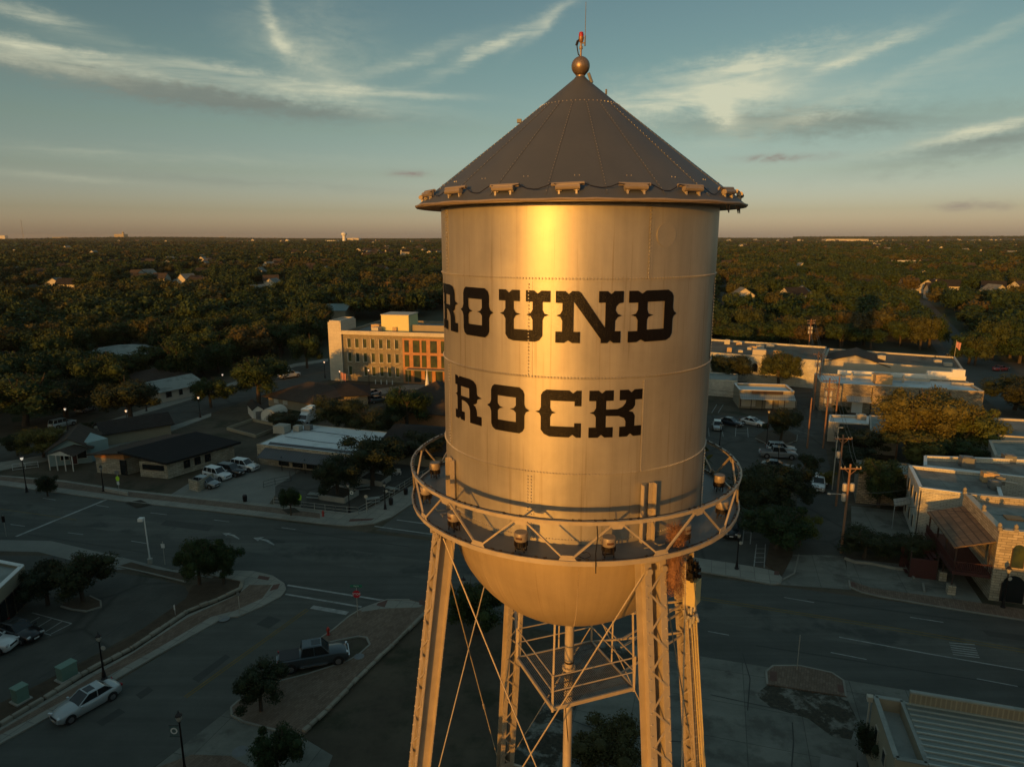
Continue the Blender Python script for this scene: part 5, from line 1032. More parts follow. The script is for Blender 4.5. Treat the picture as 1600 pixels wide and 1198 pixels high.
# --- warehouse at the bottom right
def warehouse():
    d=Vector((math.cos(MA),math.sin(MA),0)); n=Vector((-d.y,d.x,0)); c0=V2(G(1422,1104,5.0)); 
    A=c0; r=[T2(A),T2(A+d*24),T2(A+d*24-n*22),T2(A-n*22)]
    root=thing('warehouse',A+d*8-n*8,'tan warehouse with a ribbed metal roof and tall false front at the bottom right','warehouse')
    mb=MB(); mb.prism(r,0,4.4); mb.build('wall',M['stucco_tan'],root)
    q=[A-d*.2+n*.3,A+d*24+n*.3,A+d*24-n*22,A-d*.2-n*22]; zz=[5.0,5.0,4.2,4.2]; mb=MB(); mb.add([(p.x,p.y,z) for p,z in zip(q,zz)]+[(p.x,p.y,4.1) for p in q],[(0,1,2,3),(0,4,5,1),(1,5,6,2),(2,6,7,3),(3,7,4,0)]); 
    k=0; rb=MB()
    while k<22: a=q[0].lerp(q[3],k/22.3); b=q[1].lerp(q[2],k/22.3); z=5.0-.8*k/22.3; rb.beam((a.x,a.y,z+.04),(b.x,b.y,z+.04),.10,.09); k+=.55
    RO=mb.build('roof',M['metal_roof'],root); rb.build('roof_ribs',M['rib_light'],RO)
    mb=MB(); a=A+n*.4; b=A+d*24+n*.4; mb.beam((a.x,a.y,5.1),(b.x,b.y,5.1),.12,1.5); mb.build('false_front',M['corrugated'],root)
    mb=MB(); mb.beam((a.x,a.y,5.9),(b.x,b.y,5.9),.3,.12); mb.build('coping',M['blue_roof'],root)
    A2=A-d*2.05+n*.9; r2,rf=flat_building('annex','narrow tan annex with a sunken grey roof on the left of the warehouse',[T2(A2),T2(A2+d*1.9),T2(A2+d*1.9-n*6.2),T2(A2-n*6.2)],4.8,M['stucco_tan'],M['blue_roof'],.9,.22,M['blue_roof'])
    openings(r2,A2,A2-n*6.2,[(2.0,2.8,.6,.9),(4.2,2.8,.6,.9)],frame='trim',out=1)
    mb=MB(); p=A2-d*.15+n*.1; mb.tube((p.x,p.y,0),(p.x,p.y,4.4),.06,6); mb.box((p.x,p.y,4.5),(.4,.4,.35),MA); mb.build('downpipe',M['stucco'],r2)
warehouse()
# --- distant buildings, each where it shows on the horizon
def far_block(label,px,py,wpx,hpx,name='distant_building',m='stucco',depthm=None,cat='building'):
    g=G(px,py); s=Vector((g.x,g.y,0)); dist=math.hypot(g.y*TC+H*TS,0); W=wpx*dist/FPX; Hh=hpx*dist/FPX/.95
    root,rf=flat_building(name,label,[T2(s+Vector((-W/2,0,0))),T2(s+Vector((W/2,-W*.12,0))),T2(s+Vector((W/2+W*.1,W*.45,0))),T2(s+Vector((-W/2+W*.1,W*.5,0)))],Hh,M[m],M['grey_roof'],Hh*.06,W*.02)
    return root,s,W,Hh
r_,s_,W_,H_=far_block('orange lit distant hotel block on the left horizon',187,374.5,16,8,m='stucco_tan'); mb=MB(); mb.box((s_.x+W_*.4,s_.y,H_*1.15),(W_*.15,W_*.15,H_*.5)); mb.build('lift_tower',M['stucco_tan'],r_)
far_block('wide low distant building at the left edge of the horizon',4,373.5,10,5); far_block('small square distant tower left of the pale water tank',347,374.5,8,4,m='stucco_tan')
far_block('pair of low distant roofs on the left horizon',95,374,26,3,m='stucco_tan'); far_block('bright long distant warehouse roof in the left forest',424,410,33,4,m='white'); far_block('low distant block by the pale water tank',552,377.5,18,5)
far_block('long low sunlit strip of a distant warehouse',517,378.5,18,2.5,m='white'); far_block('broad orange lit distant hospital block right of the tank',1322,379,62,5); far_block('long wing of the distant hospital block',1362,379.5,40,3)
far_block('white roofed sunlit hall in the right forest',1415,415,46,7,m='white'); far_block('grey warehouse with arches in the middle distance left of the tank',640,403,34,5,m='stucco_tan'); far_block('tiny white roof near the right horizon',1406,381.5,12,2,m='white')
far_block('low pale shed roof among the trees at left',62,427,22,4,m='blue_roof'); far_block('low grey shed roof at the left edge among trees',4,419,14,4,m='blue_roof'); far_block('pink lit low strip mall on the right horizon',1243,386,32,2.5,m='stucco_tan'); far_block('small grey roof in the trees left of centre',365,449,9,5,m='blue_roof')
r_,s_,W_,H_=far_block('tall white house with a chimney rising from the right forest',1560,486,32,13,m='white'); mb=MB(); mb.box((s_.x+6,s_.y+3,H_+1.2),(9,5,2.2)); mb.box((s_.x+9,s_.y+3,H_+3),(1,1,1.6)); mb.build('upper_floor',M['white'],r_)
far_block('pale strip of a distant school on the left horizon',150,377,38,1.8,m='white'); far_block('faint distant row of shops under the left horizon',245,377.5,60,1.5,m='stucco_tan')
g=G(538,378); k=math.hypot(g.y,H)/FPX; T_=thing('distant_water_tank',(g.x,g.y,0),'small white domed water tank far away on the horizon left of the tower','water tank')
mb=MB(); mb.tube((g.x,g.y,0),(g.x,g.y,9.5*k),2.6*k,16); mb.build('shaft',M['white'],T_,True); mb=MB(); mb.lathe([(2.6*k,9.3*k),(4.2*k,10.5*k),(4.4*k,12.5*k),(2.8*k,14.3*k),(.01,15*k)],20,(g.x,g.y,0)); mb.build('tank_dome',M['white'],T_,True)
g=G(37,374); k=math.hypot(g.y,H)/FPX; T_=thing('radio_mast',(g.x,g.y,0),'thin radio mast on the far left horizon','mast'); mb=MB(); 
for i in range(3): a=i*2.1; mb.tube((g.x+.5*k*math.cos(a),g.y+.5*k*math.sin(a),0),(g.x+.12*k*math.cos(a),g.y+.12*k*math.sin(a),29*k),.12*k,4)
for i in range(20): mb.tube((g.x-.4*k,g.y,i*1.4*k),(g.x+.4*k,g.y,(i+1)*1.4*k),.06*k,3)
mb.build('mast_lattice',M['hvac'],T_)
# suburban gabled houses that show between the trees
HPOS=[]; rnd=random.Random(11)
for (x0,x1,y0,y1,nn) in ((160,200,414,422,3),(225,285,412,422,6),(320,350,416,426,5),(255,330,408,414,6),(450,490,398,404,5),(560,690,394,404,26),(590,660,390,394,8),(1140,1240,381,391,12),(1350,1450,385,396,8),(90,130,450,458,2),(1500,1600,390,402,7),(10,690,388,462,44),(250,500,405,490,7),(0,690,376.5,384,46),(1130,1600,377,384,40),(1130,1600,386,480,34)):
    for _ in range(nn):
        q_=(rnd.uniform(x0,x1),rnd.uniform(y0,y1))
        if not(q_[0]>480 and q_[0]<720 and q_[1]>440): HPOS.append(q_)
proto_h=None
for i,(px,py) in enumerate(HPOS):
    g=G(px,py)
    if i<3:
        w,dp=rnd.uniform(10,14),rnd.uniform(9,12); r_,_,_=gable_house('suburban_house','small gabled house showing between the distant trees',[(-w/2,-dp/2),(w/2,-dp/2),(w/2,dp/2),(-w/2,dp/2)],5.5,3.6,M['stucco'],M[['brown_roof','grey_roof','dark_roof'][i]],.5,i%2)
        r_['group']='houses among the distant trees'; r_.location=(0,0,0)
        proto_h=(proto_h or [])+[r_]; o=r_
    else: o=copy_tree(proto_h[i%3])
    o.location=(g.x,g.y,0); o.rotation_euler=(0,0,rnd.uniform(-.6,.6)); sc_=min(2.3,1.0+max(0,(g.y-700)/3000)); o.scale=(sc_,sc_,sc_)
HAZE=2.2e-5
# ------------------------------------------------------------ vehicles
def ring_loft(mb,st,nx):
    """st: list of (x, [(y,z)...]) half sections bottom->top centre; mirrored"""
    rows=[]
    for x,sec in st:
        rows.append([(x,y,z) for y,z in sec]+[(x,-y,z) for y,z in reversed(sec[:-1])])
    k=len(rows[0]); P=[p for r_ in rows for p in r_]; F=[]
    for i in range(len(rows)-1):
        for j in range(k-1): F.append((i*k+j,i*k+j+1,(i+1)*k+j+1,(i+1)*k+j))
    F.append(tuple(range(k))[::-1]); F.append(tuple((len(rows)-1)*k+j for j in range(k))); return mb.add(P,F)
def vehicle(kind,mid,ang,paint,label,group=None,z=0.02,cat='car'):
    spec={'sedan':dict(L=4.85,W=1.84,H=1.45),'suv':dict(L=4.75,W=1.9,H=1.72),'hatch':dict(L=4.2,W=1.78,H=1.52),'pickup':dict(L=5.85,W=2.02,H=1.95)}[kind]
    L,W,Hh=spec['L'],spec['W'],spec['H']; w=W/2
    T=thing({'sedan':'parked_car','suv':'parked_suv','hatch':'parked_car','pickup':'pickup_truck'}[kind],(mid.x,mid.y,z),label,cat,group,rz=ang)
    up=.22 if kind in('suv','hatch') else (.30 if kind=='pickup' else .18)
    bz={'sedan':[(-.5,.55,.80),(-.48,.66,.92),(-.40,.74,1.0),(-.30,.80,.98),(-.1,.82,.93),(.12,.82,.92),(.22,.81,.93),(.34,.78,.86),(.44,.70,.76),(.49,.58,.64),(.5,.5,.56)],
        'suv':[(-.5,.62,.95),(-.485,.74,1.05),(-.42,.80,1.08),(-.2,.82,1.06),(.1,.82,1.04),(.22,.81,1.05),(.36,.78,.99),(.45,.72,.90),(.49,.60,.74),(.5,.52,.62)],
        'hatch':[(-.5,.6,.85),(-.485,.72,.95),(-.42,.78,.97),(-.1,.80,.94),(.15,.80,.93),(.25,.78,.93),(.36,.75,.86),(.45,.67,.76),(.495,.55,.62)],
        'pickup':[(-.5,.80,1.14),(-.49,.86,1.18),(-.13,.88,1.20),(0,.88,1.18),(.2,.88,1.18),(.24,.88,1.20),(.38,.87,1.17),(.46,.84,1.10),(.49,.76,.98),(.5,.70,.85)]}[kind]
    hs=Hh/1.45 if kind=='sedan' else 1.0; mb=MB(); st=[]
    for t,wf,zt in bz:
        ww=w*(wf/.82 if kind!='pickup' else wf/.88); zt*=hs; ww=min(ww,w); zb=up+(.10 if abs(t)>.47 else 0)
        st.append((t*L,[(0,zb),(ww*.90,zb),(ww,zb+.16),(ww,zb+(zt-zb)*.62),(ww*.955,zt-.06),(ww*.88,zt),(0,zt+.025)]))
    ring_loft(mb,st,7); body=buildl(mb,'body',M[paint],T,True)
    gh={'sedan':(-.37,-.24,.02,.19),'suv':(-.47,-.41,.06,.20),'hatch':(-.47,-.36,.06,.23),'pickup':(-.175,-.145,.12,.235)}[kind]
    bt=.92*hs if kind=='sedan' else (1.03 if kind=='suv' else (.92 if kind=='hatch' else 1.17)); top=Hh; mb=MB()
    a,b,c,d=[q*L for q in gh]; wb,wt=w*.88,w*.70
    base=[(a,0,bt),(a,wb,bt),(b,wb,bt),(c,wb,bt),(d,wb,bt),(d,0,bt)]
    def sect(x,y,z): return (x,[(0,z-.0)])
    P=[(a,-wb*.9,bt),(a,wb*.9,bt),(d,wb*.93,bt),(d,-wb*.93,bt),(b,-wt,top),(b,wt,top),(c,wt,top),(c,-wt,top)]
    mb.add(P,[(1,0,4,5),(2,1,5,6),(3,2,6,7),(0,3,7,4)]); GL=buildl(mb,'windows',M['glass'],T)
    mb=MB(); r_=.03; mb.add([(b-.03,-wt-.01,top),(b-.03,wt+.01,top),(c+.03,wt+.01,top),(c+.03,-wt-.01,top),(b+.10,-wt+.12,top+.045),(b+.10,wt-.12,top+.045),(c-.15,wt-.12,top+.045),(c-.15,-wt+.12,top+.045)],[(1,0,4,5),(2,1,5,6),(3,2,6,7),(0,3,7,4),(5,4,7,6)])
    for s in(-1,1):
        for (x0,y0,x1,y1) in ((a,wb*.9,b,wt),(d,wb*.93,c,wt)): mb.beam((x0,s*y0,bt),(x1,s*y1,top),.07,.05)
        xs=[a+(d-a)*.47] if kind!='suv' else [a+(d-a)*.30,a+(d-a)*.6]
        for x in xs: mb.beam((x,s*(wb*.92+.012),bt),(x-.03,s*(wt+.012),top),.06,.04)
        mb.beam((a,s*(wb*.9+.01),bt),(d,s*(wb*.93+.01),bt),.04,.04)
    buildl(mb,'roof_panel',M[paint],T)
    if kind=='sedan' or kind=='pickup':
        mb=MB(); mb.box((b+(c-b)*.72,0,top+.046),(.75 if kind=='pickup' else .6,.8,.012)); buildl(mb,'sunroof',M['glass'],T)
    if kind=='pickup':
        mb=MB(); bl=-.48*L; br=-.185*L; mb.box(((bl+br)/2,0,1.215),(br-bl-.1,W*.80,.03)); buildl(mb,'bed_cover',M['black'],T)
        mb=MB(); mb.box((-.505*L,0,.62),(.10,W*.92,.2)); mb.box((.505*L,0,.66),(.12,W*.9,.24)); 
        for s in(-1,1): mb.box((0,s*(w+.04),.42),(L*.38,.12,.05))
        buildl(mb,'bumper',M['chrome'],T)
    rr=.40 if kind=='pickup' else (.36 if kind=='suv' else .33)
    for xf in ((.335,-.31) if kind!='pickup' else (.345,-.32)):
        for s in(-1,1):
            mb=MB(); mb.tube((xf*L,s*(w-.02),rr+.03),(xf*L,s*(w+.004),rr+.03),rr+.07,18); buildl(mb,'wheel_arch',M['rubber'],T)
            Wn=thing('wheel',(xf*L,s*(w-.11),rr),None,None); Wn.parent=T
            buildl(MB().tube((0,-.12,0),(0,.135*1,0),rr,18) if s>0 else MB().tube((0,.12,0),(0,-.135,0),rr,18),'tyre',M['rubber'],Wn,True)
            mb=MB(); mb.tube((0,s*.13,0),(0,s*.145,0),rr*.62,14)
            for k in range(5): a_=k*1.2566; mb.beam((0,s*.15,0),(rr*.58*math.cos(a_),s*.15,rr*.58*math.sin(a_)),.07,.02,up=(0,1,0))
            buildl(mb,'rim',M['rim'],Wn)
    fz=(.70 if kind!='pickup' else 1.0)*(1 if kind!='suv' else 1.15)
    for s in(-1,1):
        mb=MB(); mb.box((.478*L,s*w*.66,fz),(.16,w*.36,.13),s*-.35); buildl(mb,'headlight',M['headlight'],T)
        mb=MB(); mb.box((-.487*L,s*w*.74,fz+.16),(.10,w*.24,.18),s*.25); buildl(mb,'taillight',M['taillight'],T)
        mb=MB(); mb.box((.17*L,s*(w+.09),bt+.05),(.14,.2,.13)); buildl(mb,'mirror',M[paint],T)
    mb=MB(); mb.box((.496*L,0,fz-.12),(.05,w*.9,.16)); buildl(mb,'grille',M['black'],T)
    mb=MB(); mb.box((.503*L,0,fz-.26),(.015,.45,.12)); mb.box((-.503*L,0,fz-.02),(.015,.45,.12)); buildl(mb,'number_plate',M['white'],T)
    return T
def park(kind,rear,front,paint,label,group=None,**k):
    a=G(*rear);b=G(*front); m=(a+b)/2; d=b-a; return vehicle(kind,m,math.atan2(d.y,d.x),paint,label,group,**k)
park('sedan',(176,1083),(95,1128),'car_silver','silver sedan parked by the kerb on the side street')
park('pickup',(434,1046),(545,1026),'car_slate','dark slate pickup truck parked beside the plaza with a black bed cover',cat='pickup truck')
park('sedan',(2,985),(60,1003),'car_black','black car parked nose out beside the diner',)
park('suv',(-50,1015),(14,1015),'car_white','white car cut off by the left edge of the view')
park('suv',(318,742),(363,752),'car_white','white crossover parked in the drive behind the concrete bin wall')
park('suv',(341,738),(382,744),'car_black','black off-roader between the two white crossovers',)
park('suv',(366,731),(400,736),'car_white','white crossover nearest the white roofed restaurant')
park('hatch',(309,758),(336,762),'car_grey','grey car tucked behind the low concrete wall')
park('suv',(1279,752),(1278,773),'car_white','white crossover driving along the dark alley')
park('pickup',(1190,713),(1240,716),'car_grey','light grey pickup truck parked in the rear car park',cat='pickup truck')
park('suv',(1200,705),(1240,707),'car_silver','silver wagon just behind the light grey pickup truck')
park('sedan',(1196,731),(1232,735),'car_slate','grey car with roof bars half under the dark tree')
park('sedan',(1162,661),(1191,667),'car_white','white sedan parked in the upper row of the car park')
park('sedan',(1128,661),(1157,667),'car_navy','dark blue sedan left of the white sedan in the upper row')
park('hatch',(1120,664),(1121,676),'car_silver','small silver hatchback seen from behind next to the tank edge')
park('suv',(1140,822),(1142,843),'car_black','black car in the shade below the right side of the walkway')
park('sedan',(1552,580),(1575,578),'car_red','small red car crossing at the far junction on the right')
park('pickup',(440,592),(464,588),'car_white','white pickup truck parked on the north street near the office',cat='pickup truck')
park('suv',(1436,498),(1440,506),'car_red','tiny dark red car on the distant avenue'); park('sedan',(1462,524),(1466,532),'car_black','tiny dark car on the distant avenue nearer the junction')
park('sedan',(1500,556),(1478,556),'car_black','dark car at the flagpole by the tan roofed block')
park('hatch',(577,620),(590,616),'car_silver','pale blue car half hidden beyond the dark roofs'); park('sedan',(585,629),(598,627),'car_slate','grey car below the pale blue car beyond the dark roofs')
park('suv',(88,669),(108,664),'car_silver','silver car under the trees on the north street'); park('hatch',(128,645),(140,641),'car_grey','grey car half hidden under trees left of the north street')
def van():
    c=G(484,660); T=thing('white_van',(c.x,c.y,0),'white box bodied van parked on the back lawn','van',rz=-1.9)
    mb=MB(); mb.box((-.6,0,1.9),(3.6,2.1,2.2)); mb.box((-.9,0,3.1),(1.6,1.6,.25)); buildl(mb,'box_body',M['car_white'],T)
    mb=MB(); ring_loft(mb,[(1.2,[(0,.4),(.95,.4),(1.0,1.3),(.85,2.4),(0,2.45)]),(1.9,[(0,.4),(.95,.4),(1.0,1.25),(.85,2.0),(0,2.05)]),(2.3,[(0,.4),(.95,.4),(.95,1.15),(.85,1.25),(0,1.3)]),(3.0,[(0,.45),(.85,.45),(.88,.95),(.8,1.05),(0,1.1)])],5); buildl(mb,'cab',M['car_white'],T,True)
    mb=MB(); mb.add([(1.93,-.8,2.0),(1.93,.8,2.0),(2.35,.85,1.3),(2.35,-.85,1.3)],[(0,1,2,3)]); buildl(mb,'windscreen',M['glass'],T)
    for x in(-1.5,2.2):
        for s in(-1,1): mb=MB(); mb.tube((x,s*.75,.38),(x,s*1.02,.38),.38,14); buildl(mb,'wheel',M['rubber'],T)
van()
# ------------------------------------------------------------ street furniture
def lamp_post(px,label,h=4.2,lit=False,banner=0,arm=0,z=.12,s=1.0):
    c=G(*px,z); T=thing('street_lamp',(c.x,c.y,z),label,'street lamp','black street lamps')
    mb=MB(); mb.lathe([(.24,0),(.24,.10),(.17,.16),(.15,.55),(.10,.75),(.075,1.0),(.055,h-.85),(.09,h-.80),(.06,h-.72)],12); buildl(mb,'post',M['black'],T,True)
    mb=MB(); mb.lathe([(.10,h-.72),(.19,h-.50),(.20,h-.28)],8); buildl(mb,'lamp_globe',M['lamp_lit'] if lit else M['globe'],T)
    mb=MB(); mb.lathe([(.25,h-.29),(.22,h-.22),(.12,h-.10),(.04,h-.04),(.03,h+.08),(.001,h+.12)],8)
    for k in range(4): a=k*PI/2+.4; mb.tube((.10*math.sin(a),.10*math.cos(a),h-.72),(.21*math.sin(a),.21*math.cos(a),h-.28),.012,4)
    buildl(mb,'lantern_cap',M['black'],T)
    if banner:
        mb=MB(); mb.tube((0,0,h-1.05),(banner*.75,0,h-1.05),.018,5); mb.tube((0,0,h-1.9),(banner*.75,0,h-1.9),.018,5); buildl(mb,'banner_arm',M['black'],T)
        mb=MB(); mb.box((banner*.42,0,h-1.47),(.56,.02,.84)); B=buildl(mb,'banner',M['banner'],T)
        mb=MB(); mb.tube((banner*.42,-.018,h-1.45),(banner*.42,.018,h-1.45),.24,20); E=buildl(mb,'round_emblem',M['white'],B)
        mb=MB(); mb.tube((banner*.42,-.022,h-1.45),(banner*.42,.022,h-1.45),.15,8); buildl(mb,'emblem_centre',M['banner'],E)
    if arm:
        mb=MB(); mb.tube((arm*.25,-.01,h-1.35),(arm*.25,.01,h-1.35),.2,16); mb.tube((0,0,h-1.35),(arm*.2,0,h-1.35),.02,5); B=buildl(mb,'round_badge',M['globe'],T)
    return T
lamp_post((163,1060),'black lantern lamp with a round badge above the silver sedan',arm=1,z=.12)
lamp_post((290,1212),'black lantern lamp with an emblem banner at the bottom of the view',banner=-1,h=5.0)
lamp_post((42,768),'black lantern lamp at the left end of the far pavement',h=5.5,arm=-1,lit=True); lamp_post((162,767),'black lantern lamp before the modern limestone house',h=3.9)
lamp_post((602,795),'black lantern lamp on the patio corner beside the railing',h=3.9,arm=1); lamp_post((546,800),'black lantern lamp behind the patio railing between planters',h=4.2,banner=1)
lamp_post((1151,888),'black lantern lamp on the pavement right of the tower',h=4.4,arm=1); lamp_post((1567,948),'black lantern lamp in front of the saloon arch with hanging flower brackets',h=4.4,arm=1)
lamp_post((725,960),'black lantern lamp seen between the tie rods under the tank',h=4.0)
for px,l in (((106,672),'lit street lamp at the west end of the north street'),((229,642),'lit street lamp under the trees by the teal roofed house'),((201,675),'lit street lamp behind the long dark shingled house'),((313,652),'lit street lamp right of the teal roofed house'),((350,612),'lit street lamp beside the small orange tree'),((417,622),'lit street lamp left of the brown hip roofed house'),((508,590),'lit street lamp left of the cream office tower'),((532,606),'lit street lamp before the office cream tower foot'),((577,604),'lit street lamp in the middle of the office grey brick front')): lamp_post(px,l,h=4.6,lit=True)
lamp_post((1213,752),'black lamp post in the rear car park left of the light grey pickup',h=6.0); lamp_post((1124,700),'black lamp post beside the silver hatchback next to the tank',h=4.6,z=.02); lamp_post((1197,700),'black lamp post beside the silver wagon in the rear car park',h=7,z=.02)
c=G(235,880); T=thing('light_pole',(c.x,c.y,.02),'tall white light pole with a square head in the planting island','light pole')
mb=MB(); mb.tube((c.x,c.y,.4),(c.x-.1,c.y,5.4),.085,10,.06); mb.build('pole',M['white'],T,True); mb=MB(); mb.tube((c.x,c.y,0),(c.x,c.y,.6),.28,14); mb.build('pole_base',M['conc_wall'],T); mb=MB(); mb.box((c.x-.45,c.y,5.3),(.55,.55,.35)); mb.beam((c.x-.1,c.y,5.38),(c.x-.3,c.y,5.38),.08); mb.build('lamp_head',M['white'],T)
def sign_pole(px,label,parts,h=2.4,z=.12,name='street_sign',cat='sign'):
    c=G(*px,z); T=thing(name,(c.x,c.y,z),label,cat); mb=MB(); mb.tube((c.x,c.y,z),(c.x,c.y,z+h),.035,6); mb.build('post',M['hvac'],T)
    for kind,hh,w,hgt,mt,txt in parts:
        mb=MB()
        if kind=='oct':
            mb.add([(c.x+w/2*math.cos(R(22.5+45*k))/math.cos(R(22.5)),c.y-.05+q*.02,z+hh+w/2*math.sin(R(22.5+45*k))/math.cos(R(22.5))) for q in(0,1) for k in range(8)],[tuple(range(8)),tuple(range(15,7,-1))]+[(k,8+k,8+(k+1)%8,(k+1)%8) for k in range(8)])
        elif kind=='dia': mb.add([(c.x+a*w/2,c.y-.05+q*.02,z+hh+b*hgt/2) for q in(0,1) for a,b in((-.7,-1),(.7,-1),(1,0),(.75,.6),(0,1),(-.75,.6),(-1,0))],[tuple(range(7)),tuple(range(13,6,-1))])
        else: mb.box((c.x,c.y-.05,z+hh),(w,.02,hgt))
        S=mb.build('sign_face',M[mt],T)
        if txt: text(txt,hgt*.42 if kind!='box' else hgt*.62,(c.x,c.y-.068,z+hh),(PI/2,0,0),M['white'],S)
    return T
sign_pole((559,962),'stop sign below a green street name plate on the plaza corner',[('oct',2.35,.75,.75,'sign_red','STOP'),('box',3.2,1.15,.26,'sign_green','Mays St')],h=3.3,name='stop_sign')
sign_pole((187,772),'yellow green crossing sign on a pole before the modern house',[('dia',2.4,.55,.75,'lime_sign',None),('box',3.3,.6,.4,'steel_dark',None),('box',1.7,.35,.5,'white',None)],h=3.4)
sign_pole((469,792),'bright yellow green pedestrian sign behind the patio railing',[('dia',1.5,.62,.95,'lime_sign',None)],h=1.9)
sign_pole((258,882),'grey backed traffic sign beside the tall white light pole',[('box',2.3,.4,.5,'white',None)],h=2.8); sign_pole((573,801),'small round backed sign on the patio corner pavement',[('oct',2.3,.5,.5,'globe',None)],h=2.5)
sign_pole((1245,1046),'slim dark sign post on the brick island of the concrete lot',[('box',2.9,.05,.5,'hvac',None)],h=3.3); sign_pole((375,960),'thin dark signal post on the left corner pavement',[('box',2.2,.3,.3,'steel_dark',None)],h=2.4)
sign_pole((274,960),'short white marker post standing in the mulch bed',[('box',.8,.12,.5,'white',None)],h=1.1,z=.02); sign_pole((10,838),'dark sign at the left end of the main road',[('box',2.3,.4,.8,'black',None)],h=2.8,z=.02)
def hydrant(px,l):
    c=G(*px,.12); T=thing('fire_hydrant',(c.x,c.y,.12),l,'fire hydrant'); mb=MB(); mb.lathe([(.17,0),(.17,.06),(.11,.08),(.11,.55),(.15,.58),(.15,.63),(.10,.72),(.03,.78),(.03,.83),(.001,.84)],14,(c.x,c.y,.12)); mb.build('barrel',M['hydrant'],T,True); mb=MB(); mb.tube((c.x-.2,c.y,.57),(c.x+.2,c.y,.57),.055,8); mb.tube((c.x,c.y-.19,.55),(c.x,c.y,.55),.07,8); mb.build('nozzle',M['hydrant'],T)
hydrant((513,991),'red fire hydrant on the plaza kerb near the pickup truck'); hydrant((505,806),'orange and white hydrant on the pavement below the patio railing')
def util(px,l,w,d,h):
    c=G(*px,.02); T=thing('utility_box',(c.x,c.y,.02),l,'utility box'); mb=MB(); mb.box((c.x,c.y,.06),(w+.3,d+.3,.14),1.12); mb.build('pad',M['conc_wall'],T)
    mb=MB(); mb.box((c.x,c.y,.1+h/2),(w,d,h),1.12); mb.build('cabinet',M['green_box'],T,bevel=.03); mb=MB(); mb.box((c.x,c.y,.12+h),(w+.08,d+.08,.1),1.12); mb.build('lid',M['green_box'],T)
util((106,1058),'larger green utility cabinet in the mulch by the stone wall',1.3,.8,1.15); util((33,1094),'smaller green utility cabinet near the left edge mulch',.9,.8,1.15)
# patio: railing, planters, tables
def railing(px,label,h=1.0,sp=1.4,z=.12,m='hvac',name='railing'):
    P=[G(*p,z) for p in px]; T=thing(name,P[0],label,'railing'); mb=MB(); mp=MB()
    for a,b in zip(P,P[1:]):
        for dz in (h,h*.55,h*.12): mb.tube(a+Vector((0,0,dz)),b+Vector((0,0,dz)),.025,5)
        L=(b-a).length; n=max(1,int(L/sp))
        for k in range(n+1): p=a.lerp(b,k/n); mp.tube(p,p+Vector((0,0,h)),.03,5)
    mb.build('rail',M[m],T); mp.build('posts',M[m],T); return T
railing([(428,788),(475,795),(525,801),(560,804),(600,783),(640,757),(680,735)],'grey pipe railing round the dark patio on the far corner')
railing([(412,762),(430,757),(455,752)],'short ramp railing at the left of the patio',m='black'); railing([(453,746),(470,735)],'small rail beside the restaurant ramp',m='black')
railing([(20,735),(60,730)],'white rail of the cottage ramp near the left edge',m='white',z=.02)
def planter(px4,label,h=.75):
    P=[G(*p) for p in px4]; c=sum(P,Vector())/4; T=thing('planter',(c.x,c.y,0),label,'planter'); mb=MB()
    for a,b in zip(P,P[1:]+P[:1]): mb.beam((a.x,a.y,h/2),(b.x,b.y,h/2),.25,h)
    mb.build('wall',M['conc_wall'],T); mb=MB(); mb.poly([(p.x,p.y,h-.15) for p in P]); mb.build('soil',M['soil'],T)
planter([(499,780),(538,786),(560,773),(524,764)],'square concrete planter round the nearer patio tree'); planter([(560,754),(596,760),(610,750),(578,742)],'square concrete planter round the farther patio tree')
def table(px,l):
    c=G(*px,.02); T=thing('picnic_table',(c.x,c.y,.02),l,'table','patio tables',rz=random.uniform(-.6,.4)); mb=MB(); mb.box((0,0,.75),(1.8,.8,.06)); buildl(mb,'table_top',M['blue_roof'],T)
    for s in(-1,1): mb=MB(); mb.box((0,s*.7,.45),(1.8,.28,.05)); buildl(mb,'bench',M['blue_roof'],T)
    mb=MB(); [mb.beam((x,-.7,.4),(x,.7,.4),.06) or mb.beam((x,-.3,0),(x,.0,.72),.06) or mb.beam((x,.3,0),(x,0,.72),.06) for x in(-.6,.6)]; buildl(mb,'table_frame',M['black'],T)
for px,l in (((492,779),'pale patio table left of the nearer planter'),((546,768),'striped pale patio table touching the nearer planter'),((583,786),'blue grey patio table by the railing corner'),((612,770),'blue grey patio table near the farther railing'),((568,766),'small patio table between the two planters')): table(px,l)
def bin_(px,l):
    c=G(*px,.12); T=thing('litter_bin',(c.x,c.y,.12),l,'litter bin'); mb=MB(); mb.lathe([(.26,0),(.32,.5),(.30,.85)],14); buildl(mb,'bin_body',M['black'],T,True); mb=MB(); mb.lathe([(.33,.85),(.2,1.0),(.001,1.02)],14); buildl(mb,'bin_lid',M['black'],T,True)
bin_((611,788),'dark round bin beside the patio corner lamp'); bin_((634,772),'dark round bin farther up the patio pavement'); bin_((383,783),'small dark bin by the concrete driveway')
def chair(px,l):
    c=G(*px,.02); T=thing('white_chair',(c.x,c.y,.02),l,'chair','white patio chairs',rz=random.uniform(0,6)); mb=MB(); mb.box((0,0,.42),(.55,.5,.06)); buildl(mb,'seat',M['white'],T); mb=MB(); mb.box((0,.26,.75),(.55,.05,.6)); buildl(mb,'backrest',M['white'],T)
    for x in(-.22,.22):
        for y in(-.2,.22): mb=MB(); mb.box((x,y,.2),(.06,.06,.42)); buildl(mb,'leg',M['white'],T)
for px in ((460,727),(468,728),(471,724),(616,742),(624,741),(580,736),(596,740),(604,739)): chair(px,'white chair on the dark restaurant terrace')
c=G(302,762); a=G(296,765); b=G(312,767); d_=G(335,749)
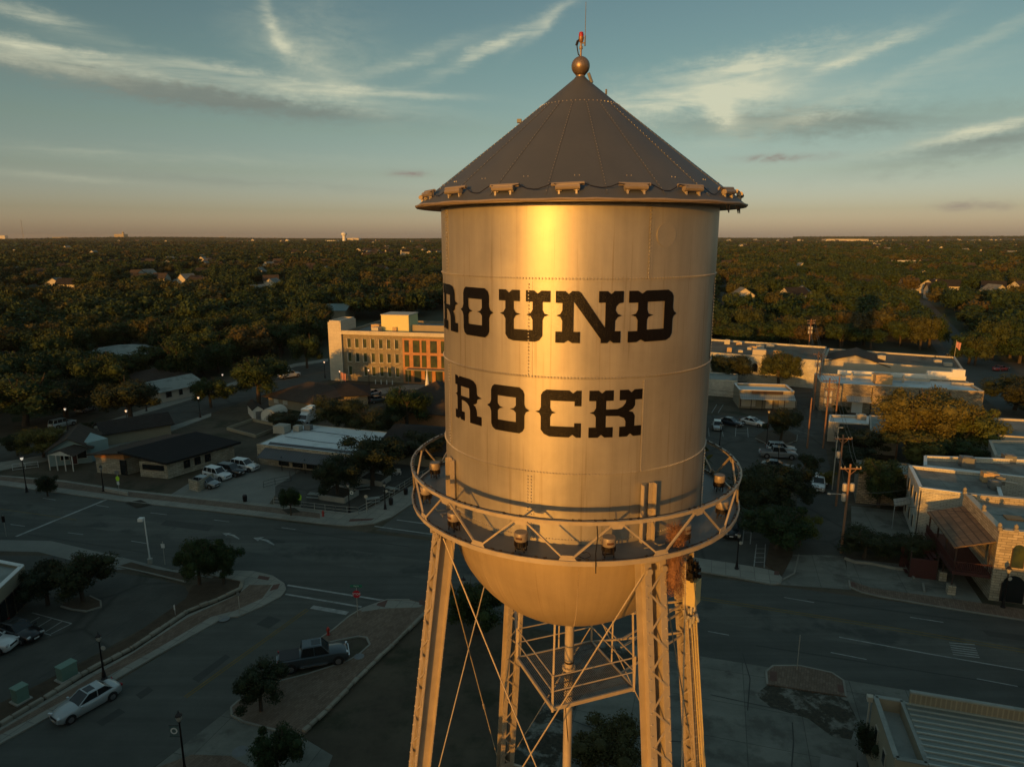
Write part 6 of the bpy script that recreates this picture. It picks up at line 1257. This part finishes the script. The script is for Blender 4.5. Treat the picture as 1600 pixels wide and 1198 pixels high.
def stop_block(a,b,l):
    a,b=G(*a),G(*b); c=(a+b)/2; T=thing('parking_block',c,l,'wheel stop','pale wheel stops in the corner lot'); mb=MB(); mb.beam((a.x,a.y,.09),(b.x,b.y,.09),.2,.17); mb.build('block',M['kerb'],T)
stop_block((1413,882),(1419,892),'pale wheel stop nearest the stone edge in the corner lot'); stop_block((1420,893),(1428,904),'pale wheel stop angled behind the first one in the corner lot'); stop_block((1446,884),(1451,896),'pale wheel stop beside the dark red stairs'); stop_block((1442,912),(1444,925),'pale wheel stop standing alone in the middle of the corner lot')
def bin_wall():
    P=[G(297,764),G(311,768),G(334,755)]; T=thing('bin_enclosure',P[1],'low cream concrete enclosure wall beside the parked white crossover','wall'); mb=MB(); 
    for a,b in ((P[0],P[1]),(P[1],P[2])): mb.beam((a.x,a.y,.8),(b.x,b.y,.8),.25,1.6)
    mb.build('enclosure_wall',M['limestone'],T)
bin_wall()
def low_wall(px,l,h=.8,m='conc_wall',w=.2):
    P=[G(*p) for p in px]; T=thing('low_wall',P[0],l,'wall'); mb=MB()
    for a,b in zip(P,P[1:]): mb.beam((a.x,a.y,h/2),(b.x,b.y,h/2),w,h)
    mb.build('wall_run',M[m],T)
low_wall([(355,672),(395,658),(440,668),(400,684),(355,672)],'low wooden garden border wall round the vacant plot by the sheds',.6,'stucco_tan'); low_wall([(163,768),(200,775)],'short pale wall at the pavement before the modern house',.6); low_wall([(1248,750),(1262,740)],'short yellow green hedge wall beside the alley',.1)
# utility poles and wires
def pole(px,h,label,arms=((0,2.4),),trans=0,lean=0,street=0,m='wood_pole',z=0.0):
    c=G(*px); T=thing('utility_pole',(c.x,c.y,0),label,'utility pole','wooden utility poles'); mb=MB(); mb.tube((c.x,c.y,0),(c.x,c.y,h),.16,10,.11); mb.build('shaft',M[m],T,True)
    for dz,w in arms:
        mb=MB(); mb.beam((c.x-w/2,c.y-.14,h-.5-dz),(c.x+w/2,c.y-.14,h-.5-dz),.12,.14); 
        for s in(-1,1): mb.beam((c.x+s*w*.3,c.y-.16,h-.5-dz),(c.x,c.y-.16,h-1.2-dz),.05,.05)
        A=mb.build('crossarm',M[m],T); mb=MB()
        for s in (-.46,-.28,.28,.46): mb.lathe([(.06,0),(.07,.08),(.03,.18),(.001,.2)],8,(c.x+s*w,c.y-.14,h-.43-dz))
        mb.build('insulators',M['hvac'],A)
    for k in range(trans):
        mb=MB(); x=c.x+(-.42 if k%2==0 else .42); zz=h-3.2-(k//2)*1.2; mb.lathe([(.001,0),(.24,0),(.26,.1),(.26,.8),(.18,.9),(.001,.92)],14,(x,c.y-.05,zz)); mb.build('transformer',M['hvac'],T,True)
    if street:
        mb=MB(); mb.path([Vector((c.x,c.y-.2,6.4)),Vector((c.x-.8,c.y-.2,6.9)),Vector((c.x-1.6,c.y-.2,6.9))],.05,6); mb.lathe([(.001,.0),(.16,.0),(.12,.14),(.001,.16)],10,(c.x-1.8,c.y-.2,6.78)); mb.build('cobra_lamp',M['hvac'],T)
    return c,h
P1=pole((1314,864),10.9,'tall sunlit wooden pole with two transformers beside the white brick building',trans=3); P2=pole((1306,790),10.1,'sunlit wooden pole behind the nearer transformer pole',trans=1)
P3=pole((1286,700),12.5,'wooden pole with clustered transformers at the limestone store corner',arms=((0,2.4),(1.4,2.2)),trans=4); P4=pole((1271,640),12.5,'dark wooden pole at the far end of the alley',trans=2); P5=pole((1262,560),12,'wooden pole with transformer bank beyond the long brick block',arms=((0,2.6),(.8,2.2)),trans=4); P6=pole((1304,668),10,'thin dark pole before the rubble limestone wall',arms=())
pole((1399,720),9,'short sunlit wooden pole in front of the big golden tree',arms=()); pole((606,470),11,'small distant wooden pole in the left forest'); pole((1261,700),9,'dark pole beside the alley kerb',arms=()); pole((1277,630),11,'dark pole left of the limestone store corner',arms=((0,2),))
c=G(1314,864); T=thing('street_light',(c.x,c.y,0),'slim galvanised street light pole with a curved arm by the alley corner','street light'); mb=MB(); mb.tube((c.x,c.y,0),(c.x,c.y,7.0),.09,10,.07); mb.build('pole',M['hvac'],T,True); mb=MB(); mb.path([Vector((c.x,c.y,6.9)),Vector((c.x-.8,c.y,7.3)),Vector((c.x-1.9,c.y,7.35))],.05,6); mb.build('arm',M['hvac'],T); mb=MB(); mb.lathe([(.001,0),(.2,.02),(.14,.16),(.001,.18)],10,(c.x-2.1,c.y,7.28)); mb.build('lamp_head',M['globe'],T)
c=G(1300,765); T=thing('street_light',(c.x,c.y,0),'pale steel pole rising beside the hedge of the alley','street light'); mb=MB(); mb.tube((c.x,c.y,0),(c.x,c.y,9.5),.09,10,.06); mb.build('pole',M['hvac'],T,True); mb=MB(); mb.box((c.x+.3,c.y,9.4),(.7,.2,.12)); mb.build('lamp_head',M['hvac'],T)
def wire(a,b,sag,n=14): 
    return [a.lerp(b,k/n)-Vector((0,0,sag*4*(k/n)*(1-k/n))) for k in range(n+1)]
def wires(pa,pb,label,offs=((-1.1,-.45),(-.65,-.45),(.65,-.45),(1.1,-.45),(0,-3.4)),sag=.7):
    a,ha=pa;b,hb=pb; mb=MB()
    for dx,dz in offs: mb.path(wire(Vector((a.x+dx,a.y,ha+dz+.2)),Vector((b.x+dx,b.y,hb+dz+.2)),sag),.026,3)
    tag(mb.build('power_lines',M['black'],org=(a.x,a.y,ha)),label,'power lines')
wires(P1,P2,'power lines between the two sunlit transformer poles'); wires(P2,P3,'power lines from the second pole to the limestone corner pole'); wires(P3,P4,'power lines above the far end of the alley'); wires(P4,P5,'power lines running on past the long brick block')
wires(P1,(V2(G(1430,812)),8.0),'two thin service wires crossing the white brick wall',offs=((0,-3.5),(0,-5.0)),sag=.5); wires(P1,(Vector((70,62,0)),13),'overhead lines leaving the nearest pole toward the saloon',offs=((0,-4.5),),sag=.6); wires(P3,(V2(G(1060,640)),8),'thin lines sagging over the white storage shed',offs=((0,-2.5),(0,-3.3)),sag=1.2)
def flag(px,h,l,fl=True):
    c=G(*px); T=thing('flagpole',(c.x,c.y,0),l,'flagpole'); mb=MB(); mb.tube((c.x,c.y,0),(c.x,c.y,h),.07,8,.04); mb.sphere((c.x,c.y,h+.08),.1,8,6); mb.build('pole',M['hvac'],T,True)
    mb=MB(); n=8
    for k in range(n+1): x=.05+1.5*k/n*.8; y=.12*math.sin(k*1.3); mb.v+= [(c.x+x,c.y+y,h-.2-.05*k),(c.x+x*.9,c.y+y,h-1.6-.12*k)]
    mb.f+=[(2*k,2*k+1,2*k+3,2*k+2) for k in range(n)]; o=mb.build('flag',plain('flag_cloth_%d'%px[0],(.42,.20,.18),.8),T); so=o.modifiers.new('cloth','SOLIDIFY'); so.thickness=.01
flag((1487,588),9.5,'flagpole with a furled striped flag by the tan roofed block'); flag((534,620),6,'flagpole with a red and white flag in front of the office')
# ------------------------------------------------------------ trees
def crown_arrays(seed,nleaf,Rw=1.0,Hh=.8,ls=.085,lobes=9,core=True,rl=(.30,.52),rs_=(.25,.5)):
    """leaf faces scattered through overlapping lobes; unit crown radius about 1, centre at 0"""
    rs=np.random.RandomState(seed); L=[]
    for k in range(lobes):
        a=rs.rand()*6.283; r=(rs_[0]+rs_[1]*rs.rand()) if k else 0; z=rs.uniform(-.35,.5) if k else .1; L.append((r*math.cos(a)*Rw,r*math.sin(a)*Rw,z*Hh,rs.uniform(*rl)))
    V=[];F=[]; per=nleaf//lobes
    for (x,y,z,r) in L:
        d=rs.normal(size=(per,3)); d/=np.linalg.norm(d,axis=1)[:,None]; rad=r*(.62+.48*rs.rand(per)**.7); bumpn=1+.22*np.sin(d[:,0]*7+seed)*np.sin(d[:,1]*6+z*9)*np.sin(d[:,2]*5)
        c=d*(rad*bumpn)[:,None]*np.array([1,1,.95])+np.array([x,y,z]); nrm=d+rs.normal(size=(per,3))*.75; nrm/=np.linalg.norm(nrm,axis=1)[:,None]
        t=np.cross(nrm,rs.normal(size=(per,3))); t/=np.linalg.norm(t,axis=1)[:,None]; b=np.cross(nrm,t); s=ls*(.6+.8*rs.rand(per))[:,None]
        q=np.stack([c-t*s,c+b*s*.62,c+t*s,c-b*s*.62],1).reshape(-1,3); o=sum(len(v) for v in V); V.append(q); F.append((np.arange(per*4).reshape(-1,4)+o))
    if core:
        for (x,y,z,r) in L:
            n=6;m=4;P=[]
            for i in range(1,m):
                for j in range(n): t=PI*i/m;a=2*PI*j/n+i; P.append((x+r*.58*math.sin(t)*math.cos(a),y+r*.58*math.sin(t)*math.sin(a),z+r*.5*math.cos(t)))
            P.append((x,y,z+r*.5));P.append((x,y,z-r*.5)); o=sum(len(v) for v in V); ff=[]
            for i in range(m-2):
                for j in range(n): ff.append((i*n+j,(i+1)*n+j,(i+1)*n+(j+1)%n,i*n+(j+1)%n))
            for j in range(n): ff.append((len(P)-2,j,(j+1)%n,(j+1)%n)); ff.append((len(P)-1,(m-2)*n+(j+1)%n,(m-2)*n+j,(m-2)*n+j))
            V.append(np.array(P)); F.append(np.array(ff)+o)
    return np.concatenate(V),np.concatenate(F)
def np_mesh(name,V,F,m,tint=None):
    tri=F[:,2]==F[:,3]; ln=np.where(tri,3,4); me=bpy.data.meshes.new(name); me.vertices.add(len(V)); me.vertices.foreach_set('co',V.astype(np.float32).ravel())
    mask=np.ones(F.shape,bool); mask[tri,3]=False; idx=F[mask]; me.loops.add(len(idx)); me.loops.foreach_set('vertex_index',idx.astype(np.int32)); st=np.concatenate([[0],np.cumsum(ln)[:-1]])
    me.polygons.add(len(F)); me.polygons.foreach_set('loop_start',st.astype(np.int32)); me.update(calc_edges=True); me.validate()
    if tint is not None: at=me.attributes.new('tint','FLOAT','POINT'); at.data.foreach_set('value',tint.astype(np.float32))
    me.materials.append(m); return me
def trunk_mesh(seed,h=1.0,r=.05,spread=.35):
    rnd=random.Random(seed); mb=MB(); p=Vector((0,0,-.03)); 
    q=Vector((rnd.uniform(-.04,.04),rnd.uniform(-.04,.04),h*.35)); mb.tube(p,q,r,8,r*.75)
    for k in range(6):
        a=k*1.05+rnd.random(); e=q+Vector((math.cos(a)*spread*rnd.uniform(.5,.9),math.sin(a)*spread*rnd.uniform(.5,.9),h*rnd.uniform(.25,.5))); m_=q.lerp(e,.5)+Vector((0,0,-.02)); mb.tube(q,m_,r*.5,6,r*.35); mb.tube(m_,e,r*.35,5,r*.12)
        for z in range(2): f=e+Vector((rnd.uniform(-.2,.2),rnd.uniform(-.2,.2),rnd.uniform(.05,.2))); mb.tube(m_.lerp(e,.5),f,r*.2,4,r*.06)
    me=bpy.data.meshes.new('trunk'); me.from_pydata(mb.v,[],mb.f); me.materials.append(M['bark']); return me
# near trees: unit height 1 (crown centre ~.62, radius ~.42)
NEAR=[]; 
for k in range(5):
    V,F=crown_arrays(20+k,13000,ls=.030,lobes=34,Hh=1.15,rl=(.15,.36),rs_=(.15,.72)); V=V*np.array([.53,.53,.50])+np.array([0,0,.53]); NEAR.append((V,F))
NEARM={}
def near_tree(px,h,w,label,kind='leaf',tone=None,v=0,z=0.0,name='tree',cat='tree',group=None,world=None,cz=.62):
    c=G(*px,z) if world is None else world; T=thing(name,(c.x,c.y,z),label,cat,group,rz=random.uniform(0,6)); key=(v,kind)
    if key not in NEARM: NEARM[key]=np_mesh('crown',*NEAR[v],M[kind])
    cr=bpy.data.objects.new('crown',NEARM[key]); COL.objects.link(cr); cr.parent=T; s=w/.84; cr.scale=(s,s,h); 
    if 'trunk%d'%v not in NEARM: NEARM['trunk%d'%v]=trunk_mesh(v)
    tr=bpy.data.objects.new('trunk',NEARM['trunk%d'%v]); COL.objects.link(tr); tr.parent=T; tr.scale=(s*.8,s*.8,h)
    return T
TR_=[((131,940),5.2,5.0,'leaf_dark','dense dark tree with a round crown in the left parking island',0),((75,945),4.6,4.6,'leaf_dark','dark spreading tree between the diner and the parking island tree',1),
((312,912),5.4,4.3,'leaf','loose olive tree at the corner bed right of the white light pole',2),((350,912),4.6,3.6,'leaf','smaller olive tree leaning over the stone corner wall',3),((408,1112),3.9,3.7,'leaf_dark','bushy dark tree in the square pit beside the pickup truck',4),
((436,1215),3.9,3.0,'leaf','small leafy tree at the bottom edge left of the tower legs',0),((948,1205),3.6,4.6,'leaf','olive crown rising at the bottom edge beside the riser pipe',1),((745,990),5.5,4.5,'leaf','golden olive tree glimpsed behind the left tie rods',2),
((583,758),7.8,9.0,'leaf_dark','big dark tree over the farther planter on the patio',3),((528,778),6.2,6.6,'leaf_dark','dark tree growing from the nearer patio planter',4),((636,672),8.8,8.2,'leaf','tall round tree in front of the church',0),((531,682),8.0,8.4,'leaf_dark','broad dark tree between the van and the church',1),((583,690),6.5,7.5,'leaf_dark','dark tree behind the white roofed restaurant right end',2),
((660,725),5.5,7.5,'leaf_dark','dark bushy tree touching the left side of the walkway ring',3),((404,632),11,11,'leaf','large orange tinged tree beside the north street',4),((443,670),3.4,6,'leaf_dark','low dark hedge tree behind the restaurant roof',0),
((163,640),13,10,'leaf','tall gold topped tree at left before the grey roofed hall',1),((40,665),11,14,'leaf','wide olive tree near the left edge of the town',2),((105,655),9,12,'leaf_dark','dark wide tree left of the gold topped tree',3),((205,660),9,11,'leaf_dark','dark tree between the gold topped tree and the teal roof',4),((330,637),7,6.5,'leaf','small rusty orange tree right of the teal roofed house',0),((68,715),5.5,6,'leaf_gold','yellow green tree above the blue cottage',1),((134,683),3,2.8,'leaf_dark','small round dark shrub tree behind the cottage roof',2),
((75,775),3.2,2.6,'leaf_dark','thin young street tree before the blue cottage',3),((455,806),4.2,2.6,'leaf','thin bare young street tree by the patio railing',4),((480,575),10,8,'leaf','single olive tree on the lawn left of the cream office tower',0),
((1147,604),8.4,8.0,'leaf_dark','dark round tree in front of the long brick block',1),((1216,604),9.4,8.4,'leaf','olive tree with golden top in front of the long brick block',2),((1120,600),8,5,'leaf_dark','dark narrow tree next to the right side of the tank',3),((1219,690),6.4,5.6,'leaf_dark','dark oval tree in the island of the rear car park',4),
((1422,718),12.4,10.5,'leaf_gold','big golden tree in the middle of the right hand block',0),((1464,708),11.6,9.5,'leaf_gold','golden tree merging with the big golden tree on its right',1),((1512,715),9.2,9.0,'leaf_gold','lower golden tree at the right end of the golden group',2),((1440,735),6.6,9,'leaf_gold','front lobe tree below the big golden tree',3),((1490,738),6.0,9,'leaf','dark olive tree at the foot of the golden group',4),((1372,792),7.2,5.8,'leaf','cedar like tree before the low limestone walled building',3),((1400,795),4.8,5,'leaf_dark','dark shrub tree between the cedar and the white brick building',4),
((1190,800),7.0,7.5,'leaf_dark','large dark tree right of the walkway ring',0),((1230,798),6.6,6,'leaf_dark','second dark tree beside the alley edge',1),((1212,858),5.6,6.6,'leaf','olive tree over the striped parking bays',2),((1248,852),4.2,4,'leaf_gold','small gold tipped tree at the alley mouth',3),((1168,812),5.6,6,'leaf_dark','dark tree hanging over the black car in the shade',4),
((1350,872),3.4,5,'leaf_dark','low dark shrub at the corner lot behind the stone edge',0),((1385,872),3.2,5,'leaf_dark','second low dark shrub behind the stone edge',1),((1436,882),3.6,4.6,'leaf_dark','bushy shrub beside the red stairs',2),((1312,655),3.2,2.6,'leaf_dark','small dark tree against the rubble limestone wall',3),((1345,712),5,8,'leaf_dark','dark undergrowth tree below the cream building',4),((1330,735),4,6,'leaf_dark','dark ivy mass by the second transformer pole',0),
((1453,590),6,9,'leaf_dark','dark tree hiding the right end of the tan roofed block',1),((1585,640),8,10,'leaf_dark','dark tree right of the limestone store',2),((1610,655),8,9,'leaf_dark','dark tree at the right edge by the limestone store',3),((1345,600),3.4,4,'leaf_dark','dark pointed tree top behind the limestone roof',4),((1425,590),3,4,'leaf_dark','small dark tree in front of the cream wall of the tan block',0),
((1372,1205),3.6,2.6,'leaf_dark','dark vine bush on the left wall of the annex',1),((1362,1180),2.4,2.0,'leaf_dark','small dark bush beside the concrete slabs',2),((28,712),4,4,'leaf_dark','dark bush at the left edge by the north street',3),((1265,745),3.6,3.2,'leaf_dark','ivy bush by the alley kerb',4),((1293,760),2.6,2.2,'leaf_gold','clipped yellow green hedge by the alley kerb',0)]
for px,h,w,kd,l,v in TR_: near_tree(px,h,w,l,kd,v=v)
# forest beyond the town
EXC=[[(-600,1500),(-600,650),(0,655),(120,622),(250,600),(330,600),(385,580),(450,560),(500,548),(505,500),(700,500),(900,560),(1050,552),(1085,550),(1300,548),(1420,545),(1480,568),(1600,585),(2300,620),(2300,1500)],
 [(1420,470),(1452,468),(1560,560),(1465,565)],[(120,578),(120,558),(250,556),(258,572),(230,600),(120,595)],[(-60,590),(-60,570),(20,572),(22,590)],[(204,432),(303,430),(303,442),(204,444)],[(1112,505),(1112,470),(1136,430),(1147,430),(1130,500)],[(400,575),(515,548),(515,590),(400,600)],[(385,407),(452,407),(452,414),(385,414)],[(1385,412),(1442,412),(1442,421),(1385,421)],[(620,400),(664,400),(664,408),(620,408)],[(1535,484),(1580,484),(1580,494),(1535,494)]]
def inpoly(x,y,P):
    c=False; j=len(P)-1
    for i in range(len(P)):
        if (P[i][1]>y)!=(P[j][1]>y) and x<(P[j][0]-P[i][0])*(y-P[i][1])/(P[j][1]-P[i][1])+P[i][0]: c=not c
        j=i
    return c
rnd=random.Random(21); near_pts=[]; mid_pts=[]; low_pts=[]; far_pts=[]
HW=[G(*p) for p in HPOS]
def place(rmin,rmax,sp,store,azm=43,dens=1.0):
    r=rmin
    while r<rmax:
        n=int(2*R(azm)*r/sp); 
        for k in range(n):
            az=-R(azm)+2*R(azm)*(k+rnd.random())/n; rr=r+rnd.uniform(-.5,.5)*sp; x,y=rr*math.sin(az),rr*math.cos(az)
            if rnd.random()>dens: continue
            d=noise.noise((x/90,y/90,3.1)); 
            if d<(-.36 if rr<330 else -.29): continue
            p=pix((x,y,0))
            if any(inpoly(p[0],p[1],e) for e in EXC): continue
            if rr<2200 and any(abs(hh.x-x)<11+rr*.004 and -42<(y-hh.y)<10 for hh in HW): continue
            store.append((x,y,rnd.random()))
        r+=sp*.92
place(120,330,8.6,near_pts,44); place(330,760,9.2,mid_pts); place(760,1900,12.5,low_pts,41); place(1900,9000,34,far_pts,40,.75)
side=[]; lowside=[]; place(110,330,9.0,side,57); place(330,760,10,side,57); place(760,1900,14,lowside,54)
far_side=lambda p,a:abs(math.degrees(math.atan2(p[0],p[1])))>a
side=[p for p in side if far_side(p,44.5)]; lowside=[p for p in lowside if far_side(p,41.5)]
near_pts.sort(key=lambda p:math.hypot(p[0],p[1])); NI=238; rest=near_pts[NI:]; near_pts=near_pts[:NI]
MIDC=[]; 
for k in range(4):
    V,F=crown_arrays(60+k,900,ls=.10,lobes=11); MIDC.append((V,F))
protos=[]
FM=[np_mesh('crown',V*np.array([.52,.52,.52])+np.array([0,0,.53]),F,M['leaf']) for V,F in [crown_arrays(80+k,5200,ls=.048,lobes=22,Hh=1.1,rl=(.18,.42),rs_=(.15,.68)) for k in range(4)]]
first_t=None
for i,(x,y,u) in enumerate(near_pts):
    if first_t is None or i<4:
        T=thing('woodland_tree',(x,y,0),'leafy tree in the wooded suburb beyond the town streets','tree','trees of the wooded suburb')
        cr=bpy.data.objects.new('crown',FM[i%4]); COL.objects.link(cr); cr.parent=T; tr=bpy.data.objects.new('trunk',NEARM['trunk%d'%(i%4)]); COL.objects.link(tr); tr.parent=T; tr.scale=(.8,.8,.95); first_t=T; protos.append(T)
    else: T=copy_tree(protos[i%4])
    h=7+5.5*u; s=rnd.uniform(.95,1.3); T.location=(x,y,0); s*=1.2-.35*u; T.scale=(h*s*rnd.uniform(.9,1.1),h*s*rnd.uniform(.9,1.1),h); T.rotation_euler=(0,0,rnd.uniform(0,6.28))
def merge(name,groups,m,label):
    VV=[];FF=[];TT=[];o=0; rs=np.random.RandomState(4)
    for pts,templ,hr,wr in groups:
        for (x,y,u) in pts:
            V,F=templ[rs.randint(len(templ))]; a=rs.rand()*6.283; h=hr[0]+(hr[1]-hr[0])*u; w=h*rs.uniform(*wr)/2*(1.25-.5*u)*(rs.uniform(.75,1.2)); ca,sa=math.cos(a),math.sin(a)
            g=ground_h(x,y); P=np.empty_like(V); P[:,0]=(V[:,0]*ca-V[:,1]*sa)*w+x; P[:,1]=(V[:,0]*sa+V[:,1]*ca)*w+y; P[:,2]=V[:,2]*h*.5+h*.56+g
            VV.append(P); FF.append(F+o); o+=len(V); TT.append(np.full(len(V),min(.99,max(.0,.38+.8*noise.noise((x/150,y/150,9.0))+rs.normal()*.2))))
    me=np_mesh(name,np.concatenate(VV),np.concatenate(FF),m,np.concatenate(TT)); ob=bpy.data.objects.new(name,me); COL.objects.link(ob); return tag(ob,label,'woodland',None,'stuff')
def ground_h(x,y):
    r=math.hypot(x,y)
    if r<2600: return 0
    a=math.atan2(x,y); d=r-2600; return max(-8,min(1,d/3000)*(30*noise.noise((x/2200,y/2200,0.7))+(16 if R(22)<a<R(60) else 2)*min(1,max(0,(r-3500)/5000))))
LOWC=[crown_arrays(100+k,150,ls=.22,lobes=5) for k in range(4)]; FARC=[crown_arrays(120+k,36,ls=.34,lobes=3) for k in range(3)]
merge('woodland',[(rest+mid_pts+side,MIDC,(6,13.5),(1.0,1.5)),(low_pts+lowside,LOWC,(7,14),(1.1,1.8)),(far_pts,FARC,(9,16),(1.8,3.0))],M['leaf'],'endless wooded suburb of olive and rust coloured trees running to the horizon')
# unseen trees added behind and beside the camera to shade the streets
pts=[]; rnd=random.Random(5)
for _ in range(4200):
    x=rnd.uniform(-330,90); y=rnd.uniform(-200,250); az=math.degrees(math.atan2(x,max(y,.01))) if y>0 else 180
    vis=False
    for zz in (1,7,13.5):
        q=pix((x,y,zz))
        if -110<q[0]<1710 and q[1]<1260 and q[1]>0: vis=True
    if vis: continue
    if -300<x<80 and nearY(x)-10<y<farY(x)+8: continue
    if any((x-a)**2+(y-b)**2<42 for a,b,_ in pts): continue
    if math.hypot(x-TX,y-TY)<7.5 or (y>14 and x>25): continue
    pts.append((x,y,rnd.random()))
for _ in range(400):
    x=rnd.uniform(-6,34); y=rnd.uniform(90,175); q=pix((x,y,4))
    if not 755<q[0]<1055 or abs((x+17)-(y-80)*.55)<9 or any((x-a)**2+(y-b)**2<60 for a,b,_ in pts): continue
    pts.append((x,y,rnd.random()*.5))
warm=lambda p: p[1]<30 and 5<p[0]*.875-p[1]*.485<34  # trees kept low on the sun's path to let light onto the warehouse
merge('unseen_woodland',[([p for p in pts if p[1]<20 and p[0]<30 and not warm(p)],MIDC,(9,18),(.7,.95)),([p for p in pts if warm(p)],MIDC,(4,7.5),(.9,1.1)),([p for p in pts if not(p[1]<20 and p[0]<30) and not warm(p)],MIDC,(9,14),(.9,1.2))],M['leaf'],'unseen leafy trees added beside and behind the viewpoint for street shade')
# evening haze: one closed box of thin air round the whole scene
mb=MB(); mb.box((0,0,30),(28000,28000,82)); hz=mb.build('haze',None,None); hz.data.materials.clear()
hm=bpy.data.materials.new('haze_air'); hm.use_nodes=True; nt=hm.node_tree; nt.nodes.remove(nt.nodes['Principled BSDF']); pv=nt.nodes.new('ShaderNodeVolumePrincipled'); pv.inputs['Color'].default_value=(.9,.88,.86,1); pv.inputs['Density'].default_value=HAZE; pv.inputs['Anisotropy'].default_value=0.1
nt.links.new(pv.outputs[0],nt.nodes['Material Output'].inputs['Volume']); hz.data.materials.append(hm); tag(hz,None,None,None,'stuff')
print('trees',len(near_pts),len(rest),len(mid_pts),len(low_pts),len(far_pts),len(pts))
